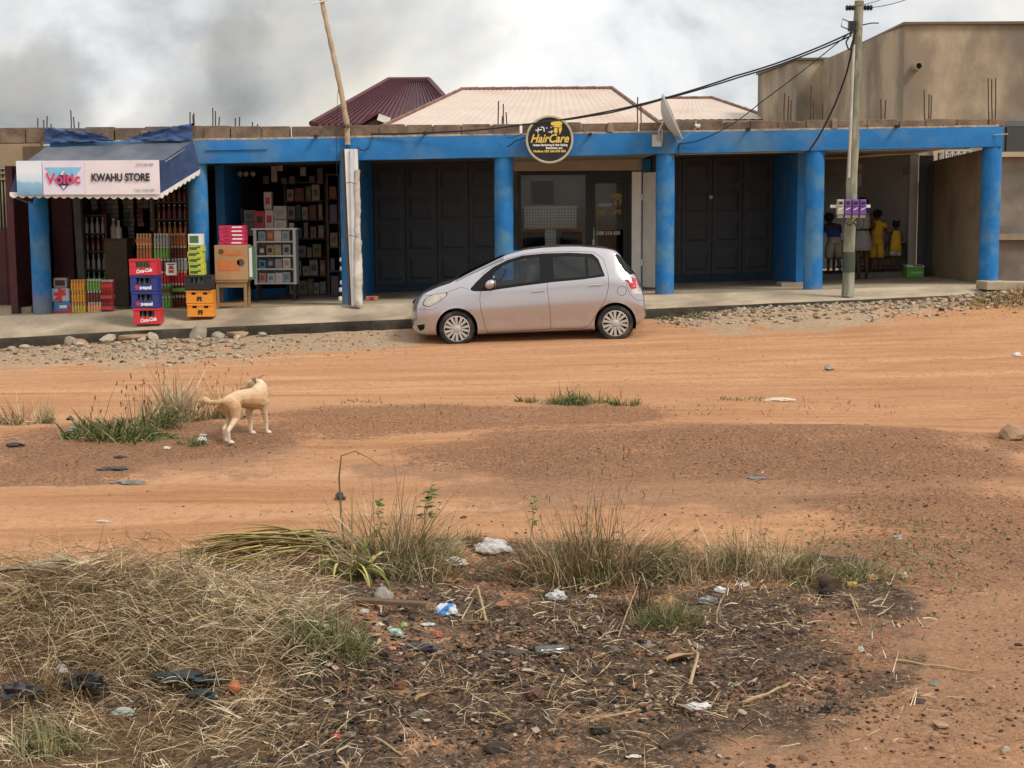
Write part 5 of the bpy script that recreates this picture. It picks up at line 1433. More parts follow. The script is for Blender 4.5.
# window with grey frame and its sill, the two bands below
a, b_ = P(1000, 153, 33.45), P(1040, 121, 33.45)
mb = MB(); mb.slab(a.x, b_.x + .6, 33.38, 33.49, a.z, b_.z); wb(mb, 'window', plain('window_grey', (.12, .125, .13)), bh_)
mb = MB(); mb.slab(a.x + .1, a.x + .62, 33.33, 33.40, a.z + .02, b_.z - .14); mb.slab(a.x + .68, b_.x + .5, 33.33, 33.40, a.z + .02, b_.z - .14); wb(mb, 'window_pane', glass_mat('dark_glass', (.1, .1, .1), .05), bh_)
mb = MB(); mb.slab(a.x + .08, b_.x + .52, 33.36, 33.379, a.z + .01, b_.z - .12); wb(mb, 'window_void', M_black, bh_)
mb = MB(); mb.slab(P(985, 153, 33.2).x, 22, 33.1, 33.49, P(1000, 157, 33.2).z, P(1000, 152, 33.2).z); wb(mb, 'window_sill', M_conc, bh_)
mb = MB(); mb.slab(P(985, 235, 33.2).x, 22, 33.2, 33.49, P(1000, 240, 33.2).z, P(1000, 234, 33.2).z); wb(mb, 'plinth_band', M_conc, bh_)
mb = MB(); mb.slab(P(985, 157, 33.2).x, 22, 33.35, 33.498, -.2, P(1000, 157, 33.2).z - .004); wb(mb, 'lower_wall', M_grey_pl, bh_)
# white grille and pale patch seen above the end partition
a, b_ = P(949, 169, 33.0), P(974, 150, 33.0)
mb = MB(); mb.slab(a.x - .9, b_.x + .3, 33.30, 33.48, a.z - .3, b_.z + .4); wb(mb, 'grey_panel', M_grey_pl, bh_)
mb = MB(); mb.slab(P(936, 160, 33).x, P(947, 160, 33).x, 33.22, 33.30, a.z - .2, b_.z + .3); wb(mb, 'pale_panel', M_conc, bh_)
mb = MB(); n_ = 4
for i in range(n_ + 1):
    x = a.x + (b_.x - a.x) * i / n_; mb.box((x, 33.25, (a.z + b_.z) / 2), (.035, .04, b_.z - a.z))
for i in range(3):
    z = a.z + (b_.z - a.z) * i / 2; mb.box(((a.x + b_.x) / 2, 33.25, z), (b_.x - a.x, .042, .03))
for i in range(n_):
    x = a.x + (b_.x - a.x) * (i + .5) / n_
    for s_ in (-1, 1):
        for zz in (.25, .75): mb.box((x, 33.25, a.z + (b_.z - a.z) * zz), (.022, .038, .26), rot=(0, s_ * .65, 0))
wb(mb, 'vent_grille', mat('grille_white', (.5, .49, .46), scale=4), bh_)

# ================================================================== satellite dish, mast, pole, wires
dp = P(659, 138, 24.95)
ds = thing('satellite_dish', 'grey white satellite dish seen edge on, on a wall bracket above the fourth pillar', 'satellite dish', dp)
c0 = P(668.5, 118.5, 24.9) - dp
dirv = Vector((.90, -.16, .40)).normalized()
Mq = dirv.to_track_quat('Z', 'Y').to_matrix()
mb = MB(); Rr = .42; prof = [(Rr * i / 10, .16 * (i / 10) ** 2 - .08) for i in range(11)]
mb.lathe([(Rr, .085), (Rr * 1.015, .08), (Rr, .07)] + [(r_, z - .012) for r_, z in prof[::-1]] , c0, 40, M=Mq); mb.lathe(prof + [(Rr, .085)], c0, 40, M=Mq)
mb.build('dish', mat('dish_grey', (.50, .49, .46), (.42, .41, .39), scale=3, rough=.5), ds, smooth_=True)
mb = MB(); mb.tube([Vector((-.0, .22, -.02)), Vector((0, .02, -.02)), Vector((.0, .0, .12)), c0 * .6 + Vector((0, .05, .1))], .02, 8); mb.tube([Vector((.06, .2, -.1)), Vector((.05, .03, -.05)), Vector((.05, .0, .15))], .015, 8); mb.box((-.03, .1, -.04), (.16, .1, .2)); mb.build('wall_bracket', M_steel, ds)
e_ = c0 + Mq @ Vector((-.0, -.41, .09)); lo = P(678.5, 142, 24.85) - dp; tipp = P(698, 127, 24.7) - dp
mb = MB(); mb.tube([c0 - dirv * .06, lo, tipp], .012, 6); mb.build('feed_arm', M_steel, ds)
mb = MB(); mb.tube([tipp, tipp + Vector((.02, 0, .05))], .03, 10); mb.tube([tipp + Vector((0, 0, .0)), tipp + Vector((-.05, 0, .04))], .022, 10); mb.build('receiver', M_white, ds, smooth_=True)
# bamboo mast
a, b_ = P(350, 305, 25.0), P(347, 124, 25.05); t_ = P(321, -6, 25.3)
base = P(347.5, 130, 25.16)
bm_ = thing('bamboo_mast', 'tall leaning bamboo mast rising above the parapet into the sky', 'mast', base)
pts = [(base + Vector((0, 0, -.25)) - base), P(347, 124, 25.17) - base, P(340, 86, 25.2) - base, P(331, 44, 25.25) - base, P(322, 2, 25.3) - base, P(321, -8, 25.31) - base]
full = []
for i in range(len(pts) - 1):
    for k in range(8): full.append(pts[i].lerp(pts[i + 1], k / 8))
full.append(pts[-1])
mb = MB(); mb.tube(full, [.047 - .012 * i / len(full) + (.007 if i % 3 == 0 else 0) for i in range(len(full))], 10)
mb.build('bamboo_pole', mat('bamboo', (.42, .34, .22), (.30, .235, .15), scale=6, rough=.7, stretch=(1, 1, .6)), bm_, smooth_=True)
mb = MB(); q = P(320, 2, 25.25) - base; mb.tube([q + Vector((-.13, 0, -.03)), q + Vector((.12, 0, .03))], .014, 6); mb.build('crossbar', M_white, bm_)
mb = MB(); w0 = P(346, 124, 25.1) - base
for k in range(3): mb.tube([w0 + Vector((.055 * math.cos(t / 8 * 6.283), .055 * math.sin(t / 8 * 6.283), -.06 + .02 * k)) for t in range(9)], .008, 5, caps=False)
mb.build('wire_lashing', M_rust, bm_)
mb = MB(); mb.tube([P(338, 90, 25.1) - base, P(336, 130, 25.1) - base, P(337, 176, 25.1) - base], .004, 5); mb.build('antenna_lead', M_cable, bm_)

# utility pole
YPOLE = 24.45
pb, pt = P(847.5, 293, YPOLE), P(859, 1, YPOLE)
pb.z = ap_floor(847.5, 0, YPOLE).z - .0
up = thing('utility_pole', 'grey green wooden utility pole standing on the paving before the open shop', 'utility pole', pb)
mb = MB(); tt = pt - pb; K = 24
mb.tube([tt * (i / K) + Vector((.006 * math.sin(i * 1.1), 0, 0)) for i in range(K + 1)], [.102 - .026 * (i / K) + rn.uniform(-.003, .003) for i in range(K + 1)], 16)
M_pole = mat('weathered_pole', (.25, .255, .18), (.15, .155, .115), scale=5, rough=.9, stretch=(2, 2, .5), bump=.4, bscale=14, c3=(.36, .35, .28), scale3=2.5)
mb.build('pole', M_pole, up, smooth_=True)
mb = MB(); z0, z1 = P(848, 272, YPOLE).z - pb.z, P(848, 252, YPOLE).z - pb.z
def at_h(h): return tt * (h / tt.z)
mb.tube([at_h(z0), at_h((z0 + z1) / 2), at_h(z1)], [.106, .109, .103], 16); mb.build('dark_band', plain('pole_band', (.05, .065, .05)), up, smooth_=True)
cz0, cz1 = P(848, 178, YPOLE).z - pb.z, P(852, 45, YPOLE).z - pb.z
mb = MB(); cpts = [at_h(cz0 + (cz1 - cz0) * k / 6) + Vector((-.075, -.09, 0)) for k in range(7)]; mb.tube(cpts, .022, 8); mb.build('cable_conduit', mat('conduit_white', (.52, .51, .47), scale=4, rough=.5), up, smooth_=True)
mb = MB(); hi = at_h(P(858, 8, YPOLE).z - pb.z)
for s_ in (-1, 1): mb.lathe([(.03, -.07), (.05, -.05), (.03, -.02), (.055, 0), (.03, .02), (.05, .05), (.03, .07)], hi + Vector((s_ * .15 , -.02, .0)), 12, M=Euler((0, PI / 2, 0)).to_matrix())
mb.tube([hi + Vector((-.2, -.02, 0)), hi + Vector((.2, -.02, 0))], .012, 6); mb.build('insulator', M_black, up, smooth_=True)
mb = MB(); h2 = at_h(P(853, 27, YPOLE).z - pb.z); mb.box(h2 + Vector((-.12, -.1, 0)), (.12, .1, .16)); mb.tube([h2 + Vector((-.12, -.1, .05)), h2 + Vector((-.28, -.1, .12)), h2 + Vector((-.30, -.1, .0)), h2 + Vector((-.16, -.1, -.06))], .01, 6)
mb.tube([h2 + Vector((.05, -.1, .02)), h2 + Vector((.2, -.1, .05)), h2 + Vector((.32, -.08, .05))], .01, 6); mb.build('cable_clamp', M_black, up)
# meters on the pole
rail_c = P(851, 207.5, YPOLE - .2)
mrail = thing('meter_rail', 'short steel rail fixed across the utility pole behind the meters', 'rail', rail_c)
mb = MB(); mb.box((.0, .05, .02), (.66, .03, .05)); mb.box((0, .12, .02), (.06, .15, .04)); mb.build('rail_bar', M_white, mrail)
mb = MB(); mb.tube([(-.05, -.02, -.1), (-.12, -.05, -.24), (-.02, -.06, -.3), (.08, -.04, -.2), (.1, -.02, -.08)], .013, 6); mb.tube([(.22, -.02, -.1), (.2, -.06, -.34), (.1, -.06, -.36), (.06, 0, -.25)], .012, 6); mb.build('service_loop', M_cable, mrail, smooth_=True)
M_mv = plain('meter_purple', (.16, .07, .33), rough=.4); M_mb = plain('meter_beige', (.40, .39, .33), rough=.4)
def meter(px, m_, label):
    c = P(px, 207, YPOLE - .26); t = thing('electricity_meter', label, 'meter', c, 0, 'electricity meters on the pole rail')
    b = MB(); b.box((0, 0, .0), (.105, .09, .25)); b.box((0, -.05, .06), (.09, .02, .1)); b.build('meter_case', m_, t, bevel=.008)
    b = MB(); b.box((0, -.062, .065), (.06, .006, .045)); b.build('display', M_black, t)
    b = MB(); b.box((0, -.048, -.03), (.075, .006, .012), rot=(0, -.5, 0)); b.build('warning_mark', M_wlet, t)
    b = MB(); b.box((0, -.0, -.155), (.09, .07, .055)); b.build('terminal_cover', plain('meter_cover', (.28, .25, .33) if m_ is M_mv else (.24, .23, .18), rough=.3), t, bevel=.006)
    return t
meter(840, M_mb, 'beige electricity meter at the left of the four on the pole')
meter(847.4, M_mv, 'purple electricity meter next to the beige one on the pole')
meter(855, M_mv, 'purple electricity meter between the two other purple ones')
meter(862.5, M_mv, 'purple electricity meter at the right end of the pole rail')


def cable(label, pts, r, sag=0, name='power_cable'):
    full = []
    for (a, b_), s_ in zip(zip(pts[:-1], pts[1:]), sag if isinstance(sag, (list, tuple)) else [sag] * 9):
        for k in range(14): 
            q = k / 14; p_ = a.lerp(b_, q); p_.z -= s_ * 4 * q * (1 - q); full.append(p_)
    full.append(pts[-1]); o_ = full[0]
    mb = MB(); mb.tube([p_ - o_ for p_ in full], r, 6); return tag(mb.build(name, M_cable, loc=o_, smooth_=True), label, 'cable')


W_ = world_top = pb + at_h(P(853, 33, YPOLE).z - pb.z) + Vector((-.12, -.12, 0))
cable('upper black cable from the pole sagging left past the round sign to the beam', [W_, P(735, 76, 24.6), P(610, 111, 24.8), P(520, 125, 24.9), P(440, 132, 25.1), P(371, 134, 25.19)], .014, [.05, .04, .02, .02, .01])
cable('lower black cable from the pole sagging left behind the round sign', [W_ + Vector((0, .03, -.05)), P(740, 77, 24.75), P(640, 105, 24.9), P(590, 116, 25.05), P(545, 122, 25.2)], .013, [.04, .02, .02, .01])
cable('thin dark cable from the pole down to the dish above the fourth pillar', [W_ + Vector((0, .02, .02)), P(760, 103, 24.9), P(694, 142, 25.15), P(679, 144, 25.19), P(678, 157, 25.2)], .009, [.02, .08, .0, 0])
cable('heavy black drop cable hanging from the pole to the fifth pillar', [W_ + Vector((.03, -.02, -.1)), P(846, 75, 24.6), P(830, 115, 24.9), P(808, 152, 25.18)], .016, [.03, .03, .04])
cable('looped black cable bunch at the clamp of the pole', [W_, P(846, 42, 24.3), P(850, 50, 24.3), P(856, 30, 24.3)], .014, [.0, .03, 0])
cable('thin overhead wire leaving the pole top to the upper right', [hi + pb + Vector((.15, -.02, 0)), P(905, 0, 23.8), P(960, -22, 22)], .006, .02, 'overhead_wire')
cable('second thin overhead wire leaving the pole top to the right', [hi + pb + Vector((-.12, -.02, .02)), P(885, -2, 23.8), P(940, -25, 22)], .005, .02, 'overhead_wire')
cable('short black cable dangling from the beam near the third pillar', [P(357, 146, 25.1), P(362, 150, 25.05), P(370, 146, 25.1), P(372, 137, 25.19)], .010, [.02, .03, .0])
cable('frayed black cable end on the beam left of the round sign', [P(528, 136, 25.1), P(515, 141, 25.1), P(507, 147, 25.1)], .010, [.01, .01])
cable('frayed black twist of wire beside the cable end near the fourth pillar', [P(522, 134, 25.1), P(508, 138, 25.12), P(504, 134, 25.15)], .006, [.01, .01])
tag(MB().tube([P(994, 135, 25.2) - P(1000, 134, 25.2), P(1008, 134, 25.1) - P(1000, 134, 25.2)], .012, 6).build('steel_rod', M_steel, loc=P(1000, 134, 25.2)), 'thin steel rod sticking out of the right end of the blue beam', 'rod')

# ================================================================== people in the open shop
def person(label, foot, h, rz, skin_c, joints, hair, clothes):
    """joints: overrides in units of height; local frame: x right, y forward (facing), z up"""
    t = thing('person', label, 'person', foot, rz)
    J = dict(pel=(0, 0, .53), waist=(0, 0, .61), chest=(0, .0, .72), neck=(0, 0, .825), nk2=(0, .005, .865), head=(0, .015, .915), crown=(0, .01, .965),
             shL=(-.105, 0, .795), elL=(-.135, .0, .63), wrL=(-.13, .05, .49), shR=(.105, 0, .795), elR=(.135, 0, .63), wrR=(.13, .05, .49),
             hpL=(-.055, 0, .50), knL=(-.06, .01, .28), anL=(-.06, -.01, .045), toL=(-.065, .085, .012), hpR=(.055, 0, .50), knR=(.06, .01, .28), anR=(.06, -.01, .045), toR=(.065, .085, .012))
    J.update(joints)
    rad = dict(pel=.075, waist=.066, chest=.08, neck=.04, nk2=.030, head=.064, crown=.046, shL=.036, elL=.025, wrL=.017, shR=.036, elR=.025, wrR=.017, hpL=.058, knL=.038, anL=.022, toL=.014, hpR=.058, knR=.038, anR=.022, toR=.014)
    names = list(J); verts = [Vector(J[n]) * h for n in names]; radii = [rad[n] * h for n in names]
    E_ = [('pel', 'waist'), ('waist', 'chest'), ('chest', 'neck'), ('neck', 'nk2'), ('nk2', 'head'), ('head', 'crown'), ('chest', 'shL'), ('shL', 'elL'), ('elL', 'wrL'), ('chest', 'shR'), ('shR', 'elR'), ('elR', 'wrR'), ('pel', 'hpL'), ('hpL', 'knL'), ('knL', 'anL'), ('anL', 'toL'), ('pel', 'hpR'), ('hpR', 'knR'), ('knR', 'anR'), ('anR', 'toR')]
    edges = [(names.index(a), names.index(b_)) for a, b_ in E_]
    for sd in 'LR':                                       # hands: palm and five fingers
        wi = names.index('wr' + sd); wv = Vector(J['wr' + sd]); el = Vector(J['el' + sd]); d = (wv - el).normalized()
        sidev = d.cross(Vector((1 if sd == 'R' else -1, 0, 0)))
        sidev = sidev.normalized() if sidev.length > .1 else Vector((0, 1, 0))
        palm = wv + d * .035; verts.append(palm * h); radii.append(.015 * h); pi_ = len(verts) - 1; edges.append((wi, pi_))
        for f in range(4):
            o1 = palm + d * .03 + sidev * (.014 * (1.5 - f)); o2 = o1 + d * (.028 - .004 * abs(f - 1.3)) + Vector((0, .006, 0))
            verts += [o1 * h, o2 * h]; radii += [.0058 * h, .0045 * h]; edges += [(pi_, len(verts) - 2), (len(verts) - 2, len(verts) - 1)]
        th = palm + sidev * .026 + d * .006; verts.append(th * h); radii.append(.006 * h); edges.append((pi_, len(verts) - 1)); 
    hd = Vector(J['head'])
    verts.append((hd + Vector((0, .066, -.012))) * h); radii.append(.011 * h); edges.append((names.index('head'), len(verts) - 1))      # nose
    for s_ in (-1, 1): verts.append((hd + Vector((s_ * .066, 0, -.008))) * h); radii.append(.010 * h); edges.append((names.index('head'), len(verts) - 1))
    body = skin('body', verts, edges, radii, mat('skin_%g' % skin_c[0], skin_c, tuple(c * .8 for c in skin_c), scale=8, rough=.55), t, sub=1)
    # hair cap
    b = MB(); c = (hd + Vector((0, -.012, .03))) * h
    vs, fs = ICO[3]; r_ = random.Random(int(h * 1000))
    b.add([c + Vector((v[0] * .076 * h, v[1] * .08 * h, v[2] * .07 * h)) * (1 + r_.uniform(-.05, .05)) for v in vs], fs)
    if hair == 'puffs':
        for s_ in (-1, 1): b.add([c + Vector((s_ * .055, -.01, .06)) * h + Vector(v) * .03 * h for v in vs], fs)
    b.build('hair', plain('black_hair', (.012, .011, .011), rough=.9), t, smooth_=True)
    for nm, m_, rings, *rest in clothes:
        b = MB(); 
        for rr in rings: ring_loft(b, [(Vector(c) * h, rx * h, ry * h) for c, rx, ry in rr], 18)
        o = b.build(nm, m_, t, smooth_='all'); so_ = o.modifiers.new('thick', 'SOLIDIFY'); so_.thickness = .006; so_.offset = 0
    return t


SK1, SK2 = (.075, .040, .024), (.10, .055, .033)
def legs(z0, z1, rx, ry, r1, J=None, off=.058):
    return [[((s_ * .03, 0, z0 + .0), rx, ry), ((s_ * off, .004, (z0 + z1) / 2), r1, r1), ((s_ * off, .008, z1), r1 * .98, r1 * .98)] for s_ in (-1, 1)]
M_bl = mat('shirt_blue', (.03, .055, .20), (.02, .04, .15), scale=6, rough=.9); M_kh = mat('shorts_khaki', (.34, .31, .25), (.26, .24, .2), scale=8, rough=.9)
M_gr = mat('dress_grey', (.30, .30, .30), (.23, .23, .24), scale=12, rough=.9); M_ye = mat('yellow_cotton', (.66, .42, .04), (.5, .31, .03), scale=6, rough=.9); M_ws = mat('white_shorts', (.5, .46, .4), (.4, .36, .32), scale=8, rough=.9)
# boy in blue, seen from behind, leaning forward over the table; trunk bends at the hips
f = floor_at(834, 28.3); hb_ = 1.30
bend = dict(chest=(0, .11, .68), waist=(0, .05, .60), neck=(0, .19, .755), nk2=(0, .215, .785), head=(0, .25, .825), crown=(0, .27, .87), shL=(-.105, .15, .735), shR=(.105, .15, .735), elL=(-.14, .2, .58), elR=(.14, .2, .58), wrL=(-.12, .31, .52), wrR=(.12, .31, .52),
            knL=(-.085, .0, .28), anL=(-.10, -.02, .045), toL=(-.11, .07, .012), knR=(.07, .03, .28), anR=(.10, .0, .045), toR=(.11, .085, .012))
person('child in blue top and khaki shorts bending forward, left of the utility pole', f + Vector((0, 0, .1)), hb_, .15, SK1, bend, 'short',
       [('shirt', M_bl, [[((0, .0, .50), .098, .082), ((0, .03, .575), .098, .082), ((0, .085, .65), .108, .085), ((0, .135, .705), .118, .08), ((0, .17, .745), .085, .06), ((0, .185, .765), .052, .045)],
                         [((-.10, .15, .745), .05, .045), ((-.128, .175, .68), .046, .044), ((-.138, .195, .61), .042, .042)], [((.10, .15, .745), .05, .045), ((.128, .175, .68), .046, .044), ((.138, .195, .61), .042, .042)]]),
        ('shorts', M_kh, [[((0, 0, .56), .092, .078), ((0, 0, .5), .112, .088), ((0, 0, .45), .112, .084)], [((-.05, 0, .49), .068, .074), ((-.078, 0, .36), .066, .066), ((-.086, 0, .25), .062, .062)], [((.05, 0, .49), .068, .074), ((.066, .015, .36), .066, .066), ((.074, .028, .25), .062, .062)]])])
# woman in grey belted dress
f = floor_at(861, 28.0)
person('woman in grey sleeveless dress with dark belt standing behind the utility pole', f + Vector((0, 0, .003)), 1.55, -.1, SK1, dict(anL=(-.03, -.06, .045), toL=(-.04, .03, .012), knL=(-.05, -.02, .27), anR=(.075, .0, .045), wrL=(-.08, .16, .6), wrR=(.09, .16, .6), elL=(-.15, .02, .64), elR=(.15, .02, .64)), 'short',
       [('dress', M_gr, [[((0, 0, .36), .142, .115), ((0, 0, .45), .125, .105), ((0, 0, .53), .105, .088), ((0, 0, .61), .086, .074), ((0, 0, .70), .096, .082), ((0, 0, .77), .10, .078), ((0, 0, .815), .085, .06), ((0, 0, .832), .05, .045)]]),
        ('belt', M_black, [[((0, 0, .603), .092, .079), ((0, 0, .628), .092, .079)]])])
f = floor_at(876, 28.55)
person('girl in yellow top and long yellow shorts standing right of the woman', f + Vector((0, 0, .1)), 1.22, -.55, SK2, dict(wrR=(.14, .17, .62), elR=(.15, .03, .63), wrL=(-.1, .18, .6), elL=(-.14, .04, .63), anL=(-.05, -.05, .045), toL=(-.05, .04, .012)), 'short',
       [('top', M_ye, [[((0, 0, .53), .094, .08), ((0, 0, .62), .092, .08), ((0, 0, .72), .106, .09), ((0, 0, .79), .115, .075), ((0, 0, .825), .07, .055), ((0, 0, .838), .048, .044)], [((-.1, 0, .8), .045, .05), ((-.125, .0, .72), .047, .047)], [((.1, 0, .8), .045, .05), ((.125, .0, .72), .047, .047)]]),
        ('shorts', M_ye, [[((0, 0, .56), .092, .08), ((0, 0, .5), .106, .09), ((0, 0, .45), .108, .088)]] + legs(.49, .24, .066, .076, .06))])
f = floor_at(895, 28.5)
person('small child in yellow vest and white shorts standing left of the green box', f + Vector((0, 0, .1)), .98, .25, SK1, dict(elL=(-.15, .02, .62), wrL=(-.16, .1, .52), wrR=(.12, .17, .58)), 'puffs',
       [('vest', M_ye, [[((0, 0, .42), .125, .10), ((0, 0, .5), .118, .095), ((0, 0, .62), .10, .086), ((0, 0, .72), .104, .09), ((0, 0, .785), .098, .07), ((0, 0, .83), .06, .05)]]),
        ('shorts', M_ws, [[((0, 0, .52), .10, .088), ((0, 0, .44), .116, .095)]] + legs(.47, .33, .07, .08, .066))])
# ================================================================== the silver hatchback
LC, WC = 3.785, .8475
def crp(xs, ys):
    xs = np.array(xs, float); ys = np.array(ys, float)
    fine = np.linspace(xs[0], xs[-1], 800); yy = np.interp(fine, xs, ys)
    k = np.hanning(17); k /= k.sum(); pad = np.pad(yy, 8, mode='edge'); yy2 = np.convolve(pad, k, 'valid')
    yy2[:4] = yy[:4]; yy2[-4:] = yy[-4:]
    return lambda x: float(np.interp(x, fine, yy2))
zt = crp([0, .03, .10, .21, .44, .66, .74, 1.0, 1.58, 1.85, 2.17, 2.5, 2.76, 3.05, 3.20, 3.33, 3.39, 3.50, 3.66, 3.73, 3.76, 3.785], [.60, .70, .80, .885, .98, 1.045, 1.085, 1.20, 1.445, 1.51, 1.54, 1.548, 1.54, 1.512, 1.49, 1.45, 1.40, 1.25, 1.03, .90, .78, .62])
zbm = crp([0, .05, .2, .5, 3.2, 3.5, 3.7, 3.785], [.30, .215, .185, .17, .175, .21, .25, .36])
wd_ = crp([0, .04, .12, .28, .55, 1.0, 2.0, 2.9, 3.3, 3.55, 3.68, 3.75, 3.785], [.40, .56, .68, .77, .825, .8475, .8475, .842, .828, .805, .78, .745, .66])
zs_ = crp([0, .1, .3, .65, 1.0, 1.43, 2.19, 3.12, 3.4, 3.6, 3.73, 3.785], [.53, .68, .79, .875, .91, .93, .985, 1.035, .985, .90, .78, .56])
wr_ = crp([0, .1, .3, .66, 1.0, 1.58, 2.2, 3.1, 3.35, 3.5, 3.66, 3.785], [.34, .56, .67, .725, .675, .60, .59, .57, .57, .60, .62, .5])
cw_ = crp([0, .3, .66, 1.0, 1.58, 2.2, 3.2, 3.5, 3.785], [.04, .05, .05, .045, .045, .05, .05, .04, .03])


def section(x, n=46):
    W, zb, zT, zS, wr = wd_(x), zbm(x), zt(x), zs_(x), min(wr_(x), wd_(x) * .93)
    zr = max(zT - cw_(x), zS + .015)
    pts = [(0, zb), (W * .80, zb), (W * .955, zb + .05), (W * .985, zb + .16), (W * 1.0, zb + (zS - zb) * .52), (W * .985, zb + (zS - zb) * .82), (W * .955, zS), (wr + .02, zr - .012), (wr - .05, zr + .012 + (zT - zr) * .25), (wr * .5, zr + (zT - zr) * .82), (0, zT)]
    P_ = [np.array(p) for p in pts]; P_ = [2 * P_[0] - P_[1]] + P_ + [P_[-1] * np.array([1, 1]) + np.array([P_[-1][0] - P_[-2][0], -(P_[-1][1] - P_[-2][1])])]
    out = []
    seg = len(pts) - 1
    for s_ in range(seg):
        a, b_, c, d = P_[s_], P_[s_ + 1], P_[s_ + 2], P_[s_ + 3]
        m = [3, 2, 3, 5, 5, 4, 9, 2, 4, 5][s_]
        for i in range(m):
            t = i / m
            k1, k2 = (c - a) * .5 * .85, (d - b_) * .5 * .85
            h = (2 * t ** 3 - 3 * t ** 2 + 1) * b_ + (t ** 3 - 2 * t ** 2 + t) * k1 + (-2 * t ** 3 + 3 * t ** 2) * c + (t ** 3 - t ** 2) * k2
            out.append((max(0, h[0]), h[1]))
    out.append(pts[-1]); return out


XS = np.concatenate([np.array([0, .008, .02, .035, .055, .08]), np.arange(.11, 3.69, .028), np.array([3.70, 3.72, 3.74, 3.755, 3.767, 3.777, 3.785])])
SEC = np.array([section(x) for x in XS])       # stations x samples x (y,z)
SKX, SKN = len(XS), SEC.shape[1]
IBELT, IRAIL = 3 + 2 + 3 + 5 + 5 + 4, 3 + 2 + 3 + 5 + 5 + 4 + 9


def side_y(x, z):
    i = min(max(np.searchsorted(XS, x) - 1, 0), SKX - 2); f = (x - XS[i]) / (XS[i + 1] - XS[i])
    s_ = SEC[i] * (1 - f) + SEC[i + 1] * f
    zz = s_[4:IRAIL + 2, 1]; yy = s_[4:IRAIL + 2, 0]
    return float(np.interp(z, zz, yy))


def surf(x, v):
    """v index along the section"""
    i = min(max(np.searchsorted(XS, x) - 1, 0), SKX - 2); f = (x - XS[i]) / (XS[i + 1] - XS[i])
    s_ = SEC[i] * (1 - f) + SEC[i + 1] * f; k = min(int(v), SKN - 2); q = v - k
    p_ = s_[k] * (1 - q) + s_[k + 1] * q
    return p_


def C2(px, py):
    """side view of the car in the photo (enlarged 3.79x) to car x,z"""
    return ((px - 45) / 237.0, (448.1 - .0366 * px - py) / 237.0)


def inside(pt, poly):
    x, y = pt; r_ = False; j = len(poly) - 1
    for i in range(len(poly)):
        xi, yi = poly[i]; xj, yj = poly[j]
        if (yi > y) != (yj > y) and x < (xj - xi) * (y - yi) / (yj - yi) + xi: r_ = not r_
        j = i
    return r_


def roundp(poly, r=.03, k=4):
    """round the corners of a polygon"""
    out = []
    n = len(poly)
    for i in range(n):
        a, b_, c = Vector(poly[i - 1]), Vector(poly[i]), Vector(poly[(i + 1) % n])
        d1, d2 = min(r, (a - b_).length * .45), min(r, (c - b_).length * .45)
        p0, p1 = b_ + (a - b_).normalized() * d1, b_ + (c - b_).normalized() * d2
        for t in range(k + 1):
            q = t / k; out.append(tuple(p0 * (1 - q) ** 2 + b_ * 2 * q * (1 - q) + p1 * q * q))
    return out


FRONT_GLASS = roundp([C2(*p_) for p_ in ((378, 213), (352, 196), (366, 160), (400, 136), (450, 113), (500, 102), (548, 97), (546, 192))], .02)
REAR_GLASS = roundp([C2(*p_) for p_ in ((592, 186), (590, 98), (650, 95), (718, 99), (718, 176))], .02)
QUARTER = roundp([C2(*p_) for p_ in ((724, 176), (724, 99), (742, 101), (760, 118), (783, 167))], .02)
TRIM = roundp([C2(*p_) for p_ in ((276, 222), (300, 196), (330, 168), (366, 140), (420, 113), (480, 96), (560, 88), (660, 85), (745, 89), (766, 108), (788, 172), (700, 184), (590, 194), (480, 208), (330, 229), (288, 229))], .02)
WHEELS = [(C2(221, 376)[0], .285), (C2(822, 354)[0], .285)]
RA = .335

car = thing('parked_car', 'silver pink five door hatchback parked along the dirt road before the salon', 'car')
M_paint = mat('silver_paint', (.50, .475, .50), (.49, .465, .49), scale=40, rough=.2, metal=.8, spec=.5, coat=.9)
nt = M_paint.node_tree; N = nt.nodes; L = nt.links; b = N['Principled BSDF']; prev = b.inputs['Base Color'].links[0].from_socket
tc = N.new('ShaderNodeTexCoord'); sp_ = N.new('ShaderNodeSeparateXYZ'); L.new(tc.outputs['Object'], sp_.inputs[0]); nz = N.new('ShaderNodeTexNoise'); nz.inputs['Scale'].default_value = 5; nz.inputs['Detail'].default_value = 6; L.new(tc.outputs['Object'], nz.inputs['Vector'])
ma = N.new('ShaderNodeMath'); ma.operation = 'MULTIPLY_ADD'; L.new(nz.outputs['Fac'], ma.inputs[0]); ma.inputs[1].default_value = .35; L.new(sp_.outputs['Z'], ma.inputs[2])
mr = N.new('ShaderNodeMapRange'); mr.inputs['From Min'].default_value = .62; mr.inputs['From Max'].default_value = .36; mr.inputs['To Max'].default_value = .35; L.new(ma.outputs[0], mr.inputs['Value'])
mx = N.new('ShaderNodeMixRGB'); L.new(mr.outputs['Result'], mx.inputs['Fac']); L.new(prev, mx.inputs['Color1']); mx.inputs['Color2'].default_value = (.36, .22, .14, 1); L.new(mx.outputs['Color'], b.inputs['Base Color'])
mi = N.new('ShaderNodeMath'); mi.operation = 'MULTIPLY_ADD'; L.new(mr.outputs['Result'], mi.inputs[0]); mi.inputs[1].default_value = -1.2; mi.inputs[2].default_value = .8; mi.use_clamp = True; L.new(mi.outputs[0], b.inputs['Metallic'])
M_trim = plain('black_trim', (.010, .010, .011), rough=.5, spec=.15); M_plast = plain('dark_plastic', (.03, .03, .032), rough=.7)
M_cglass = glass_mat('car_glass', (.50, .54, .54), .02, cap=.16); M_dglass = glass_mat('rear_car_glass', (.12, .13, .14), .02, cap=.14)


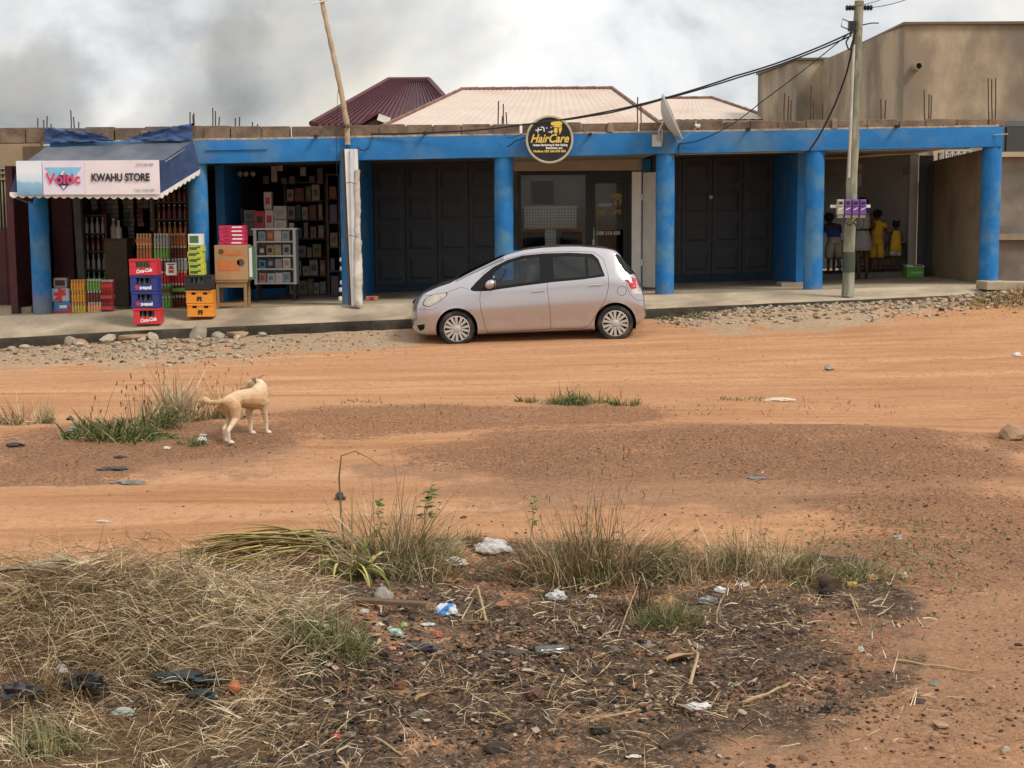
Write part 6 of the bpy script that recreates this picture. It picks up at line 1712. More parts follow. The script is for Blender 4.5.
def skin_faces():
    mb = MB(); keep = {}
    hole = [FRONT_GLASS, [(x, z) for x, z in REAR_GLASS], QUARTER]
    sh = []
    for poly in hole:
        cx_, cz_ = sum(p_[0] for p_ in poly) / len(poly), sum(p_[1] for p_ in poly) / len(poly)
        sh.append([(cx_ + (x - cx_) * 1.0, cz_ + (z - cz_) * 1.0) for x, z in poly])
    V3 = np.zeros((SKX, SKN, 3)); V3[:, :, 0] = XS[:, None]; V3[:, :, 1] = SEC[:, :, 0]; V3[:, :, 2] = SEC[:, :, 1]
    low = np.zeros((SKX, SKN), bool)
    for i in range(SKX):
        for k in range(2, IBELT):
            for wx, wz in WHEELS:
                d = math.hypot(V3[i, k, 0] - wx, V3[i, k, 2] - wz)
                if d < RA:
                    low[i, k] = True
    V4 = V3.copy()
    for i in range(SKX):
        for k in range(2, IBELT):
            if low[i, k]:
                nb_ = [(i + a, k + b_) for a in (-1, 0, 1) for b_ in (-1, 0, 1) if 0 <= i + a < SKX and 0 <= k + b_ < SKN]
                if any(not low[q] for q in nb_):
                    for wx, wz in WHEELS:
                        dx, dz = V3[i, k, 0] - wx, V3[i, k, 2] - wz; d = math.hypot(dx, dz)
                        if d < RA and d > 1e-6: V4[i, k, 0] = wx + dx / d * RA; V4[i, k, 2] = wz + dz / d * RA
    fs = []
    for i in range(SKX - 1):
        for k in range(SKN - 1):
            q = [(i, k), (i + 1, k), (i + 1, k + 1), (i, k + 1)]
            if all(low[a] for a in q): continue
            c = V3[i:i + 2, k:k + 2].reshape(-1, 3).mean(0)
            if 8 <= k < IRAIL + 1 and any(inside((c[0], c[2]), poly) for poly in sh): continue
            if k >= IRAIL + 1 and (.80 < c[0] < 1.50 or 3.44 < c[0] < 3.60): continue
            fs.append(q)
    idx_ = {}; vs = []
    def vid(a, s_):
        key = (a, s_)
        if key not in idx_:
            p_ = V4[a]; idx_[key] = len(vs); vs.append((p_[0], s_ * p_[1], p_[2]))
        return idx_[key]
    faces_ = []
    for q in fs:
        faces_.append(tuple(vid(a, -1) for a in q)); faces_.append(tuple(vid(a, 1) for a in q[::-1]))
    mb.add(vs, faces_)
    # front and rear closing faces
    for i, rev in ((0, False), (SKX - 1, True)):
        ring = [(XS[i], -SEC[i, k, 0], SEC[i, k, 1]) for k in range(SKN)] + [(XS[i], SEC[i, k, 0], SEC[i, k, 1]) for k in range(SKN - 2, 0, -1)]
        mb.add(ring, [tuple(range(len(ring)))[::-1] if rev else tuple(range(len(ring)))])
    return mb


body = skin_faces().build('body', M_paint, car, smooth_=True)
bmx = bmesh.new(); bmx.from_mesh(body.data); bmesh.ops.remove_doubles(bmx, verts=bmx.verts, dist=.0008); bmesh.ops.recalc_face_normals(bmx, faces=bmx.faces); bmx.to_mesh(body.data); bmx.free()
body.data.polygons.foreach_set('use_smooth', [True] * len(body.data.polygons)); body.data.set_sharp_from_angle(angle=R(50))


def decal(name, poly, off, m_, parent, sides=(-1, 1), cuts=3, fy=None):
    """panel lying on the side of the body, drawn in side view"""
    bm = bmesh.new(); vs = [bm.verts.new((x, 0, z)) for x, z in poly]; bm.faces.new(vs)
    bmesh.ops.triangulate(bm, faces=bm.faces[:])
    for _ in range(cuts):
        bmesh.ops.subdivide_edges(bm, edges=[e for e in bm.edges if e.calc_length() > .09], cuts=1, use_grid_fill=True)
        bmesh.ops.triangulate(bm, faces=[f for f in bm.faces if len(f.verts) > 3])
    bm.verts.ensure_lookup_table()
    pts = [(v.co.x, v.co.z) for v in bm.verts]; fc = [tuple(v.index for v in f.verts) for f in bm.faces]; bm.free()
    outs = []
    for s_ in sides:
        mb = MB(); mb.add([(x, s_ * ((fy or side_y)(x, z) + off), z) for x, z in pts], fc)
        o = mb.build(name, m_, parent, smooth_='all')
        outs.append(o)
    return outs


def ringdecal(name, outer, holes, off, m_, parent, sides=(-1, 1)):
    """trim around the windows: outline with holes, filled by scanfill"""
    outs = []
    for s_ in sides:
        bm = bmesh.new(); es = []
        for poly in [outer] + holes:
            vs = [bm.verts.new((x, 0, z)) for x, z in poly]
            es += [bm.edges.new((vs[i], vs[(i + 1) % len(vs)])) for i in range(len(vs))]
        bmesh.ops.triangle_fill(bm, edges=es, use_beauty=True)
        for _ in range(3):
            bmesh.ops.subdivide_edges(bm, edges=[e for e in bm.edges if e.calc_length() > .09], cuts=1)
            bmesh.ops.triangulate(bm, faces=[f for f in bm.faces if len(f.verts) > 3])
        me_ = bpy.data.meshes.new(name)
        for v in bm.verts: v.co.y = s_ * (side_y(v.co.x, v.co.z) + off)
        bm.to_mesh(me_); bm.free(); me_.materials.append(m_); me_.polygons.foreach_set('use_smooth', [True] * len(me_.polygons))
        o = bpy.data.objects.new(name, me_); COL.objects.link(o); o.parent = parent; outs.append(o)
    return outs


def shrink(poly, k):
    cx_, cz_ = sum(p_[0] for p_ in poly) / len(poly), sum(p_[1] for p_ in poly) / len(poly)
    return [(cx_ + (x - cx_) * k, cz_ + (z - cz_) * k) for x, z in poly]


trims = ringdecal('window_trim', TRIM, [shrink(FRONT_GLASS, .955), shrink(REAR_GLASS, .95), shrink(QUARTER, .93)], .006, M_trim, car)
decal('front_door_window', FRONT_GLASS, .001, M_cglass, car); decal('rear_door_window', REAR_GLASS, .001, M_dglass, car); decal('quarter_window', QUARTER, .001, M_dglass, car)
# windscreen, rear window
for nm, x0, x1, v0, m_ in (('windscreen', .745, 1.53, IRAIL - .6, M_cglass), ('rear_window', 3.415, 3.625, IRAIL - .2, M_dglass)):
    mb = MB(); rows = []
    for i in range(17):
        x = x0 + (x1 - x0) * i / 16; dz = (zt(x + .01) - zt(x - .01)) / .02; nrm = Vector((-dz, 0, 1)).normalized() * .005
        r_ = []
        for k in range(-12, 13):
            v = SKN - 1 - (SKN - 1 - v0) * abs(k) / 12 ; p_ = surf(x, min(v, SKN - 1.001))
            r_.append(Vector((x, math.copysign(p_[0], k) if k else 0, p_[1])) + nrm)
        rows.append(r_)
    mb.grid(rows); mb.build(nm, m_, car, smooth_='all')
    if nm == 'windscreen':
        mb = MB()
        for i, sg in ((0, -1), (1, 1)):
            pass
        w_ = MB()
        for y0_ in (-.45, .1):
            pz = [(.72, y0_), (.80, y0_ + .25), (.86, y0_ + .5)]
            w_.tube([Vector((x, y, zt(x) + .015 - .05 * (abs(y) / .7) ** 2)) for x, y in pz], .01, 6)
        w_.build('wiper', M_trim, car)
def top_y(x, z):
    i = min(max(np.searchsorted(XS, x) - 1, 0), SKX - 2); s_ = SEC[i]
    return float(np.interp(z, s_[4:SKN - 4, 1], s_[4:SKN - 4, 0]))
decal('rear_window_edge', roundp([C2(*p_) for p_ in ((832, 88), (845, 92), (876, 128), (905, 160), (886, 164), (866, 150), (846, 120))], .02), .014, M_trim, car, fy=top_y)
# black cowl and wheel arch liners, underbody
mb = MB()
for wx, wz in WHEELS:
    for s_ in (-1, 1):
        rows = [[Vector((wx + RA * 1.0 * math.cos(a), s_ * y, wz + RA * 1.0 * math.sin(a))) for a in [-.35 + (PI + .7) * k / 24 for k in range(25)]] for y in (.40, .60, .80)]
        mb.grid(rows); mb.add([(wx, s_ * .40, wz)] + [tuple(q) for q in rows[0]], [(0, i, i + 1) for i in range(1, 25)])
mb.box((1.9, 0, .24), (2.9, 1.05, .10)); mb.build('underbody', M_plast, car)
# interior: seats, dashboard, wheel
mb = MB(); mb.box((1.9, 0, .62), (2.5, 1.35, .3)); mb.box((1.2, 0, .88), (.35, 1.3, .14)); mb.box((3.3, 0, .8), (.5, 1.2, .3)); mb.build('cabin_floor', M_plast, car, bevel=.03)
M_seat = plain('seat_grey', (.11, .105, .10), rough=.9)
for xs_, ys_, lab in ((1.95, -.36, 0), (1.95, .36, 0), (2.75, -.36, 0), (2.75, .36, 0)):
    mb = MB(); mb.box((xs_, ys_, 1.0), (.14, .48, .52), rot=(0, .25, 0)); mb.box((xs_ - .22, ys_, .80), (.48, .48, .12)); mb.box((xs_ + .10, ys_, 1.33), (.10, .26, .16), rot=(0, .2, 0)); mb.build('seat', M_seat, car, bevel=.03)
mb = MB(); Mw = Euler((0, R(-65), 0)).to_matrix()
mb.tube([Vector((1.48, .36, 1.0)) + Mw @ Vector((.18 * math.cos(t), .18 * math.sin(t), 0)) for t in [2 * PI * k / 20 for k in range(21)]], .013, 6, caps=False); mb.tube([(1.35, .36, .95), (1.48, .36, 1.0)], .03, 8); mb.build('steering_wheel', M_trim, car)
# seams
def seam(pts, name='door_seam', wdt=.006, m_=None, sides=(-1, 1), off=.0035):
    pts = [Vector(C2(*p_)) for p_ in pts]; f2 = []
    for i in range(len(pts) - 1):
        for k in range(8): f2.append(pts[i].lerp(pts[i + 1], k / 8))
    f2.append(pts[-1])
    for s_ in sides:
        mb = MB(); rows = [[], []]
        for i, p_ in enumerate(f2):
            d = (f2[min(i + 1, len(f2) - 1)] - f2[max(i - 1, 0)]).normalized(); nn = Vector((-d.y, d.x)) * wdt / 2
            for r_, sg in ((0, -1), (1, 1)):
                q = p_ + nn * sg; rows[r_].append((q.x, s_ * (side_y(q.x, q.y) + off), q.y))
        mb.grid(rows); mb.build(name, m_ or M_seam, car, smooth_='all')
M_seam = plain('seam_shadow_gap', (.05, .045, .046), rough=.9)
seam([(316, 230), (312, 262), (316, 305), (328, 362), (337, 386)]); seam([(568, 192), (570, 240), (576, 300), (577, 370)])
seam([(800, 165), (801, 205), (790, 252), (762, 300), (737, 336), (722, 360), (700, 369), (577, 372), (450, 380), (337, 387)])
seam([(318, 168), (360, 138), (420, 108), (490, 91), (560, 84), (660, 80), (750, 82), (785, 108), (800, 165)], wdt=.004)
seam([(862, 183), (880, 240), (905, 262), (943, 266)], wdt=.005); seam([(95, 250), (170, 240), (245, 214), (272, 224)], wdt=.004)
seam([(150, 292), (130, 300), (60, 300)], wdt=.004)
seam([(330, 392), (450, 386), (600, 380), (735, 374)], name='sill_line', wdt=.012, m_=M_seam)
def sweep(pts, r_, name, m_, off, sides=(-1, 1), flat=1.0):
    for s_ in sides:
        q = []
        for p_ in pts:
            x, z = C2(*p_); q.append((x, s_ * (side_y(x, z) + off), z))
        mb = MB(); mb.tube(q, r_, 8); mb.build(name, m_, car, smooth_=True)
sweep([(508, 232), (530, 229), (558, 227)], .016, 'door_handle', M_paint, .014); sweep([(724, 208), (748, 205), (775, 205)], .016, 'door_handle', M_paint, .014)
for s_ in (-1, 1):
    x, z = C2(850, 227); 
    if s_ == -1:
        y = side_y(x, z); mb = MB(); mb.tube([(x + .075 * math.cos(t), s_ * (side_y(x + .075 * math.cos(t), z + .075 * math.sin(t)) + .001), z + .075 * math.sin(t)) for t in [2 * PI * k / 24 for k in range(25)]], .0035, 5, caps=False); mb.build('fuel_flap_seam', M_seam, car)
# lamps
M_lamp = mat('clear_lamp', (.60, .56, .44), (.42, .40, .34), scale=12, rough=.12, spec=.7, coat=.8)
decal('headlight_bezel', shrink(roundp([C2(*p_) for p_ in ((96, 283), (106, 258), (140, 243), (188, 236), (184, 248), (150, 272), (120, 288))], .03), 1.09), .004, M_seam, car)
decal('headlight', roundp([C2(*p_) for p_ in ((96, 283), (106, 258), (140, 243), (188, 236), (184, 248), (150, 272), (120, 288))], .03), .006, M_lamp, car)
decal('tail_light', roundp([C2(*p_) for p_ in ((860, 180), (890, 177), (914, 184), (924, 214), (886, 221), (876, 200))], .02), .007, mat('tail_red', (.50, .02, .035), (.34, .012, .02), scale=14, rough=.15, coat=.8), car)
decal('reverse_light', roundp([C2(*p_) for p_ in ((886, 223), (924, 216), (927, 236), (890, 240))], .015), .007, mat('lamp_white', (.65, .6, .58), (.5, .46, .45), scale=12, rough=.15, coat=.8), car)
decal('fog_lamp_vent', roundp([C2(*p_) for p_ in ((66, 362), (98, 356), (96, 376), (78, 384))], .02), .006, M_trim, car)
# grille and plate on the nose
mb = MB(); mb.box((.005, 0, .52), (.05, .5, .10)); mb.build('front_plate', M_white, car)
mb = MB(); mb.box((.06, 0, .33), (.09, .85, .14)); mb.build('lower_grille', M_trim, car, bevel=.01)
mb = MB(); mb.box((.045, 0, .70), (.06, .55, .045)); mb.build('upper_grille', M_trim, car, bevel=.01)
mb = MB(); mb.box((3.775, 0, .50), (.04, .5, .11)); mb.build('rear_plate', M_white, car)
# mirrors
for s_ in (-1, 1):
    mx_, mz_ = C2(354, 202); y = side_y(mx_, .93)
    mb = MB(); vs, fs = ICO[3]
    mb.add([(mx_ + v[0] * .085 + .02 * v[2], s_ * (y + .10) + v[1] * .085, mz_ + v[2] * .075) for v in vs], fs)
    mb.tube([(mx_ - .02, s_ * (y - .01), mz_ - .055), (mx_, s_ * (y + .08), mz_ - .045)], .022, 8)
    o = mb.build('wing_mirror', M_paint, car, smooth_=True)
    mb = MB(); mb.lathe([(0, 0), (.06, 0), (.06, .004), (0, .004)], (mx_ + .082, s_ * (y + .10), mz_), 16, M=Euler((0, PI / 2, 0)).to_matrix()); mb.build('mirror_glass', M_steel, o)
# spoiler lip and aerial
mb = MB(); mb.tube([(3.13, .32, 1.49), (3.32, .32, 1.60)], .005, 5); mb.build('aerial', M_trim, car)
mb = MB(); rows = [[Vector((x, y, zt(x) - .045 * (abs(y) / .58) ** 2 + dz)) for y in np.linspace(-.56, .56, 15)] for x, dz in ((3.20, .004), (3.36, .015), (3.43, .012), (3.42, -.02), (3.36, -.03))]; mb.grid(rows); mb.build('roof_spoiler', M_paint, car, smooth_=True)
# wheels
M_tyre = mat('tyre_rubber', (.025, .023, .022), (.018, .017, .016), scale=12, rough=.9, c3=(.10, .065, .045), scale3=5); M_hub = plain('hub_silver', (.50, .48, .45), rough=.4, metal=.3)
for wx, wz in WHEELS:
    for s_ in (-1, 1):
        Mx = Euler((PI / 2 * (1 if s_ < 0 else -1), 0, 0)).to_matrix(); c = Vector((wx, s_ * .735, wz))
        tr_ = .285
        mb = MB(); mb.lathe([(.19, -.085), (tr_ - .03, -.09), (tr_, -.07), (tr_, .06), (tr_ - .02, .085), (tr_ - .06, .092), (.215, .088), (.205, .07), (.19, .06), (.19, -.085)], c, 44, M=Mx)
        wh = thing('wheel', None, None); del_ = [wh.pop(k_, None) for k_ in ('label', 'category')]; wh.parent = car
        mb.build('tyre', M_tyre, wh, smooth_=True)
        mb = MB(); mb.lathe([(.208, .066), (.208, .084), (.196, .088), (.182, .075), (.17, .055), (.0, .05)], c, 44, M=Mx); mb.build('rim', plain('rim_dark', (.03, .03, .03), rough=.6), wh, smooth_=True)
        mb = MB()
        for k in range(7):
            for dlt in (-.18, .18):
                a = 2 * PI * k / 7 + dlt * 1.1; r0_, r1_ = .05, .192
                d = Vector((math.cos(a), math.sin(a), 0)); dd = Vector((-d.y, d.x, 0)); a1 = 2 * PI * k / 7 + dlt * 1.15; e1 = Vector((math.cos(a1), math.sin(a1), 0)); ed = Vector((-e1.y, e1.x, 0))
                low_ = [d * r0_ - dd * .013, e1 * r1_ - ed * .024, e1 * r1_ + ed * .024, d * r0_ + dd * .013]
                mb.hexa([c + Mx @ (q + Vector((0, 0, .05))) for q in low_] + [c + Mx @ (q + Vector((0, 0, .084 if i in (0, 3) else .087))) for i, q in enumerate(low_)])
        mb.lathe([(.20, .07), (.208, .085), (.196, .090), (.184, .07)], c, 44, M=Mx)
        mb.lathe([(0, .096), (.042, .094), (.058, .086), (.062, .05)], c, 20, M=Mx); mb.build('hub_cap', M_hub, wh, smooth_=True)
sc_car = .965
pfw = P(457.5, 347.0, 22.55); prw = P(616, 341.5, 22.55)
ang = math.atan2(prw.z - pfw.z, prw.x - pfw.x)
scx = (prw.x - pfw.x) / math.cos(ang) / (WHEELS[1][0] - WHEELS[0][0])
car.scale = (scx, scx, scx)
YCAR = 22.55 + .8475 * scx
car.rotation_euler = (0, -ang, 0)
car.location = (pfw.x - WHEELS[0][0] * scx * math.cos(ang), YCAR, pfw.z - WHEELS[0][0] * scx * math.sin(ang) + .003)
print('CAR', scx, ang, pfw, prw, ground_z(pfw.x, 22.6), ground_z(prw.x, 22.6), ground_z(pfw.x, 24), ground_z(prw.x, 24))

# ================================================================== the dog
rf_, ff_ = G(229, 444), G(263, 432.5)
dg0 = (rf_ + ff_) / 2; dg0.z = ground_z(dg0.x, dg0.y); Yd = dg0.y
DL = (ff_ - rf_).xy.length; print('DOG', dg0, DL)
dog = thing('dog', 'sandy tan dog with white paws seen from behind beside the grass, head turned away', 'dog', dg0)
SD = Yd / FPX     # metres per pixel at the dog
m_dog, nt, b = new_mat('dog_coat'); N = nt.nodes; L = nt.links
tc = N.new('ShaderNodeTexCoord'); sp_ = N.new('ShaderNodeSeparateXYZ'); L.new(tc.outputs['Object'], sp_.inputs[0])
nz = N.new('ShaderNodeTexNoise'); nz.inputs['Scale'].default_value = 9; nz.inputs['Detail'].default_value = 5; L.new(tc.outputs['Object'], nz.inputs['Vector'])
nf = N.new('ShaderNodeTexNoise'); nf.inputs['Scale'].default_value = 90; nf.inputs['Detail'].default_value = 3; L.new(tc.outputs['Object'], nf.inputs['Vector'])
ma = N.new('ShaderNodeMath'); ma.operation = 'MULTIPLY_ADD'; L.new(nz.outputs['Fac'], ma.inputs[0]); ma.inputs[1].default_value = .12; L.new(sp_.outputs['Z'], ma.inputs[2])
cr_ = N.new('ShaderNodeValToRGB'); L.new(ma.outputs[0], cr_.inputs['Fac']); e = cr_.color_ramp.elements
e[0].position = .08; e[0].color = (.76, .70, .60, 1); e[1].position = .56; e[1].color = (.72, .60, .43, 1); e.new(.18).color = (.70, .56, .40, 1); e.new(.33).color = (.60, .41, .245, 1); e.new(.42).color = (.54, .345, .19, 1)
m2_ = N.new('ShaderNodeMixRGB'); m2_.blend_type = 'MULTIPLY'; m2_.inputs['Fac'].default_value = .12; L.new(cr_.outputs['Color'], m2_.inputs['Color1']); L.new(nf.outputs['Fac'], m2_.inputs['Color2'])
L.new(m2_.outputs['Color'], b.inputs['Base Color']); b.inputs['Roughness'].default_value = .9; b.inputs['Specular IOR Level'].default_value = .15
bp = N.new('ShaderNodeBump'); bp.inputs['Strength'].default_value = .4; bp.inputs['Distance'].default_value = .01; L.new(nf.outputs['Fac'], bp.inputs['Height']); L.new(bp.outputs['Normal'], b.inputs['Normal'])
# dog frame: forward axis turned away from the viewer and to the right
fw = Vector((ff_.x - rf_.x, ff_.y - rf_.y, 0)).normalized(); lf = Vector((-fw.y, fw.x, 0))   # left of the dog
KD = min(max(DL / .46, .85), 1.25)
def D(f, l, z): return fw * f * KD + lf * l + Vector((0, 0, z))
nodes = {
 'rump': (D(-.215, 0, .352), .070), 'loin': (D(-.10, 0, .372), .074), 'mid': (D(.02, 0, .352), .088), 'chest': (D(.13, 0, .335), .100), 'brisk': (D(.20, 0, .345), .085), 'with': (D(.15, 0, .385), .062),
 'neck1': (D(.25, .02, .41), .064), 'neck2': (D(.285, .06, .432), .056), 'head': (D(.30, .115, .436), .055), 'brow': (D(.30, .15, .43), .046), 'muz1': (D(.295, .182, .410), .035), 'muz2': (D(.29, .215, .396), .028),
 't1': (D(-.275, .01, .375), .030), 't2': (D(-.305, .06, .368), .022), 't3': (D(-.315, .115, .366), .022), 't4': (D(-.315, .165, .384), .031), 't5': (D(-.312, .190, .368), .027), 't6': (D(-.31, .188, .325), .009),
}
for sd, s_, df in (('L', 1, .035), ('R', -1, -.03)):
    nodes['hip' + sd] = (D(-.205, s_ * .042, .320), .060); nodes['thi' + sd] = (D(-.185 + df * .5, s_ * .046, .265), .050); nodes['knee' + sd] = (D(-.165 + df, s_ * .048, .215), .036); nodes['shk' + sd] = (D(-.225 + df, s_ * .046, .165), .024)
    nodes['hock' + sd] = (D(-.272 + df, s_ * .044, .125), .019); nodes['hpas' + sd] = (D(-.262 + df, s_ * .042, .05), .0150); nodes['hhel' + sd] = (D(-.255 + df, s_ * .042, .022), .0175); nodes['hpaw' + sd] = (D(-.225 + df, s_ * .042, .016), .0180)
    df = -.03 * s_
    nodes['sho' + sd] = (D(.18, s_ * .050, .30), .058); nodes['elb' + sd] = (D(.150 + df, s_ * .058, .225), .033); nodes['wri' + sd] = (D(.175 + df, s_ * .058, .115), .0205); nodes['fpas' + sd] = (D(.178 + df, s_ * .058, .05), .0155); nodes['fhel' + sd] = (D(.185 + df, s_ * .058, .022), .0175); nodes['fpaw' + sd] = (D(.215 + df, s_ * .058, .016), .0185)
ed = [('rump', 'loin'), ('loin', 'mid'), ('mid', 'chest'), ('chest', 'brisk'), ('chest', 'with'), ('with', 'neck1'), ('brisk', 'neck1'), ('neck1', 'neck2'), ('neck2', 'head'), ('head', 'brow'), ('brow', 'muz1'), ('muz1', 'muz2'), ('rump', 't1'), ('t1', 't2'), ('t2', 't3'), ('t3', 't4'), ('t4', 't5'), ('t5', 't6')]
for sd in 'LR': ed += [('rump', 'hip' + sd), ('hip' + sd, 'thi' + sd), ('thi' + sd, 'knee' + sd), ('knee' + sd, 'shk' + sd), ('shk' + sd, 'hock' + sd), ('hock' + sd, 'hpas' + sd), ('hpas' + sd, 'hhel' + sd), ('hhel' + sd, 'hpaw' + sd), ('chest', 'sho' + sd), ('sho' + sd, 'elb' + sd), ('elb' + sd, 'wri' + sd), ('wri' + sd, 'fpas' + sd), ('fpas' + sd, 'fhel' + sd), ('fhel' + sd, 'fpaw' + sd)]
mb = MB()
for a_, b_ in ed:
    p0, r0 = nodes[a_]; p1, r1 = nodes[b_]; n_ = max(3, int((p1 - p0).length / (min(r0, r1) * .35)))
    for i in range(n_ + 1):
        q = i / n_; c = p0.lerp(p1, q); rr_ = r0 * (1 - q) + r1 * q; mb.add([c + Vector(v) * rr_ for v in ICO[2][0]], ICO[2][1])
for sd in 'LR':
    for pw in ('hpaw', 'fpaw'):
        for k in (-1.5, -.5, .5, 1.5): mb.add([nodes[pw + sd][0] + fw * (.017 - .002 * abs(k)) + lf * (.0085 * k) + Vector((0, 0, -.005)) + Vector(v) * .0085 for v in ICO[2][0]], ICO[2][1])
db = mb.build('body', m_dog, dog)
md = db.modifiers.new('r', 'REMESH'); md.mode = 'VOXEL'; md.voxel_size = .0055
ms = db.modifiers.new('s', 'SMOOTH'); ms.factor = .5; ms.iterations = 7
bpy.context.view_layer.update(); me2 = bpy.data.meshes.new_from_object(db.evaluated_get(bpy.context.evaluated_depsgraph_get())); db.modifiers.clear(); db.data = me2; me2.name = 'body'
me2.polygons.foreach_set('use_smooth', [True] * len(me2.polygons))
# short coat lying backwards along the body
r_ = random.Random(5); fu = MB(); vsd = [v for v in me2.vertices]
for i in range(4500):
    v = vsd[r_.randrange(len(vsd))]
    if v.co.z < .05: continue
    d = (v.normal * .35 - fw * .8 + Vector((r_.gauss(0, .25), r_.gauss(0, .25), -.35 + r_.gauss(0, .2)))).normalized(); sd_v = d.cross(v.normal); L_ = r_.uniform(.010, .020) * (1.5 if v.co.z > .3 else .8)
    if sd_v.length < .01: continue
    sd_v = sd_v.normalized() * .0016; fu.add([v.co - sd_v, v.co + sd_v, v.co + d * L_], [(0, 1, 2)])
fu.build('coat', m_dog, dog)
hp = nodes['head'][0]; hd_ = (nodes['muz2'][0] - hp).normalized(); hs_ = Vector((0, 0, 1)).cross(hd_).normalized()
M_ear = mat('dog_ear', (.25, .13, .065), (.19, .10, .05), scale=12, rough=.9); M_nose = plain('dog_nose', (.02, .016, .015), rough=.3)
for s_ in (-1, 1):
    b = MB(); base = hp + hs_ * s_ * .045 + Vector((0, 0, .04)) - hd_ * .01
    tip = base + hs_ * s_ * .055 + Vector((0, 0, -.045 if s_ > 0 else .01)) - hd_ * .05
    mid_ = base + hs_ * s_ * .045 + Vector((0, 0, .022)) - hd_ * .012
    b.grid([[base + hd_ * .028, base + Vector((0, 0, .012)), base - hd_ * .032], [mid_ + hd_ * .022, mid_ + hs_ * s_ * .006, mid_ - hd_ * .03], [tip + hd_ * .004, tip, tip - hd_ * .004]])
    o = b.build('ear', M_ear, dog, smooth_='all'); so_ = o.modifiers.new('t', 'SOLIDIFY'); so_.thickness = .009; su = o.modifiers.new('s', 'SUBSURF'); su.levels = su.render_levels = 2
b = MB(); b.add([nodes['muz2'][0] + hd_ * .03 + Vector(v) * .013 for v in ICO[2][0]], ICO[2][1]); b.build('nose', M_nose, dog, smooth_='all')
for s_ in (-1, 1): b = MB(); b.add([hp + hd_ * .048 + hs_ * s_ * .032 + Vector((0, 0, .022)) + Vector(v) * .009 for v in ICO[2][0]], ICO[2][1]); b.build('eye', M_nose, dog, smooth_='all')
dog.scale = (1, 1, 1)
# ================================================================== grasses
def two(nm, c, c2): return mat(nm, c, c2, scale=25, rough=.85, spec=.15)
B_straw = two('blade_straw', (.50, .38, .225), (.35, .25, .14)); B_pale = two('blade_bleached', (.68, .58, .41), (.54, .44, .29)); B_brown = two('blade_brown', (.19, .12, .065), (.12, .075, .04))
B_green = two('blade_green', (.10, .135, .045), (.07, .10, .035)); B_lgreen = two('blade_light_green', (.21, .235, .10), (.15, .175, .07)); B_olive = two('blade_olive', (.26, .215, .105), (.18, .15, .075)); B_dark = two('blade_charred', (.035, .028, .022), (.022, .018, .015))
PAL = [B_straw, B_pale, B_brown, B_green, B_lgreen, B_olive, B_dark]


def tuft(name, label, cat_, c, rx, ry, h, n, mix, seed, w=.006, droop=.7, lean=.45, seedheads=0, seg=4, group=None, stalks=0, stalk_h=1.6, hvar=.72):
    """a clump of grass: n blades from an elliptical foot; mix = weights for PAL"""
    r_ = random.Random(seed); mb = MB(); c = Vector(c)
    ks = [i for i, q in enumerate(mix) for _ in range(q)]
    # several ragged sub-clumps, each with its own height and lean
    n = int(n * 1.35); ns = max(6, int(n / 75)); subs = []
    for i in range(ns):
        a, q = r_.uniform(0, 6.283), math.sqrt(r_.random()); subs.append((rx * q * math.cos(a), ry * q * math.sin(a), r_.uniform(.55, 1.15), r_.gauss(math.cos(a) * lean * q, .25), r_.gauss(0, .2), r_.uniform(.25, .6) * (1.7 if h < .13 else 1), ks[r_.randrange(len(ks))]))
    for i in range(n):
        if r_.random() < (.8 if h > .13 else .3):
            sx_, sy_, hk, lx, ly, sp, kk = subs[r_.randrange(ns)]; px = sx_ + r_.gauss(0, .22) * rx * sp * 2; py = sy_ + r_.gauss(0, .22) * ry * sp * 2
        else:
            a, q = r_.uniform(0, 6.283), math.sqrt(r_.random()) * 1.1; px, py, hk, lx, ly, kk = rx * q * math.cos(a), ry * q * math.sin(a), r_.uniform(.2, .7), r_.gauss(0, .5), r_.gauss(0, .4), None
        q2 = min(1, (px / rx) ** 2 + (py / ry) ** 2)
        z = ground_z(c.x + px, c.y + py) - c.z - .01
        hh = h * hk * (1 - hvar * r_.random() ** .8) * (1 - .3 * q2)
        d = Vector((lx + r_.gauss(0, .28), ly + r_.gauss(0, .28), 1))
        k_ = kk if kk is not None and r_.random() < .45 else ks[r_.randrange(len(ks))]
        mb.blade((px, py, z), d, hh * 1.2, w * (.4 + 1.3 * r_.random() ** 2), droop * (r_.uniform(.1, 1.5) if r_.random() < .8 else r_.uniform(2, 4)), r_, k_, seg)
    for i in range(stalks):
        a, q = r_.uniform(0, 6.283), math.sqrt(r_.random()) * .8
        px, py = rx * q * math.cos(a), ry * q * math.sin(a); z = ground_z(c.x + px, c.y + py) - c.z - .01
        d = Vector((r_.gauss(0, .26), r_.gauss(0, .2), 1)); hh = h * stalk_h * r_.uniform(.45, 1.05); k_ = 2 if r_.random() < .6 else 0
        tip = mb.blade((px, py, z), d, hh, w * .7, .25 * r_.uniform(.2, 1.5), r_, k_, 5)
        if seedheads:
            for s_ in range(3): mb.blade(tip - Vector((0, 0, .012 * s_)), Vector((r_.gauss(0, .35), r_.gauss(0, .3), 1)), .028, w * 1.0, .3, r_, 2, 2)
    return tag(mb.build(name, PAL, loc=c), label, cat_, group)


def at(px, py): return GG(px, py)
def pxm(c): return c.y / FPX
def T(name, label, cat_, px, py, wpx, hpx, n, mix, seed, depth=.5, **k):
    c = at(px, py); s_ = pxm(c); return tuft(name, label, cat_, c, wpx * s_ / 2, wpx * s_ / 2 * depth + .03, hpx * s_, n, mix, seed, w=k.pop('w', max(.0042, .92 * s_)), **k)


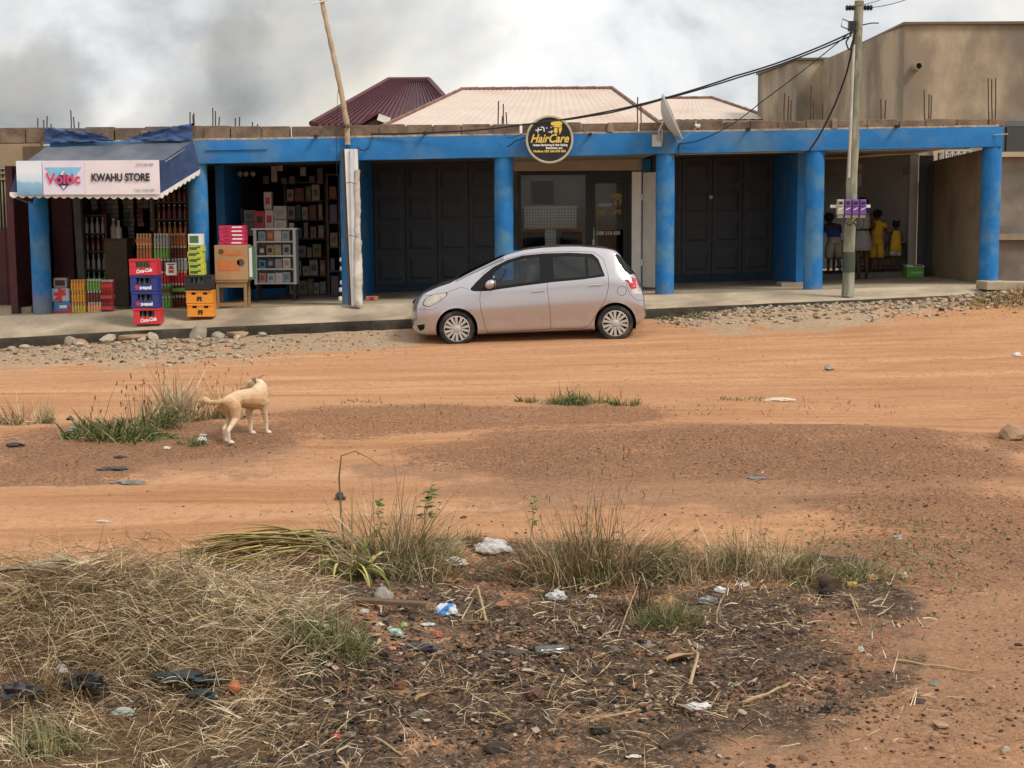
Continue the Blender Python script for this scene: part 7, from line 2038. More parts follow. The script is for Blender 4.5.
#         straw pale brown green lgreen olive dark
T('grass_tuft', 'straw coloured grass tuft at the left edge of the waste ground', 'grass tuft', 25, 424, 46, 34, 420, (4, 3, 1, 0, 1, 3, 0), 1, stalks=8, stalk_h=1.5, droop=1.0)
T('weed_bush', 'dark green leafy weed bush in the left middle ground', 'bush', 116, 436, 86, 38, 900, (1, 0, 1, 7, 3, 2, 0), 2, droop=1.6, w=.016, stalks=14, stalk_h=1.7, seedheads=1, lean=.7)
T('grass_tuft', 'tall green grass with seed heads right of the weed bush', 'grass tuft', 150, 427, 50, 46, 420, (3, 2, 0, 4, 3, 2, 0), 3, stalks=16, seedheads=1, stalk_h=1.3)
T('grass_tuft', 'tall pale feathery grass left of the dog', 'grass tuft', 180, 420, 52, 64, 620, (4, 5, 0, 1, 2, 2, 0), 4, stalks=22, stalk_h=1.2, droop=.5)
T('grass_tuft', 'grass with dark seed heads directly behind the dog', 'grass tuft', 222, 418, 44, 26, 300, (3, 1, 1, 3, 2, 2, 0), 5, stalks=22, seedheads=1, stalk_h=2.3)
T('grass_tuft', 'small green sprig of grass at the dog\'s hind feet', 'grass tuft', 193, 444, 22, 22, 130, (1, 0, 0, 3, 3, 1, 0), 6, droop=.7)
T('grass_tuft', 'low thin weeds at the left edge below the straw tuft', 'grass tuft', 12, 446, 40, 8, 130, (1, 0, 1, 2, 2, 2, 0), 7, droop=1.3)
T('grass_tuft', 'low green fringe of weeds below the tall pale grass', 'grass tuft', 160, 440, 60, 10, 260, (1, 0, 1, 3, 2, 2, 0), 8, droop=1.3)
T('grass_tuft', 'small green grass tuft at the left of the tufts in the mid ground', 'grass tuft', 528, 402, 26, 14, 160, (1, 0, 1, 3, 3, 1, 0), 9, droop=1.1)
T('grass_tuft', 'biggest rounded green grass tuft in the centre of the mid ground', 'grass tuft', 574, 404, 64, 22, 620, (1, 0, 1, 5, 3, 2, 0), 10, droop=1.0, stalks=5)
T('grass_tuft', 'spiky green grass tuft right of the rounded one in the mid ground', 'grass tuft', 628, 405, 36, 16, 150, (0, 0, 0, 4, 3, 1, 0), 11, droop=.7, stalks=4)
T('grass_tuft', 'flat green grass patch beside the scrap of card at mid right', 'grass tuft', 738, 399, 50, 8, 260, (0, 0, 1, 4, 3, 1, 0), 12, droop=1.2)
T('grass_tuft', 'faint short grass at the edge of the dark soil left of centre', 'grass tuft', 365, 402, 34, 9, 110, (2, 1, 1, 1, 3, 2, 0), 13, droop=1.1)
# near row
T('grass_clump', 'large green and straw grass clump with palm blades left of the white bags', 'grass clump', 392, 572, 128, 106, 1250, (4, 3, 4, 6, 2, 5, 0), 20, depth=.35, stalks=30, stalk_h=1.25, droop=.9, lean=.6)
T('grass_clump', 'pale bleached grass blades drooping at the right of the large clump', 'grass clump', 435, 560, 50, 55, 260, (2, 5, 0, 0, 2, 1, 0), 21, droop=.9)
T('grass_tuft', 'brown dead weed between the large clump and the white bag', 'grass tuft', 462, 545, 40, 36, 200, (1, 0, 5, 0, 0, 1, 0), 22, droop=.7)
T('grass_clump', 'tall brown dry grass clump in the middle foreground right of the white bag', 'grass clump', 590, 578, 138, 100, 1450, (5, 1, 9, 2, 0, 5, 0), 23, depth=.4, stalks=46, stalk_h=1.35, seedheads=1, droop=.7, lean=.6)
T('grass_clump', 'short mixed grass clump right of the tall brown clump', 'grass clump', 695, 572, 104, 56, 800, (6, 4, 5, 1, 2, 4, 0), 24, depth=.5, droop=1.0, stalks=16, stalk_h=1.3)
T('grass_clump', 'straw and green grass clump with stalks at the right of the row', 'grass clump', 770, 572, 96, 72, 800, (4, 2, 3, 4, 2, 5, 0), 25, depth=.45, stalks=24, stalk_h=1.4, droop=.9)
T('grass_tuft', 'low green weed mat at the right end of the grass row', 'grass tuft', 840, 580, 116, 34, 900, (1, 1, 1, 4, 4, 3, 0), 26, droop=1.4, lean=.9, stalks=6, stalk_h=2.2)
T('grass_tuft', 'rounded dark green grass tuft below the tall brown clump', 'grass tuft', 668, 624, 70, 42, 800, (1, 0, 2, 6, 1, 3, 0), 27, droop=1.1)
T('grass_tuft', 'dead brown twiggy weed standing left of the rounded green tuft', 'grass tuft', 640, 612, 40, 46, 160, (1, 0, 6, 0, 0, 0, 2), 28, droop=.5)
T('grass_tuft', 'low dark green grass patch at the foot of the palm blades', 'grass tuft', 324, 646, 80, 62, 1200, (1, 0, 1, 7, 3, 1, 0), 29, droop=1.2, lean=.8)
T('grass_clump', 'green grass tuft in the straw at the lower left corner', 'grass clump', 50, 752, 84, 62, 700, (3, 2, 1, 3, 3, 3, 0), 30, droop=1.0, stalks=8)
T('grass_tuft', 'dry brown seeded stems standing in the straw at lower left', 'grass tuft', 40, 700, 60, 72, 150, (2, 1, 6, 0, 0, 1, 0), 31, droop=.5, stalks=14, seedheads=1, stalk_h=1.3)
T('grass_tuft', 'bleached forked dry stems at the bottom left of centre', 'grass tuft', 350, 765, 26, 42, 14, (1, 6, 0, 0, 0, 0, 0), 32, droop=.4, w=.008)
tuft('grass_tuft', 'grass covering the earth bank at the right end of the paving', 'grass tuft', (8.5, 23.85, ground_z(8.5, 23.85)), 1.0, .40, .20, 1500, (4, 0, 5, 2, 1, 5, 0), 33, w=.016, droop=1.3, lean=.8)
tuft('grass_tuft', 'weeds hanging at the broken paving edge right of the car', 'grass tuft', (2.95, 24.0, ground_z(2.95, 24.0)), .5, .12, .16, 420, (1, 0, 2, 4, 1, 2, 0), 34, w=.014, droop=1.4)
tuft('grass_tuft', 'sparse low weeds on the broken paving edge before the fifth pillar', 'grass tuft', (4.2, 23.8, ground_z(4.2, 23.8)), .5, .15, .10, 130, (1, 1, 1, 3, 1, 2, 0), 35, w=.013, droop=1.4)
T('grass_tuft', 'low green sprig beside the plastic scrap at lower right', 'grass tuft', 968, 680, 30, 8, 130, (0, 0, 0, 6, 3, 0, 0), 36, droop=1.5)
T('grass_tuft', 'thin green weed on the brown soil at the right edge', 'grass tuft', 990, 533, 70, 8, 220, (0, 0, 1, 3, 4, 2, 0), 37, droop=1.5)
T('grass_tuft', 'tiny green weed in the bare soil right of the burnt strip', 'grass tuft', 905, 612, 18, 7, 60, (0, 0, 0, 5, 3, 0, 0), 38, droop=1.5)
T('grass_tuft', 'small weed near the bottom right edge of the waste ground', 'grass tuft', 885, 750, 26, 12, 90, (1, 0, 1, 3, 2, 1, 0), 39, droop=1.4)

# a leafy vine stem and a second leafy shoot
def leafy(label, px, py, h_px, n_leaf, seed, leaf=.035, lean=(.0, 0)):
    c = at(px, py); s_ = pxm(c); h = h_px * s_; r_ = random.Random(seed)
    t = thing('leafy_shoot', label, 'weed', c); mb = MB()
    pts = [Vector((lean[0] * (i / 6) ** 1.5 + r_.gauss(0, .008), lean[1] * i / 6, h * i / 6)) for i in range(7)]; mb.tube(pts, [.006 - .0007 * i for i in range(7)], 5); mb.build('stem', B_olive, t)
    mb = MB()
    for i in range(n_leaf):
        q = 1 - .45 * r_.random(); k = min(int(q * 6), 5); p_ = pts[k].lerp(pts[k + 1], q * 6 - k); a = r_.uniform(0, 6.28); L_ = leaf * r_.uniform(.7, 1.3)
        d = Vector((math.cos(a), math.sin(a), r_.uniform(-.5, .4))).normalized(); s2 = d.cross(Vector((0, 0, 1))).normalized() * L_ * .42; up_ = Vector((0, 0, L_ * .08))
        o_ = p_ + d * L_ * .2
        mb.add([o_, o_ + d * L_ * .35 + s2 + up_, o_ + d * L_ * .7 + s2 * .8 + up_, o_ + d * L_ * 1.1, o_ + d * L_ * .7 - s2 * .8 + up_, o_ + d * L_ * .35 - s2 + up_], [(0, 1, 2, 3), (0, 3, 4, 5)])
    mb.build('leaves', two('leaf_green', (.07, .15, .03), (.05, .10, .02)), t)
leafy('climbing green leaves on a thin stem above the large grass clump', 420, 560, 78, 26, 3, .045, (.06, 0))
leafy('small green leafy shoot at the left of the tall brown clump', 531, 558, 62, 22, 4, .03, (.01, 0))
leafy('pair of leafy sprigs in the middle of the large grass clump', 385, 565, 66, 24, 5, .035, (-.03, 0))
# long arching dry stem at the left of the large clump
c = at(346, 560); s_ = pxm(c); mb = MB()
mb.tube([Vector((0, 0, 0)), Vector((-.02, 0, 40 * s_)), Vector((-.03, 0, 85 * s_)), Vector((-.015, 0, 108 * s_)), Vector((.06, .02, 112 * s_)), Vector((.14, .03, 104 * s_)), Vector((.20, .03, 96 * s_))], [.006, .006, .005, .004, .003, .002, .0015], 6)
tag(mb.build('arching_stem', B_brown, loc=c, smooth_=True), 'long arching dry stem rising over the palm blades', 'dry stem')
# palm: young fan of blades, and the dead frond lying to the left
def frond(name, label, pts, n, L0, wdt, m_, m_r, seed, spread=.9, dropz=.3, flat=False):
    r_ = random.Random(seed); pts = [Vector(p_) for p_ in pts]; o_ = pts[0]
    t = thing(name, label, 'palm frond', o_); dense = []
    for i in range(len(pts) - 1):
        for k in range(10): dense.append(pts[i].lerp(pts[i + 1], k / 10) - o_)
    dense.append(pts[-1] - o_)
    mb = MB(); mb.tube(dense, [.014 * (1 - .8 * i / len(dense)) for i in range(len(dense))], 6); mb.build('rachis', m_r, t, smooth_=True)
    mb = MB()
    for i in range(n):
        q = (.12 + .86 * i / n) * (len(dense) - 1.01); k = int(q); p_ = dense[k].lerp(dense[k + 1], q - k); d = (dense[min(k + 2, len(dense) - 1)] - dense[max(k - 1, 0)]).normalized()
        sd = d.cross(Vector((0, 0, 1))).normalized()
        for s_ in (-1, 1):
            dd = (d * 1.0 + sd * s_ * spread * r_.uniform(.6, 1.1) + Vector((0, 0, r_.uniform(-.05, .22)))).normalized()
            L_ = L0 * (1 - .55 * abs(i / n - .35)) * r_.uniform(.8, 1.1); w_ = wdt * r_.uniform(.7, 1.2)
            up_ = Vector((0, 0, 1)); prs = []; cur = p_.copy(); cd2 = dd.copy()
            for sg in range(6):
                prs.append((cur.copy(), w_ * (1 - (sg / 5.3) ** 2) + .001)); cd2 = (cd2 + Vector((0, 0, -dropz / 6 * sg * .6))).normalized(); cur = cur + cd2 * L_ / 5
                gz_ = ground_z(o_.x + cur.x, o_.y + cur.y) + .012 - o_.z
                if cur.z < gz_: cur.z = gz_ + r_.uniform(0, .02)
            perp = cd2.cross(up_).normalized()
            rows = [[a - perp * ww / 2, a + Vector((0, 0, ww * .25)), a + perp * ww / 2] for a, ww in prs]
            mb.grid(rows)
    mb.build('leaflets', m_, t); return t
M_fy = two('frond_yellow', (.52, .43, .18), (.36, .29, .11)); M_fg = two('frond_grey', (.30, .25, .17), (.20, .165, .115)); M_fgn = two('frond_green', (.15, .155, .045), (.10, .11, .03))
fb = at(352, 572); t = thing('palm_frond', 'broad yellow brown fallen palm frond lying to the left of the large grass clump', 'palm frond', fb); r_ = random.Random(44)
M_fb = two('frond_brown', (.20, .135, .07), (.13, .085, .045))
mb = MB(); mb.tube([(0, 0, .06), (-.25, -.02, .13), (-.5, -.03, .10), (-.75, -.03, .04)], [.02, .016, .011, .005], 8); mb.build('rachis', M_fy, t, smooth_=True)
for mi_, mm_ in enumerate((M_fy, two('frond_olive', (.34, .29, .11), (.22, .19, .07)), M_fb)):
    mb = MB()
    for i in range(24):
        q = r_.random(); st = Vector((-.5 * q, r_.gauss(.05, .10), .12 + .06 * math.sin(3 * q))); a = PI + r_.gauss(0, .25) + (.45 if r_.random() < .5 else -.45) * r_.random(); L_ = r_.uniform(.5, .98) * (1 - .35 * q)
        d = Vector((math.cos(a), math.sin(a) * 1.2, r_.uniform(-.05, .12))); rows = []; cur = st.copy(); ww = r_.uniform(.014, .026)
        for sg in range(7):
            u = sg / 6; w2 = ww * (1 - u ** 2.2) + .0015; pr = Vector((-d.y, d.x, 0)).normalized(); tilt = Vector((0, 0, w2 * r_.uniform(.3, .6)))
            rows.append([cur - pr * w2 / 2 + tilt, cur.copy(), cur + pr * w2 / 2 + tilt]); d.z -= .045; cur = cur + d.normalized() * L_ / 6
            zg = ground_z(fb.x + cur.x, fb.y + cur.y) - fb.z + .02 + .05 * r_.random()
            if cur.z < zg: cur.z = zg; d.z = max(d.z, 0)
        mb.grid(rows)
    mb.build('leaflets', mm_, t)
a = at(-40, 590); b_ = at(20, 582); c = at(48, 576)
for q in (a, b_, c): q.z += .06
frond('palm_frond', 'grey dead palm frond lying at the left edge behind the straw heap', [a, b_, c], 16, .3, .02, M_fg, M_fg, 4, spread=.3, dropz=.4)
# arching blades of the young palm
pc = at(352, 580); t = thing('young_palm', 'young palm with arching olive blades in front of the large grass clump', 'palm', pc)
r_ = random.Random(12)
for i in range(22):
    a = -2.6 + 3.9 * i / 21 + r_.uniform(-.2, .2); d = Vector((math.cos(a) * .9, math.sin(a) * .5 - .15, r_.uniform(.5, 1.5))); mb = MB()
    mb.blade((r_.uniform(-.06, .06), r_.uniform(-.03, .03), .0), d, r_.uniform(.28, .5), .024, r_.uniform(1.0, 2.4), r_, 0, 8); mb.build('blade', [M_fgn, M_fy, M_fgn][i % 3], t)
mb = MB(); mb.blade((.0, 0, 0), (.02, -.02, 1), .52, .03, .15, r_, 0, 8); mb.build('blade', M_fy, t)

# ================================================================== straw heap: nobody could count it
r_ = random.Random(77); mb = MB()
def straw_mass(n, px0, px1, py0, py1, cx, cy, sx, sy, L0, lift, mix, seg=4, w0=.0055):
    ks = [i for i, q in enumerate(mix) for _ in range(q)]; k = 0; left = 0
    while k < n:
        if left <= 0:                                     # a new bundle of strands lying together
            px, py = r_.gauss(cx, sx), r_.gauss(cy, sy)
            if not (px0 < px < px1 and py0 < py < py1): continue
            bp_ = at_fast(px, py)
            if L0 < .13 and float(vnoise(bp_.x * 2.6, bp_.y * 2.6, 55)) < r_.uniform(.2, .75): continue
            ba_ = r_.gauss(.35 + 2.4 * float(fbm(bp_.x * 1.3, bp_.y * 1.3, 8, 2)), .8) if r_.random() < .55 else r_.uniform(0, 6.28)
            if r_.random() < .5: ba_ += PI
            bl_ = r_.random() ** 2 * lift; bc_ = ks[r_.randrange(len(ks))]; left = r_.choice((1, 2, 6, 10, 16)) if L0 > .12 else r_.choice((1, 1, 3, 6)); be_ = r_.gauss(.12, .3)
        left -= 1
        x_, y_ = bp_.x + r_.gauss(0, .05), bp_.y + r_.gauss(0, .06); p_ = Vector((x_, y_, ground_z(x_, y_) + bl_ + r_.uniform(0, .025)))
        a = ba_ + r_.gauss(0, .28)
        d = Vector((math.cos(a), math.sin(a) * .8, be_ + r_.gauss(.05, .18)))
        mb.blade(p_, d, L0 * r_.uniform(.4, 1.5), w0 * r_.uniform(.5, 1.5), r_.uniform(-.6, 1.8), r_, bc_ if r_.random() < .7 else ks[r_.randrange(len(ks))], seg); k += 1
def at_fast(px, py):
    return GG(px, py)
straw_mass(12500, -60, 330, 552, 690, 130, 615, 95, 36, .16, .10, (5, 2, 8, 0, 0, 1, 1), 4, .0027)
straw_mass(4600, -60, 340, 600, 775, 140, 680, 110, 42, .13, .05, (4, 2, 8, 0, 0, 1, 4), 4, .0027)
straw_mass(3600, 180, 340, 560, 680, 265, 615, 40, 28, .14, .14, (5, 6, 3, 0, 0, 1, 0), 4, .0029)
straw_mass(1500, -60, 400, 700, 790, 150, 740, 120, 24, .16, .03, (5, 3, 6, 0, 0, 1, 1), 4, .0028)
tag(mb.build('dry_grass', PAL), kind='stuff')['label'] = 'heap of cut dry grass covering the lower left'
mb = MB()
straw_mass(3600, 300, 840, 580, 780, 540, 665, 140, 48, .09, .02, (4, 2, 8, 0, 0, 1, 4), 3, .0028)
straw_mass(800, 380, 900, 540, 640, 640, 590, 120, 22, .10, .03, (4, 3, 6, 0, 0, 1, 2), 3, .004)
straw_mass(260, 600, 1040, 600, 780, 800, 690, 130, 50, .10, .01, (3, 3, 6, 0, 0, 0, 2), 3, .0035)
tag(mb.build('loose_straw', PAL), kind='stuff')['label'] = 'loose straw and twigs strewn over the burnt soil'
# small weeds over the brown soil at the right: ground cover
mb = MB()
for i in range(900):
    px, py = r_.gauss(890, 70), r_.gauss(548, 22)
    p_ = at_fast(px, py)
    mb.blade(p_, (r_.gauss(0, .8), r_.gauss(0, .8), .7), .045 * r_.uniform(.5, 1.5), .008, 1.2, r_, [5, 4, 4, 4, 5, 3][r_.randrange(6)], 3)
for i in range(260):
    px, py = r_.uniform(300, 900), r_.gauss(408, 5); p_ = at_fast(px, py); mb.blade(p_, (r_.gauss(0, .5), r_.gauss(0, .5), 1), .06 * r_.uniform(.4, 1.3), .008, 1, r_, [0, 2, 5, 2][r_.randrange(4)], 3)
tag(mb.build('ground_cover', PAL), kind='stuff')['label'] = 'thin creeping weeds over the brown soil'

# ================================================================== stones, clods, debris
DB = [mat('clod_dark', (.055, .04, .03), (.035, .026, .02), scale=20, rough=.95), mat('clod_brown', (.17, .095, .055), (.11, .06, .036), scale=20, rough=.95), mat('clod_red', (.25, .135, .078), (.18, .09, .05), scale=20, rough=.95),
      mat('pebble_pale', (.44, .36, .265), (.33, .265, .19), scale=20, rough=.9), mat('ash_grey', (.24, .20, .16), (.17, .14, .11), scale=20, rough=.95), mat('char_black', (.014, .013, .012), scale=20, rough=.9)]
mb = MB()
def scatter(n, cx, cy, sx, sy, r0, r1, mix, clip=(-60, 1090, 300, 800), power=2.2, flat=.6):
    ks = [i for i, q in enumerate(mix) for _ in range(q)]; k = 0
    while k < n:
        px, py = r_.gauss(cx, sx), r_.gauss(cy, sy)
        if not (clip[0] < px < clip[1] and clip[2] < py < clip[3]): continue
        p_ = at_fast(px, py)
        if py > 560 and float(vnoise(p_.x * 3, p_.y * 3, 57)) < r_.uniform(.15, .8): continue
        r = r0 + (r1 - r0) * r_.random() ** power; mb.stone((p_.x, p_.y, p_.z + r * .15), r, r_, ks[r_.randrange(len(ks))], flat); k += 1
scatter(5200, 560, 665, 150, 52, .003, .015, (6, 6, 1, 1, 1, 3), power=1.8)
scatter(220, 560, 650, 140, 50, .012, .032, (5, 5, 0, 0, 1, 3))
scatter(1600, 800, 690, 150, 50, .003, .012, (4, 6, 3, 0, 0, 1))
scatter(900, 240, 720, 140, 40, .004, .016, (5, 5, 0, 0, 0, 2))
scatter(300, 680, 690, 90, 40, .004, .024, (5, 5, 1, 1, 1, 2))
scatter(260, 400, 640, 60, 45, .004, .024, (4, 3, 1, 1, 2, 4))
scatter(500, 640, 440, 150, 18, .004, .013, (3, 6, 2, 0, 0, 0), clip=(200, 1040, 402, 480))
scatter(350, 850, 462, 110, 20, .004, .013, (3, 6, 2, 0, 0, 0), clip=(500, 1060, 420, 500))
scatter(300, 940, 520, 70, 20, .004, .015, (4, 5, 2, 0, 0, 0))
scatter(220, 150, 445, 110, 14, .005, .014, (4, 5, 2, 1, 0, 1))
scatter(500, 830, 650, 120, 70, .003, .018, (3, 4, 4, 1, 1, 1))
scatter(200, 780, 375, 170, 25, .005, .016, (0, 2, 6, 1, 0, 0), clip=(500, 1060, 330, 405))
scatter(300, 450, 510, 240, 35, .003, .012, (1, 3, 6, 1, 0, 0))
scatter(120, 200, 690, 90, 30, .005, .03, (4, 2, 0, 0, 1, 5))
# thin flakes of leaf, paper and bark lying flat
for i in range(2600):
    p_ = at_fast(r_.gauss(540, 150), r_.gauss(650, 52))
    if float(vnoise(p_.x * 3, p_.y * 3, 57)) < r_.uniform(.15, .8): continue
    a = r_.uniform(0, 6.28); L_, W_2 = .004 + .03 * r_.random() ** 2, .003 + .012 * r_.random() ** 2; u = Vector((math.cos(a), math.sin(a), r_.gauss(0, .3))) * L_; v = Vector((-math.sin(a), math.cos(a), r_.gauss(0, .3))) * W_2; o_ = p_ + Vector((0, 0, .006 + .012 * r_.random()))
    mb.add([o_ - u - v * .6, o_ + u * .8 - v, o_ + u + v * .7, o_ - u * .7 + v], [(0, 1, 2, 3)], [1, 1, 1, 0, 2, 3, 3, 4, 1, 5][r_.randrange(10)])
tag(mb.build('soil_debris', DB, smooth_=False), kind='stuff')['label'] = 'clods, char and small pebbles over the soil'
mb = MB()
scatter(1500, 110, 348, 100, 9, .012, .05, (0, 2, 1, 5, 2, 0), clip=(-40, 300, 330, 366), flat=.7)
scatter(260, 330, 341, 55, 7, .008, .035, (0, 1, 2, 4, 1, 0), clip=(220, 420, 328, 358), flat=.7)
for k in range(1300):
    x_, y_ = r_.uniform(2.4, 8.3), r_.triangular(23.2, 24.6, 24.1); z_ = ground_z(x_, min(y_, 24.5)); mb.stone((x_, y_, z_ + .01), .01 + .05 * r_.random() ** 2.2, r_, [3, 3, 3, 1, 4, 3][r_.randrange(6)], .7)
tag(mb.build('gravel', DB), kind='stuff')['label'] = 'broken stone gravel along the edge of the paving'
# bigger rubble stones along the kerb, each its own
M_st = [mat('stone_pale', (.44, .37, .28), (.34, .28, .21), scale=7, rough=.95, bump=.4), mat('stone_grey', (.34, .295, .235), (.25, .215, .17), scale=7, rough=.95, bump=.4), mat('stone_brown', (.36, .24, .15), (.28, .18, .11), scale=7, rough=.95, bump=.4)]
def rock(label, px, py, wpx, hpx, mi, seed, shape='irregular', group=None, name='rubble_stone'):
    rr = random.Random(seed); c = at(px, py)
    if py < 342 and px < 300: c = Vector((X(px, 23.98), 23.98 - .012 * max(0, py - 334) ** 2, 0)); c.z = ground_z(c.x, c.y)
    s_ = pxm(c); vs, fs = ICO[2]; sx_, sz_ = wpx * s_ / 2, hpx * s_ / 2; sy_ = sx_ * rr.uniform(.6, 1)
    pl = [Vector((rr.gauss(0, 1), rr.gauss(0, 1), rr.gauss(0, 1))).normalized() for _ in range(9)]; out = []
    for v in vs:
        q = Vector(v)
        if shape == 'slab': q = Vector([math.copysign(abs(u) ** .35, u) for u in q]) * .8
        if shape == 'peak': q = Vector((q.x * (1 - .55 * max(q.z, -.2)), q.y * (1 - .5 * max(q.z, -.2)), q.z))
        for n_ in pl:
            d = q.dot(n_)
            if d > .58: q = q - n_ * (d - .58)
        q = q * rr.uniform(.93, 1.07); out.append((q.x * sx_ * 1.35, q.y * sy_ * 1.35, q.z * sz_ * 1.45))
    mb = MB(); mb.add(out, fs); return tag(mb.build(name, M_st[mi], loc=(c.x, c.y, c.z + sz_ * .75)), label, 'stone', group)
rock('pointed grey stone leaning on the kerb below the orange crates', 199, 334, 17, 17, 1, 1, 'peak'); rock('long flat brown block lying at the kerb below the front crate stack', 134, 334, 26, 9, 2, 2, 'slab'); rock('pale block stone at the kerb below the drinks packs', 107, 334, 16, 9, 0, 3, 'slab')
rock('pale stone right of the long brown block', 153, 334, 11, 9, 0, 4); rock('brown stone left of the pale block at the kerb', 81, 337, 14, 8, 2, 5); rock('grey stone at the kerb below the first pillar', 70, 337, 12, 9, 1, 6); rock('low grey stone right of the pointed stone', 219, 335, 13, 6, 1, 7); rock('flat brown stone mound at the kerb right of the low grey stone', 239, 336, 22, 7, 2, 8)
rock('pale stone at the far left edge of the kerb', 2, 341, 9, 6, 0, 9); rock('small pale stone lying below the long brown block', 144, 338, 9, 5, 0, 10); rock('pale round stone left below the pale block', 88, 341, 9, 6, 0, 11); rock('dark stone just left of the broken kerb end', 262, 333, 10, 5, 1, 12)
rr = random.Random(21)
for k in range(70):
    if k < 50: px, py = rr.uniform(-5, 250), rr.gauss(345, 5)
    else: px, py = rr.uniform(690, 930), rr.gauss(306, 4)
    if py < 337 and k < 50: continue
    rock('small rubble stone lying among the gravel before the kerb' if k < 50 else 'small rubble stone on the broken paving edge at the right', px, py, rr.uniform(4, 9), rr.uniform(2.5, 5), rr.randrange(3), 100 + k, group='rubble stones along the kerb' if k < 50 else 'rubble stones on the broken paving edge')
rock('dark stone lying alone on the road at the right', 830, 370, 9, 6, 1, 300); rock('reddish clod of earth at the right edge of the waste ground', 1016, 440, 26, 16, 2, 301, name='earth_clod'); rock('small brick red stone in the bare soil at lower right', 942, 727, 17, 6, 2, 302, 'slab'); rock('pale pebble at the lower right corner', 1006, 752, 9, 8, 0, 303)
c = P(1003, 286, 24.6)
tag(MB().box((0, 0, 0), (1.5, .5, .14), rot=(0, .02, .06)).build('concrete_lintel', M_conc, bevel=.012, loc=(c.x + .35, 24.55, max(c.z, ground_z(8.6, 24.4) + .06))), 'broken concrete lintel lying on the earth bank by the last pillar', 'lintel')
# ================================================================== litter, each piece its own
def crumple(name, label, cat_, px, py, wpx, hpx, c, seed, c2=None, rough=.5, flat=1.0, jag=.35, glossy=.4, lift=.4, sharp=True, thick=.6):
    """crumpled bag or scrap: a folded closed sheet with creases"""
    p_ = at(px, py); s_ = pxm(p_); rr = random.Random(seed); vs, fs = ICO[3]; sx_, sz_ = wpx * s_ / 2, hpx * s_ / 2
    cr_ = [(Vector((rr.gauss(0, 1), rr.gauss(0, 1), rr.gauss(0, 1))).normalized(), rr.uniform(-.3, .6), rr.uniform(.2, .5)) for _ in range(14)]; out = []
    for v in vs:
        q = Vector(v); k = 1.0
        for n_, o_, a_ in cr_: k -= jag * a_ * max(0, 1 - abs(q.dot(n_) - o_) * 4.5)
        k *= .9 + .3 * float(fbm(q.x * 2.2 + seed, q.y * 2.2 + q.z * 1.7, seed, 3))
        z = q.z * k * sz_
        if q.z < 0: z *= .35
        out.append((q.x * k * sx_ * 1.2, q.y * k * sx_ * thick, z * 1.25))
    mb = MB(); mb.add(out, fs)
    m_ = mat('litter_%s_%d' % (name, seed), c, c2 or tuple(v * .8 for v in c), scale=22, rough=rough, spec=glossy, contrast=.9)
    return tag(mb.build(name, m_, loc=(p_.x, p_.y, p_.z + sz_ * .28 + (.045 if px < 330 and py > 650 else .0)), smooth_=not sharp), label, cat_)


def part_patch(parent, pos, dims, c, nm, rot=(0, 0, 0), printed=True):
    mb = MB(); mb.box(pos, dims, rot=rot); return mb.build(nm, plain('pp_%g_%g_%g' % c, c, rough=.5), parent, bevel=.002)


crumple('plastic_bag', 'big crumpled white plastic bag beside the tall brown grass clump', 'plastic bag', 494, 553, 42, 26, (.62, .60, .58), 1, (.46, .45, .44), jag=.45)
crumple('plastic_bag', 'flat white plastic bag left of the big crumpled one', 'plastic bag', 456, 565, 26, 13, (.66, .63, .58), 2, (.5, .48, .44))
o = crumple('plastic_bag', 'cloudy clear plastic bag standing upright at the left of the rubbish', 'plastic bag', 383, 603, 22, 27, (.40, .38, .35), 3, (.27, .25, .22), thick=.3)
o = crumple('water_sachet', 'white and bright blue water sachet in the middle of the rubbish', 'sachet', 446, 615, 26, 20, (.60, .63, .68), 4, (.45, .5, .58))
w_ = o.data; w_.materials.append(plain('sachet_blue', (.06, .24, .62), rough=.35))
for p_ in w_.polygons:
    if -.04 < p_.center.x - .03 * (p_.center.z / .03) < .005 - .012: p_.material_index = 1
crumple('plastic_scrap', 'torn silvery white plastic scrap below the tall brown clump', 'plastic scrap', 556, 600, 26, 17, (.56, .56, .55), 5, (.35, .35, .35), jag=.5)
o = crumple('drink_packet', 'red and green foil packet below the white bags', 'packet', 507, 570, 16, 10, (.50, .07, .06), 6, (.4, .05, .04)); w_ = o.data; w_.materials.append(plain('foil_green', (.12, .26, .14)))
for p_ in w_.polygons:
    if p_.center.x < -.015: p_.material_index = 1
crumple('plastic_scrap', 'mint green plastic scrap left of the water sachet', 'plastic scrap', 395, 634, 17, 9, (.36, .62, .55), 7)
crumple('plastic_scrap', 'lime green cap shaped scrap beside the mint green one', 'plastic scrap', 404, 627, 7, 9, (.42, .50, .2), 8)
crumple('plastic_scrap', 'orange brown crumpled wrapper at the left end of the rubbish', 'wrapper', 369, 620, 12, 11, (.42, .15, .08), 9)
crumple('plastic_scrap', 'white round scrap under the orange brown wrapper', 'plastic scrap', 379, 626, 11, 6, (.60, .58, .54), 10)
crumple('plastic_scrap', 'grey white scrap at the left tip of the broken plank', 'plastic scrap', 364, 613, 12, 7, (.5, .5, .47), 11)
crumple('plastic_scrap', 'coral pink plastic scrap below the water sachet', 'plastic scrap', 438, 637, 9, 11, (.52, .13, .08), 12)
crumple('plastic_scrap', 'small salmon scrap in the burnt soil below the mint green one', 'plastic scrap', 391, 650, 11, 6, (.6, .25, .15), 13)
crumple('plastic_scrap', 'pale blue white strip right of the mint green scrap', 'plastic scrap', 428, 625, 16, 4, (.5, .58, .58), 14)
crumple('plastic_bag', 'black charred bag lying in the ash below the sachet', 'plastic bag', 420, 650, 42, 11, (.02, .02, .02), 15, rough=.35)
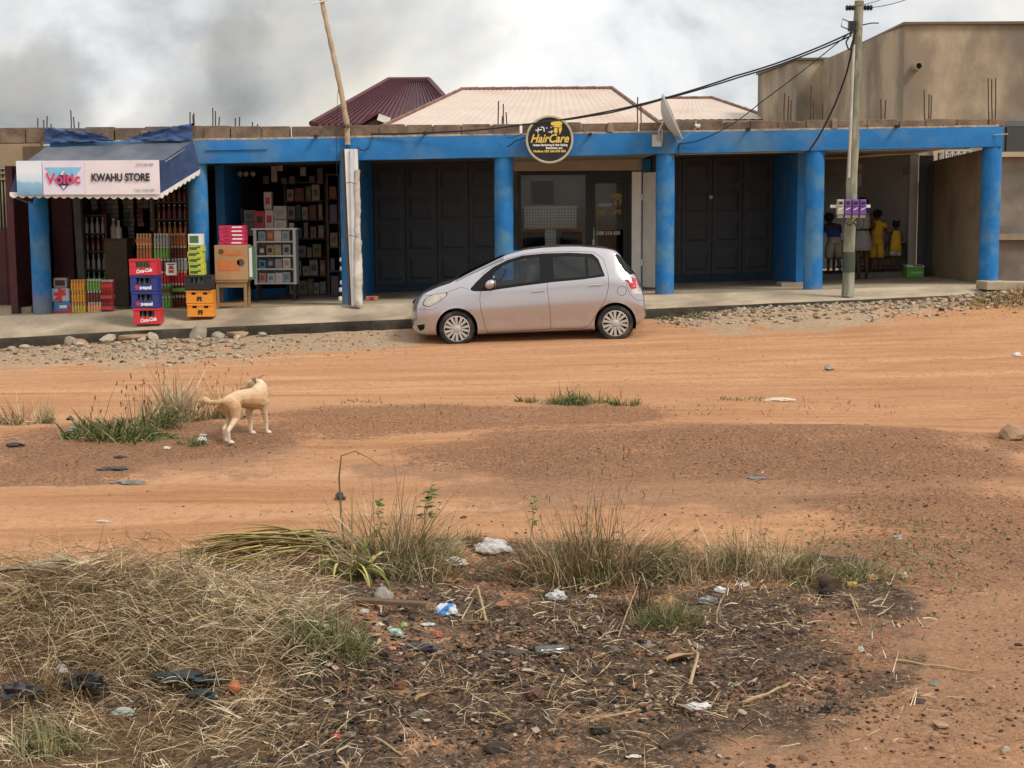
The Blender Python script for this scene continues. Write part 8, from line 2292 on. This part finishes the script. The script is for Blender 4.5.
crumple('plastic_bag', 'shredded black plastic bag in the straw at lower left', 'plastic bag', 185, 690, 80, 12, (.014, .022, .025), 16, rough=.35, jag=.6)
crumple('plastic_bag', 'black folded bag end below the shredded bag at lower left', 'plastic bag', 203, 710, 34, 18, (.016, .025, .028), 17, rough=.35)
crumple('plastic_bag', 'grey black burnt bag at the far left of the straw', 'plastic bag', 18, 708, 54, 32, (.06, .06, .06), 18, (.02, .02, .02), rough=.4, jag=.6)
crumple('plastic_bag', 'black burnt bag heap left of the shredded bag', 'plastic bag', 84, 698, 56, 26, (.018, .018, .018), 19, rough=.4, jag=.6)
crumple('plastic_bag', 'dark bag with white edge between the grass clumps at right', 'plastic bag', 708, 604, 22, 14, (.05, .05, .05), 20, (.35, .35, .35), rough=.4)
crumple('plastic_bag', 'pale pinkish bag lying in the short mixed grass', 'plastic bag', 672, 578, 28, 9, (.52, .44, .38), 21)
crumple('plastic_scrap', 'white scrap at the right of the pale pinkish bag', 'plastic scrap', 720, 592, 14, 9, (.6, .58, .56), 22)
crumple('plastic_scrap', 'white fragment at the burnt edge below the mixed clump', 'plastic scrap', 742, 586, 16, 6, (.52, .5, .47), 23)
crumple('plastic_scrap', 'bluish grey scrap in the mixed grass clump', 'plastic scrap', 690, 564, 11, 9, (.33, .38, .38), 24)
crumple('plastic_scrap', 'white torn sheet on the burnt soil at lower centre right', 'plastic scrap', 698, 708, 30, 10, (.62, .6, .58), 25, jag=.6)
crumple('plastic_scrap', 'small white scrap on the burnt soil below the torn plastic', 'plastic scrap', 592, 598, 12, 6, (.6, .58, .56), 26)
crumple('yellow_fruit', 'ochre yellow fruit rind at the right end of the burnt strip', 'fruit', 853, 586, 13, 8, (.62, .38, .07), 27)
crumple('fruit_husk', 'tan husk next to the ochre fruit rind', 'husk', 872, 580, 13, 10, (.42, .26, .11), 28)
crumple('plastic_scrap', 'white and black scrap on the brown soil at right', 'plastic scrap', 897, 540, 11, 9, (.5, .5, .48), 29, (.06, .06, .06))
crumple('plastic_scrap', 'white bone coloured scrap upright in the soil at lower right', 'plastic scrap', 861, 652, 7, 11, (.6, .55, .45), 30)
crumple('plastic_scrap', 'pale beige piece at the edge of the weeds at right', 'plastic scrap', 904, 578, 9, 10, (.5, .42, .3), 31)
o = crumple('card_scrap', 'flattened pale scrap of card right of the green patch at mid right', 'card scrap', 780, 401, 32, 6, (.58, .48, .38), 32)
crumple('plastic_scrap', 'white scrap lying on the road at the far right', 'plastic scrap', 1017, 356, 9, 6, (.7, .68, .64), 33)
crumple('flat_rag', 'dark rag with pale patch lying on the sand at left', 'rag', 127, 484, 36, 7, (.07, .06, .05), 34, (.3, .26, .22))
crumple('flat_rag', 'thin dark rag further left on the sand above the pale one', 'rag', 113, 469, 34, 4, (.05, .045, .04), 35)
crumple('flat_rag', 'black rag near the left edge of the waste ground', 'rag', 15, 446, 22, 6, (.03, .028, .025), 36)
crumple('flat_rag', 'small black rag on the sand below the dog litter', 'rag', 121, 458, 14, 4, (.03, .028, .025), 37)
crumple('flat_rag', 'grey rag lying on the sand at centre right', 'rag', 757, 479, 24, 4, (.16, .15, .14), 38)
crumple('plastic_scrap', 'white litter pile at the left foot of the weed bush', 'litter', 76, 432, 18, 11, (.55, .52, .46), 39, (.12, .1, .08))
crumple('plastic_scrap', 'white litter strip at the foot of the weed bush', 'litter', 100, 438, 20, 5, (.62, .6, .55), 40)
crumple('plastic_scrap', 'black pot shaped litter left of the weed bush', 'litter', 70, 420, 9, 6, (.02, .02, .02), 41)
crumple('plastic_scrap', 'white scrap on the soil right of the green sprig by the dog', 'plastic scrap', 202, 441, 11, 7, (.7, .68, .62), 42)
crumple('plastic_scrap', 'pale paper on the soil above the white scrap by the dog', 'plastic scrap', 203, 436, 9, 4, (.6, .56, .5), 43)
crumple('plastic_scrap', 'small white scrap left of the green sprig by the dog', 'plastic scrap', 167, 449, 8, 5, (.66, .62, .56), 44)
crumple('plastic_scrap', 'red tipped white scrap at the bottom left of centre', 'plastic scrap', 336, 738, 11, 8, (.5, .1, .08), 45)
crumple('plastic_scrap', 'white crumpled scrap in the straw at far lower left', 'plastic scrap', 62, 684, 15, 16, (.55, .52, .48), 46, (.35, .33, .3))
crumple('plastic_scrap', 'pale greenish scrap in the straw below the burnt bag', 'plastic scrap', 124, 726, 26, 12, (.34, .36, .31), 47, (.22, .22, .19))
crumple('plastic_scrap', 'clear white scrap with pale rim at the top of the sand rise', 'plastic scrap', 340, 500, 13, 12, (.05, .05, .06), 48)
crumple('plastic_scrap', 'pale flat scrap on the sand in the left half', 'plastic scrap', 103, 522, 16, 3, (.55, .45, .36), 49)
crumple('plastic_scrap', 'thin white strip at the bottom of the burnt soil', 'plastic scrap', 633, 757, 18, 4, (.6, .57, .52), 50)
# red clay ball beside the shredded bag
c = at(235, 698); mb = MB(); vs, fs = ICO[3]; r_ = random.Random(4)
mb.add([Vector(v) * .027 * (1 + .10 * float(fbm(v[0] * 2, v[1] * 2 + v[2], 5, 3))) for v in vs], fs); tag(mb.build('red_onion', mat('onion_red', (.42, .13, .055), (.30, .085, .04), scale=12, rough=.6), loc=c + Vector((0, 0, .045)), smooth_='all'), 'small round orange red bulb at the end of the shredded black bag', 'bulb')
# dark round lumps: coconut husks and charred fruit
def lump(label, px, py, wpx, c, seed, cat_='husk', name='charred_husk', fz=.85, fx=1.0):
    p_ = at(px, py); s_ = pxm(p_); rr = random.Random(seed); vs, fs = ICO[3]; r = wpx * s_ / 2 * .8; mb = MB()
    mb.add([Vector((v[0] * r * fx, v[1] * r, v[2] * r * fz)) * (1 + .75 * float(fbm(v[0] * 2.3 + seed, v[1] * 2.3 + v[2] * 1.7, seed, 5))) for v in vs], fs)
    return tag(mb.build(name, mat('lump_%g' % c[0], c, tuple(q * .6 for q in c), scale=18, rough=.95, bump=.8, bscale=60), loc=(p_.x, p_.y, p_.z + r * fz * .35)), label, cat_)
lump('dark round charred husk right of centre in the ash', 623, 683, 18, (.035, .025, .02), 1); lump('reddish brown burnt clod in the middle of the ash', 535, 697, 30, (.12, .065, .042), 2, 'clod', 'burnt_clod', .6); lump('small black char lump left of the burnt clod', 500, 683, 13, (.02, .018, .016), 3)
lump('black char lump in the lower ash', 592, 706, 13, (.018, .016, .015), 4); lump('flat black char at the lower right of the ash', 600, 731, 26, (.018, .016, .015), 5, fz=.35); lump('grey ash clod left of the bottle', 515, 655, 26, (.10, .085, .075), 6, 'clod', 'ash_clod', .5); lump('grey ash clod further left of the bottle', 485, 657, 18, (.11, .09, .075), 7, 'clod', 'ash_clod', .5)
lump('dark pod shaped husk at the bottom of the ash', 497, 750, 32, (.06, .042, .03), 8, fz=.4, fx=1.1); lump('brown husk at the left of the ash', 400, 688, 20, (.16, .075, .04), 9, fz=.6); lump('black char lump above the brown husk at left', 386, 680, 12, (.018, .016, .015), 10); lump('grey stone like clod right of the bottle', 614, 652, 18, (.17, .14, .12), 11, 'clod', 'ash_clod', .6)
lump('brick red block piece above the grey clod', 597, 657, 18, (.22, .10, .06), 12, 'brick', 'brick_piece', .6); lump('black lump at the right edge of the burnt strip', 826, 596, 18, (.03, .027, .025), 13); lump('dark clod on the bare soil in the right foreground', 830, 691, 14, (.07, .045, .033), 14, 'clod', 'soil_clod', .5)
lump('flat dark soil clod at the right foreground', 918, 702, 20, (.08, .055, .045), 15, 'clod', 'soil_clod', .3); lump('brown husk in the ash below the white bags', 452, 690, 16, (.12, .065, .04), 16, fz=.6)
# plastic bottle, can, plank, sticks
c = at(553, 656); bt_ = thing('plastic_bottle', 'crushed smoky plastic bottle lying in the ash', 'bottle', c + Vector((0, 0, .03)), .25)
b = MB(); Mb = Euler((0, PI / 2, 0)).to_matrix(); b.lathe([(0, -.085), (.026, -.083), (.030, -.06), (.026, -.045), (.031, -.03), (.025, -.012), (.030, 0), (.026, .015), (.029, .035), (.012, .07), (.012, .085)], seg=14, M=Mb)
b.v = [(x, y * 1.1, z * .75) for x, y, z in b.v]; b.build('bottle_body', glass_mat('smoky_plastic', (.45, .45, .43), .12, .2), bt_, smooth_='all'); b = MB(); b.lathe([(.014, .08), (.014, .096), (0, .096)], seg=12, M=Mb); b.build('cap', plain('cap_dark', (.05, .05, .05)), bt_)
c = at(830, 590); cn_ = thing('tin_can', 'dark rusty open tin lying at the right end of the burnt strip', 'tin', c + Vector((0, 0, .035)), 1.9)
b = MB(); b.lathe([(.0, -.05), (.04, -.05), (.042, .05), (.038, .05), (.036, -.045), (0, -.045)], seg=18, M=Mb); b.build('tin_body', M_rust, cn_, smooth_=True)
c = at(390, 612); tag(MB().box((0, 0, 0), (.36, .05, .02), rot=(0, .03, -.12)).build('broken_plank', M_wood_dk, bevel=.003, loc=c + Vector((0, 0, .05))), 'dark broken plank lying left of the water sachet', 'plank')
def stick(label, pts, r0, m_, name='stick'):
    q = [at(px, py) + Vector((0, 0, dz)) for px, py, dz in pts]; o_ = q[0].copy(); mb = MB(); f2 = []
    for i in range(len(q) - 1):
        for k in range(5): f2.append(q[i].lerp(q[i + 1], k / 5) - o_ + Vector((0, 0, .004 * math.sin(k + i))))
    f2.append(q[-1] - o_); mb.tube(f2, [r0 * (1 - .5 * i / len(f2)) for i in range(len(f2))], 6); return tag(mb.build(name, m_, loc=o_, smooth_=True), label, 'stick')
B_st = mat('stick_pale', (.42, .31, .18), (.32, .22, .12), scale=14, rough=.9); B_sd = mat('stick_dark', (.10, .065, .045), (.06, .04, .03), scale=14, rough=.95)
stick('short tan stick standing askew right of the water sachet', [(486, 622, .005), (478, 598, .06)], .008, B_st)
stick('pale curved stick on the burnt soil at centre right', [(690, 690, .02), (698, 668, .06), (692, 652, .02)], .008, B_st); stick('thin pale stick lying across the soil at lower right', [(742, 706, .01), (775, 695, .02), (790, 686, .015)], .008, B_st)
stick('long pale stick pointing right over the bare soil', [(895, 662, .008), (935, 668, .008), (980, 674, .012)], .006, B_st); stick('dark branch at the bottom right of the ash', [(660, 750, .01), (685, 742, .03), (712, 728, .015)], .012, B_sd)
stick('thin dry stem leaning over the rounded green tuft', [(618, 640, .01), (640, 600, .12)], .0035, B_st); stick('pale twig lying left in the ash', [(375, 740, .01), (402, 757, .01)], .006, B_st); stick('forked pale twig under the grass clump right of the tin', [(858, 610, .01), (850, 598, .02), (862, 628, .006)], .005, B_st)
stick('thin stick lying on the ash below the bottle', [(520, 690, .01), (570, 668, .01)], .005, B_sd); stick('pale stick on the soil left of the white torn sheet', [(590, 724, .01), (640, 714, .02)], .006, B_st)
# dry curled leaves near the burnt soil
def leafscrap(label, px, py, wpx, c, seed):
    p_ = at(px, py); s_ = pxm(p_); L_ = wpx * s_; rr = random.Random(seed); mb = MB(); rows = []
    for i in range(6):
        u = i / 5; hw = L_ * .3 * math.sin(PI * (.08 + .86 * u)); rows.append([Vector((L_ * (u - .5), -hw, .02 + .02 * math.sin(3 * u))), Vector((L_ * (u - .5), 0, .006 + .015 * u)), Vector((L_ * (u - .5), hw, .025))])
    mb.grid(rows); o = mb.build('dry_leaf', mat('dleaf_%g' % c[0], c, scale=16, rough=.9), loc=p_ + Vector((0, 0, .004))); o.rotation_euler = (0, 0, rr.uniform(0, 3)); return tag(o, label, 'leaf')
leafscrap('curled tan leaf at the right end of the ash', 680, 662, 30, (.40, .25, .15), 1); leafscrap('reddish dry leaf right of the tan stick', 503, 610, 18, (.36, .17, .09), 2); leafscrap('pink brown dry leaf by the burnt clod', 637, 690, 12, (.5, .2, .12), 3); leafscrap('tan dry leaf at the left of the ash', 425, 702, 24, (.38, .24, .13), 4)
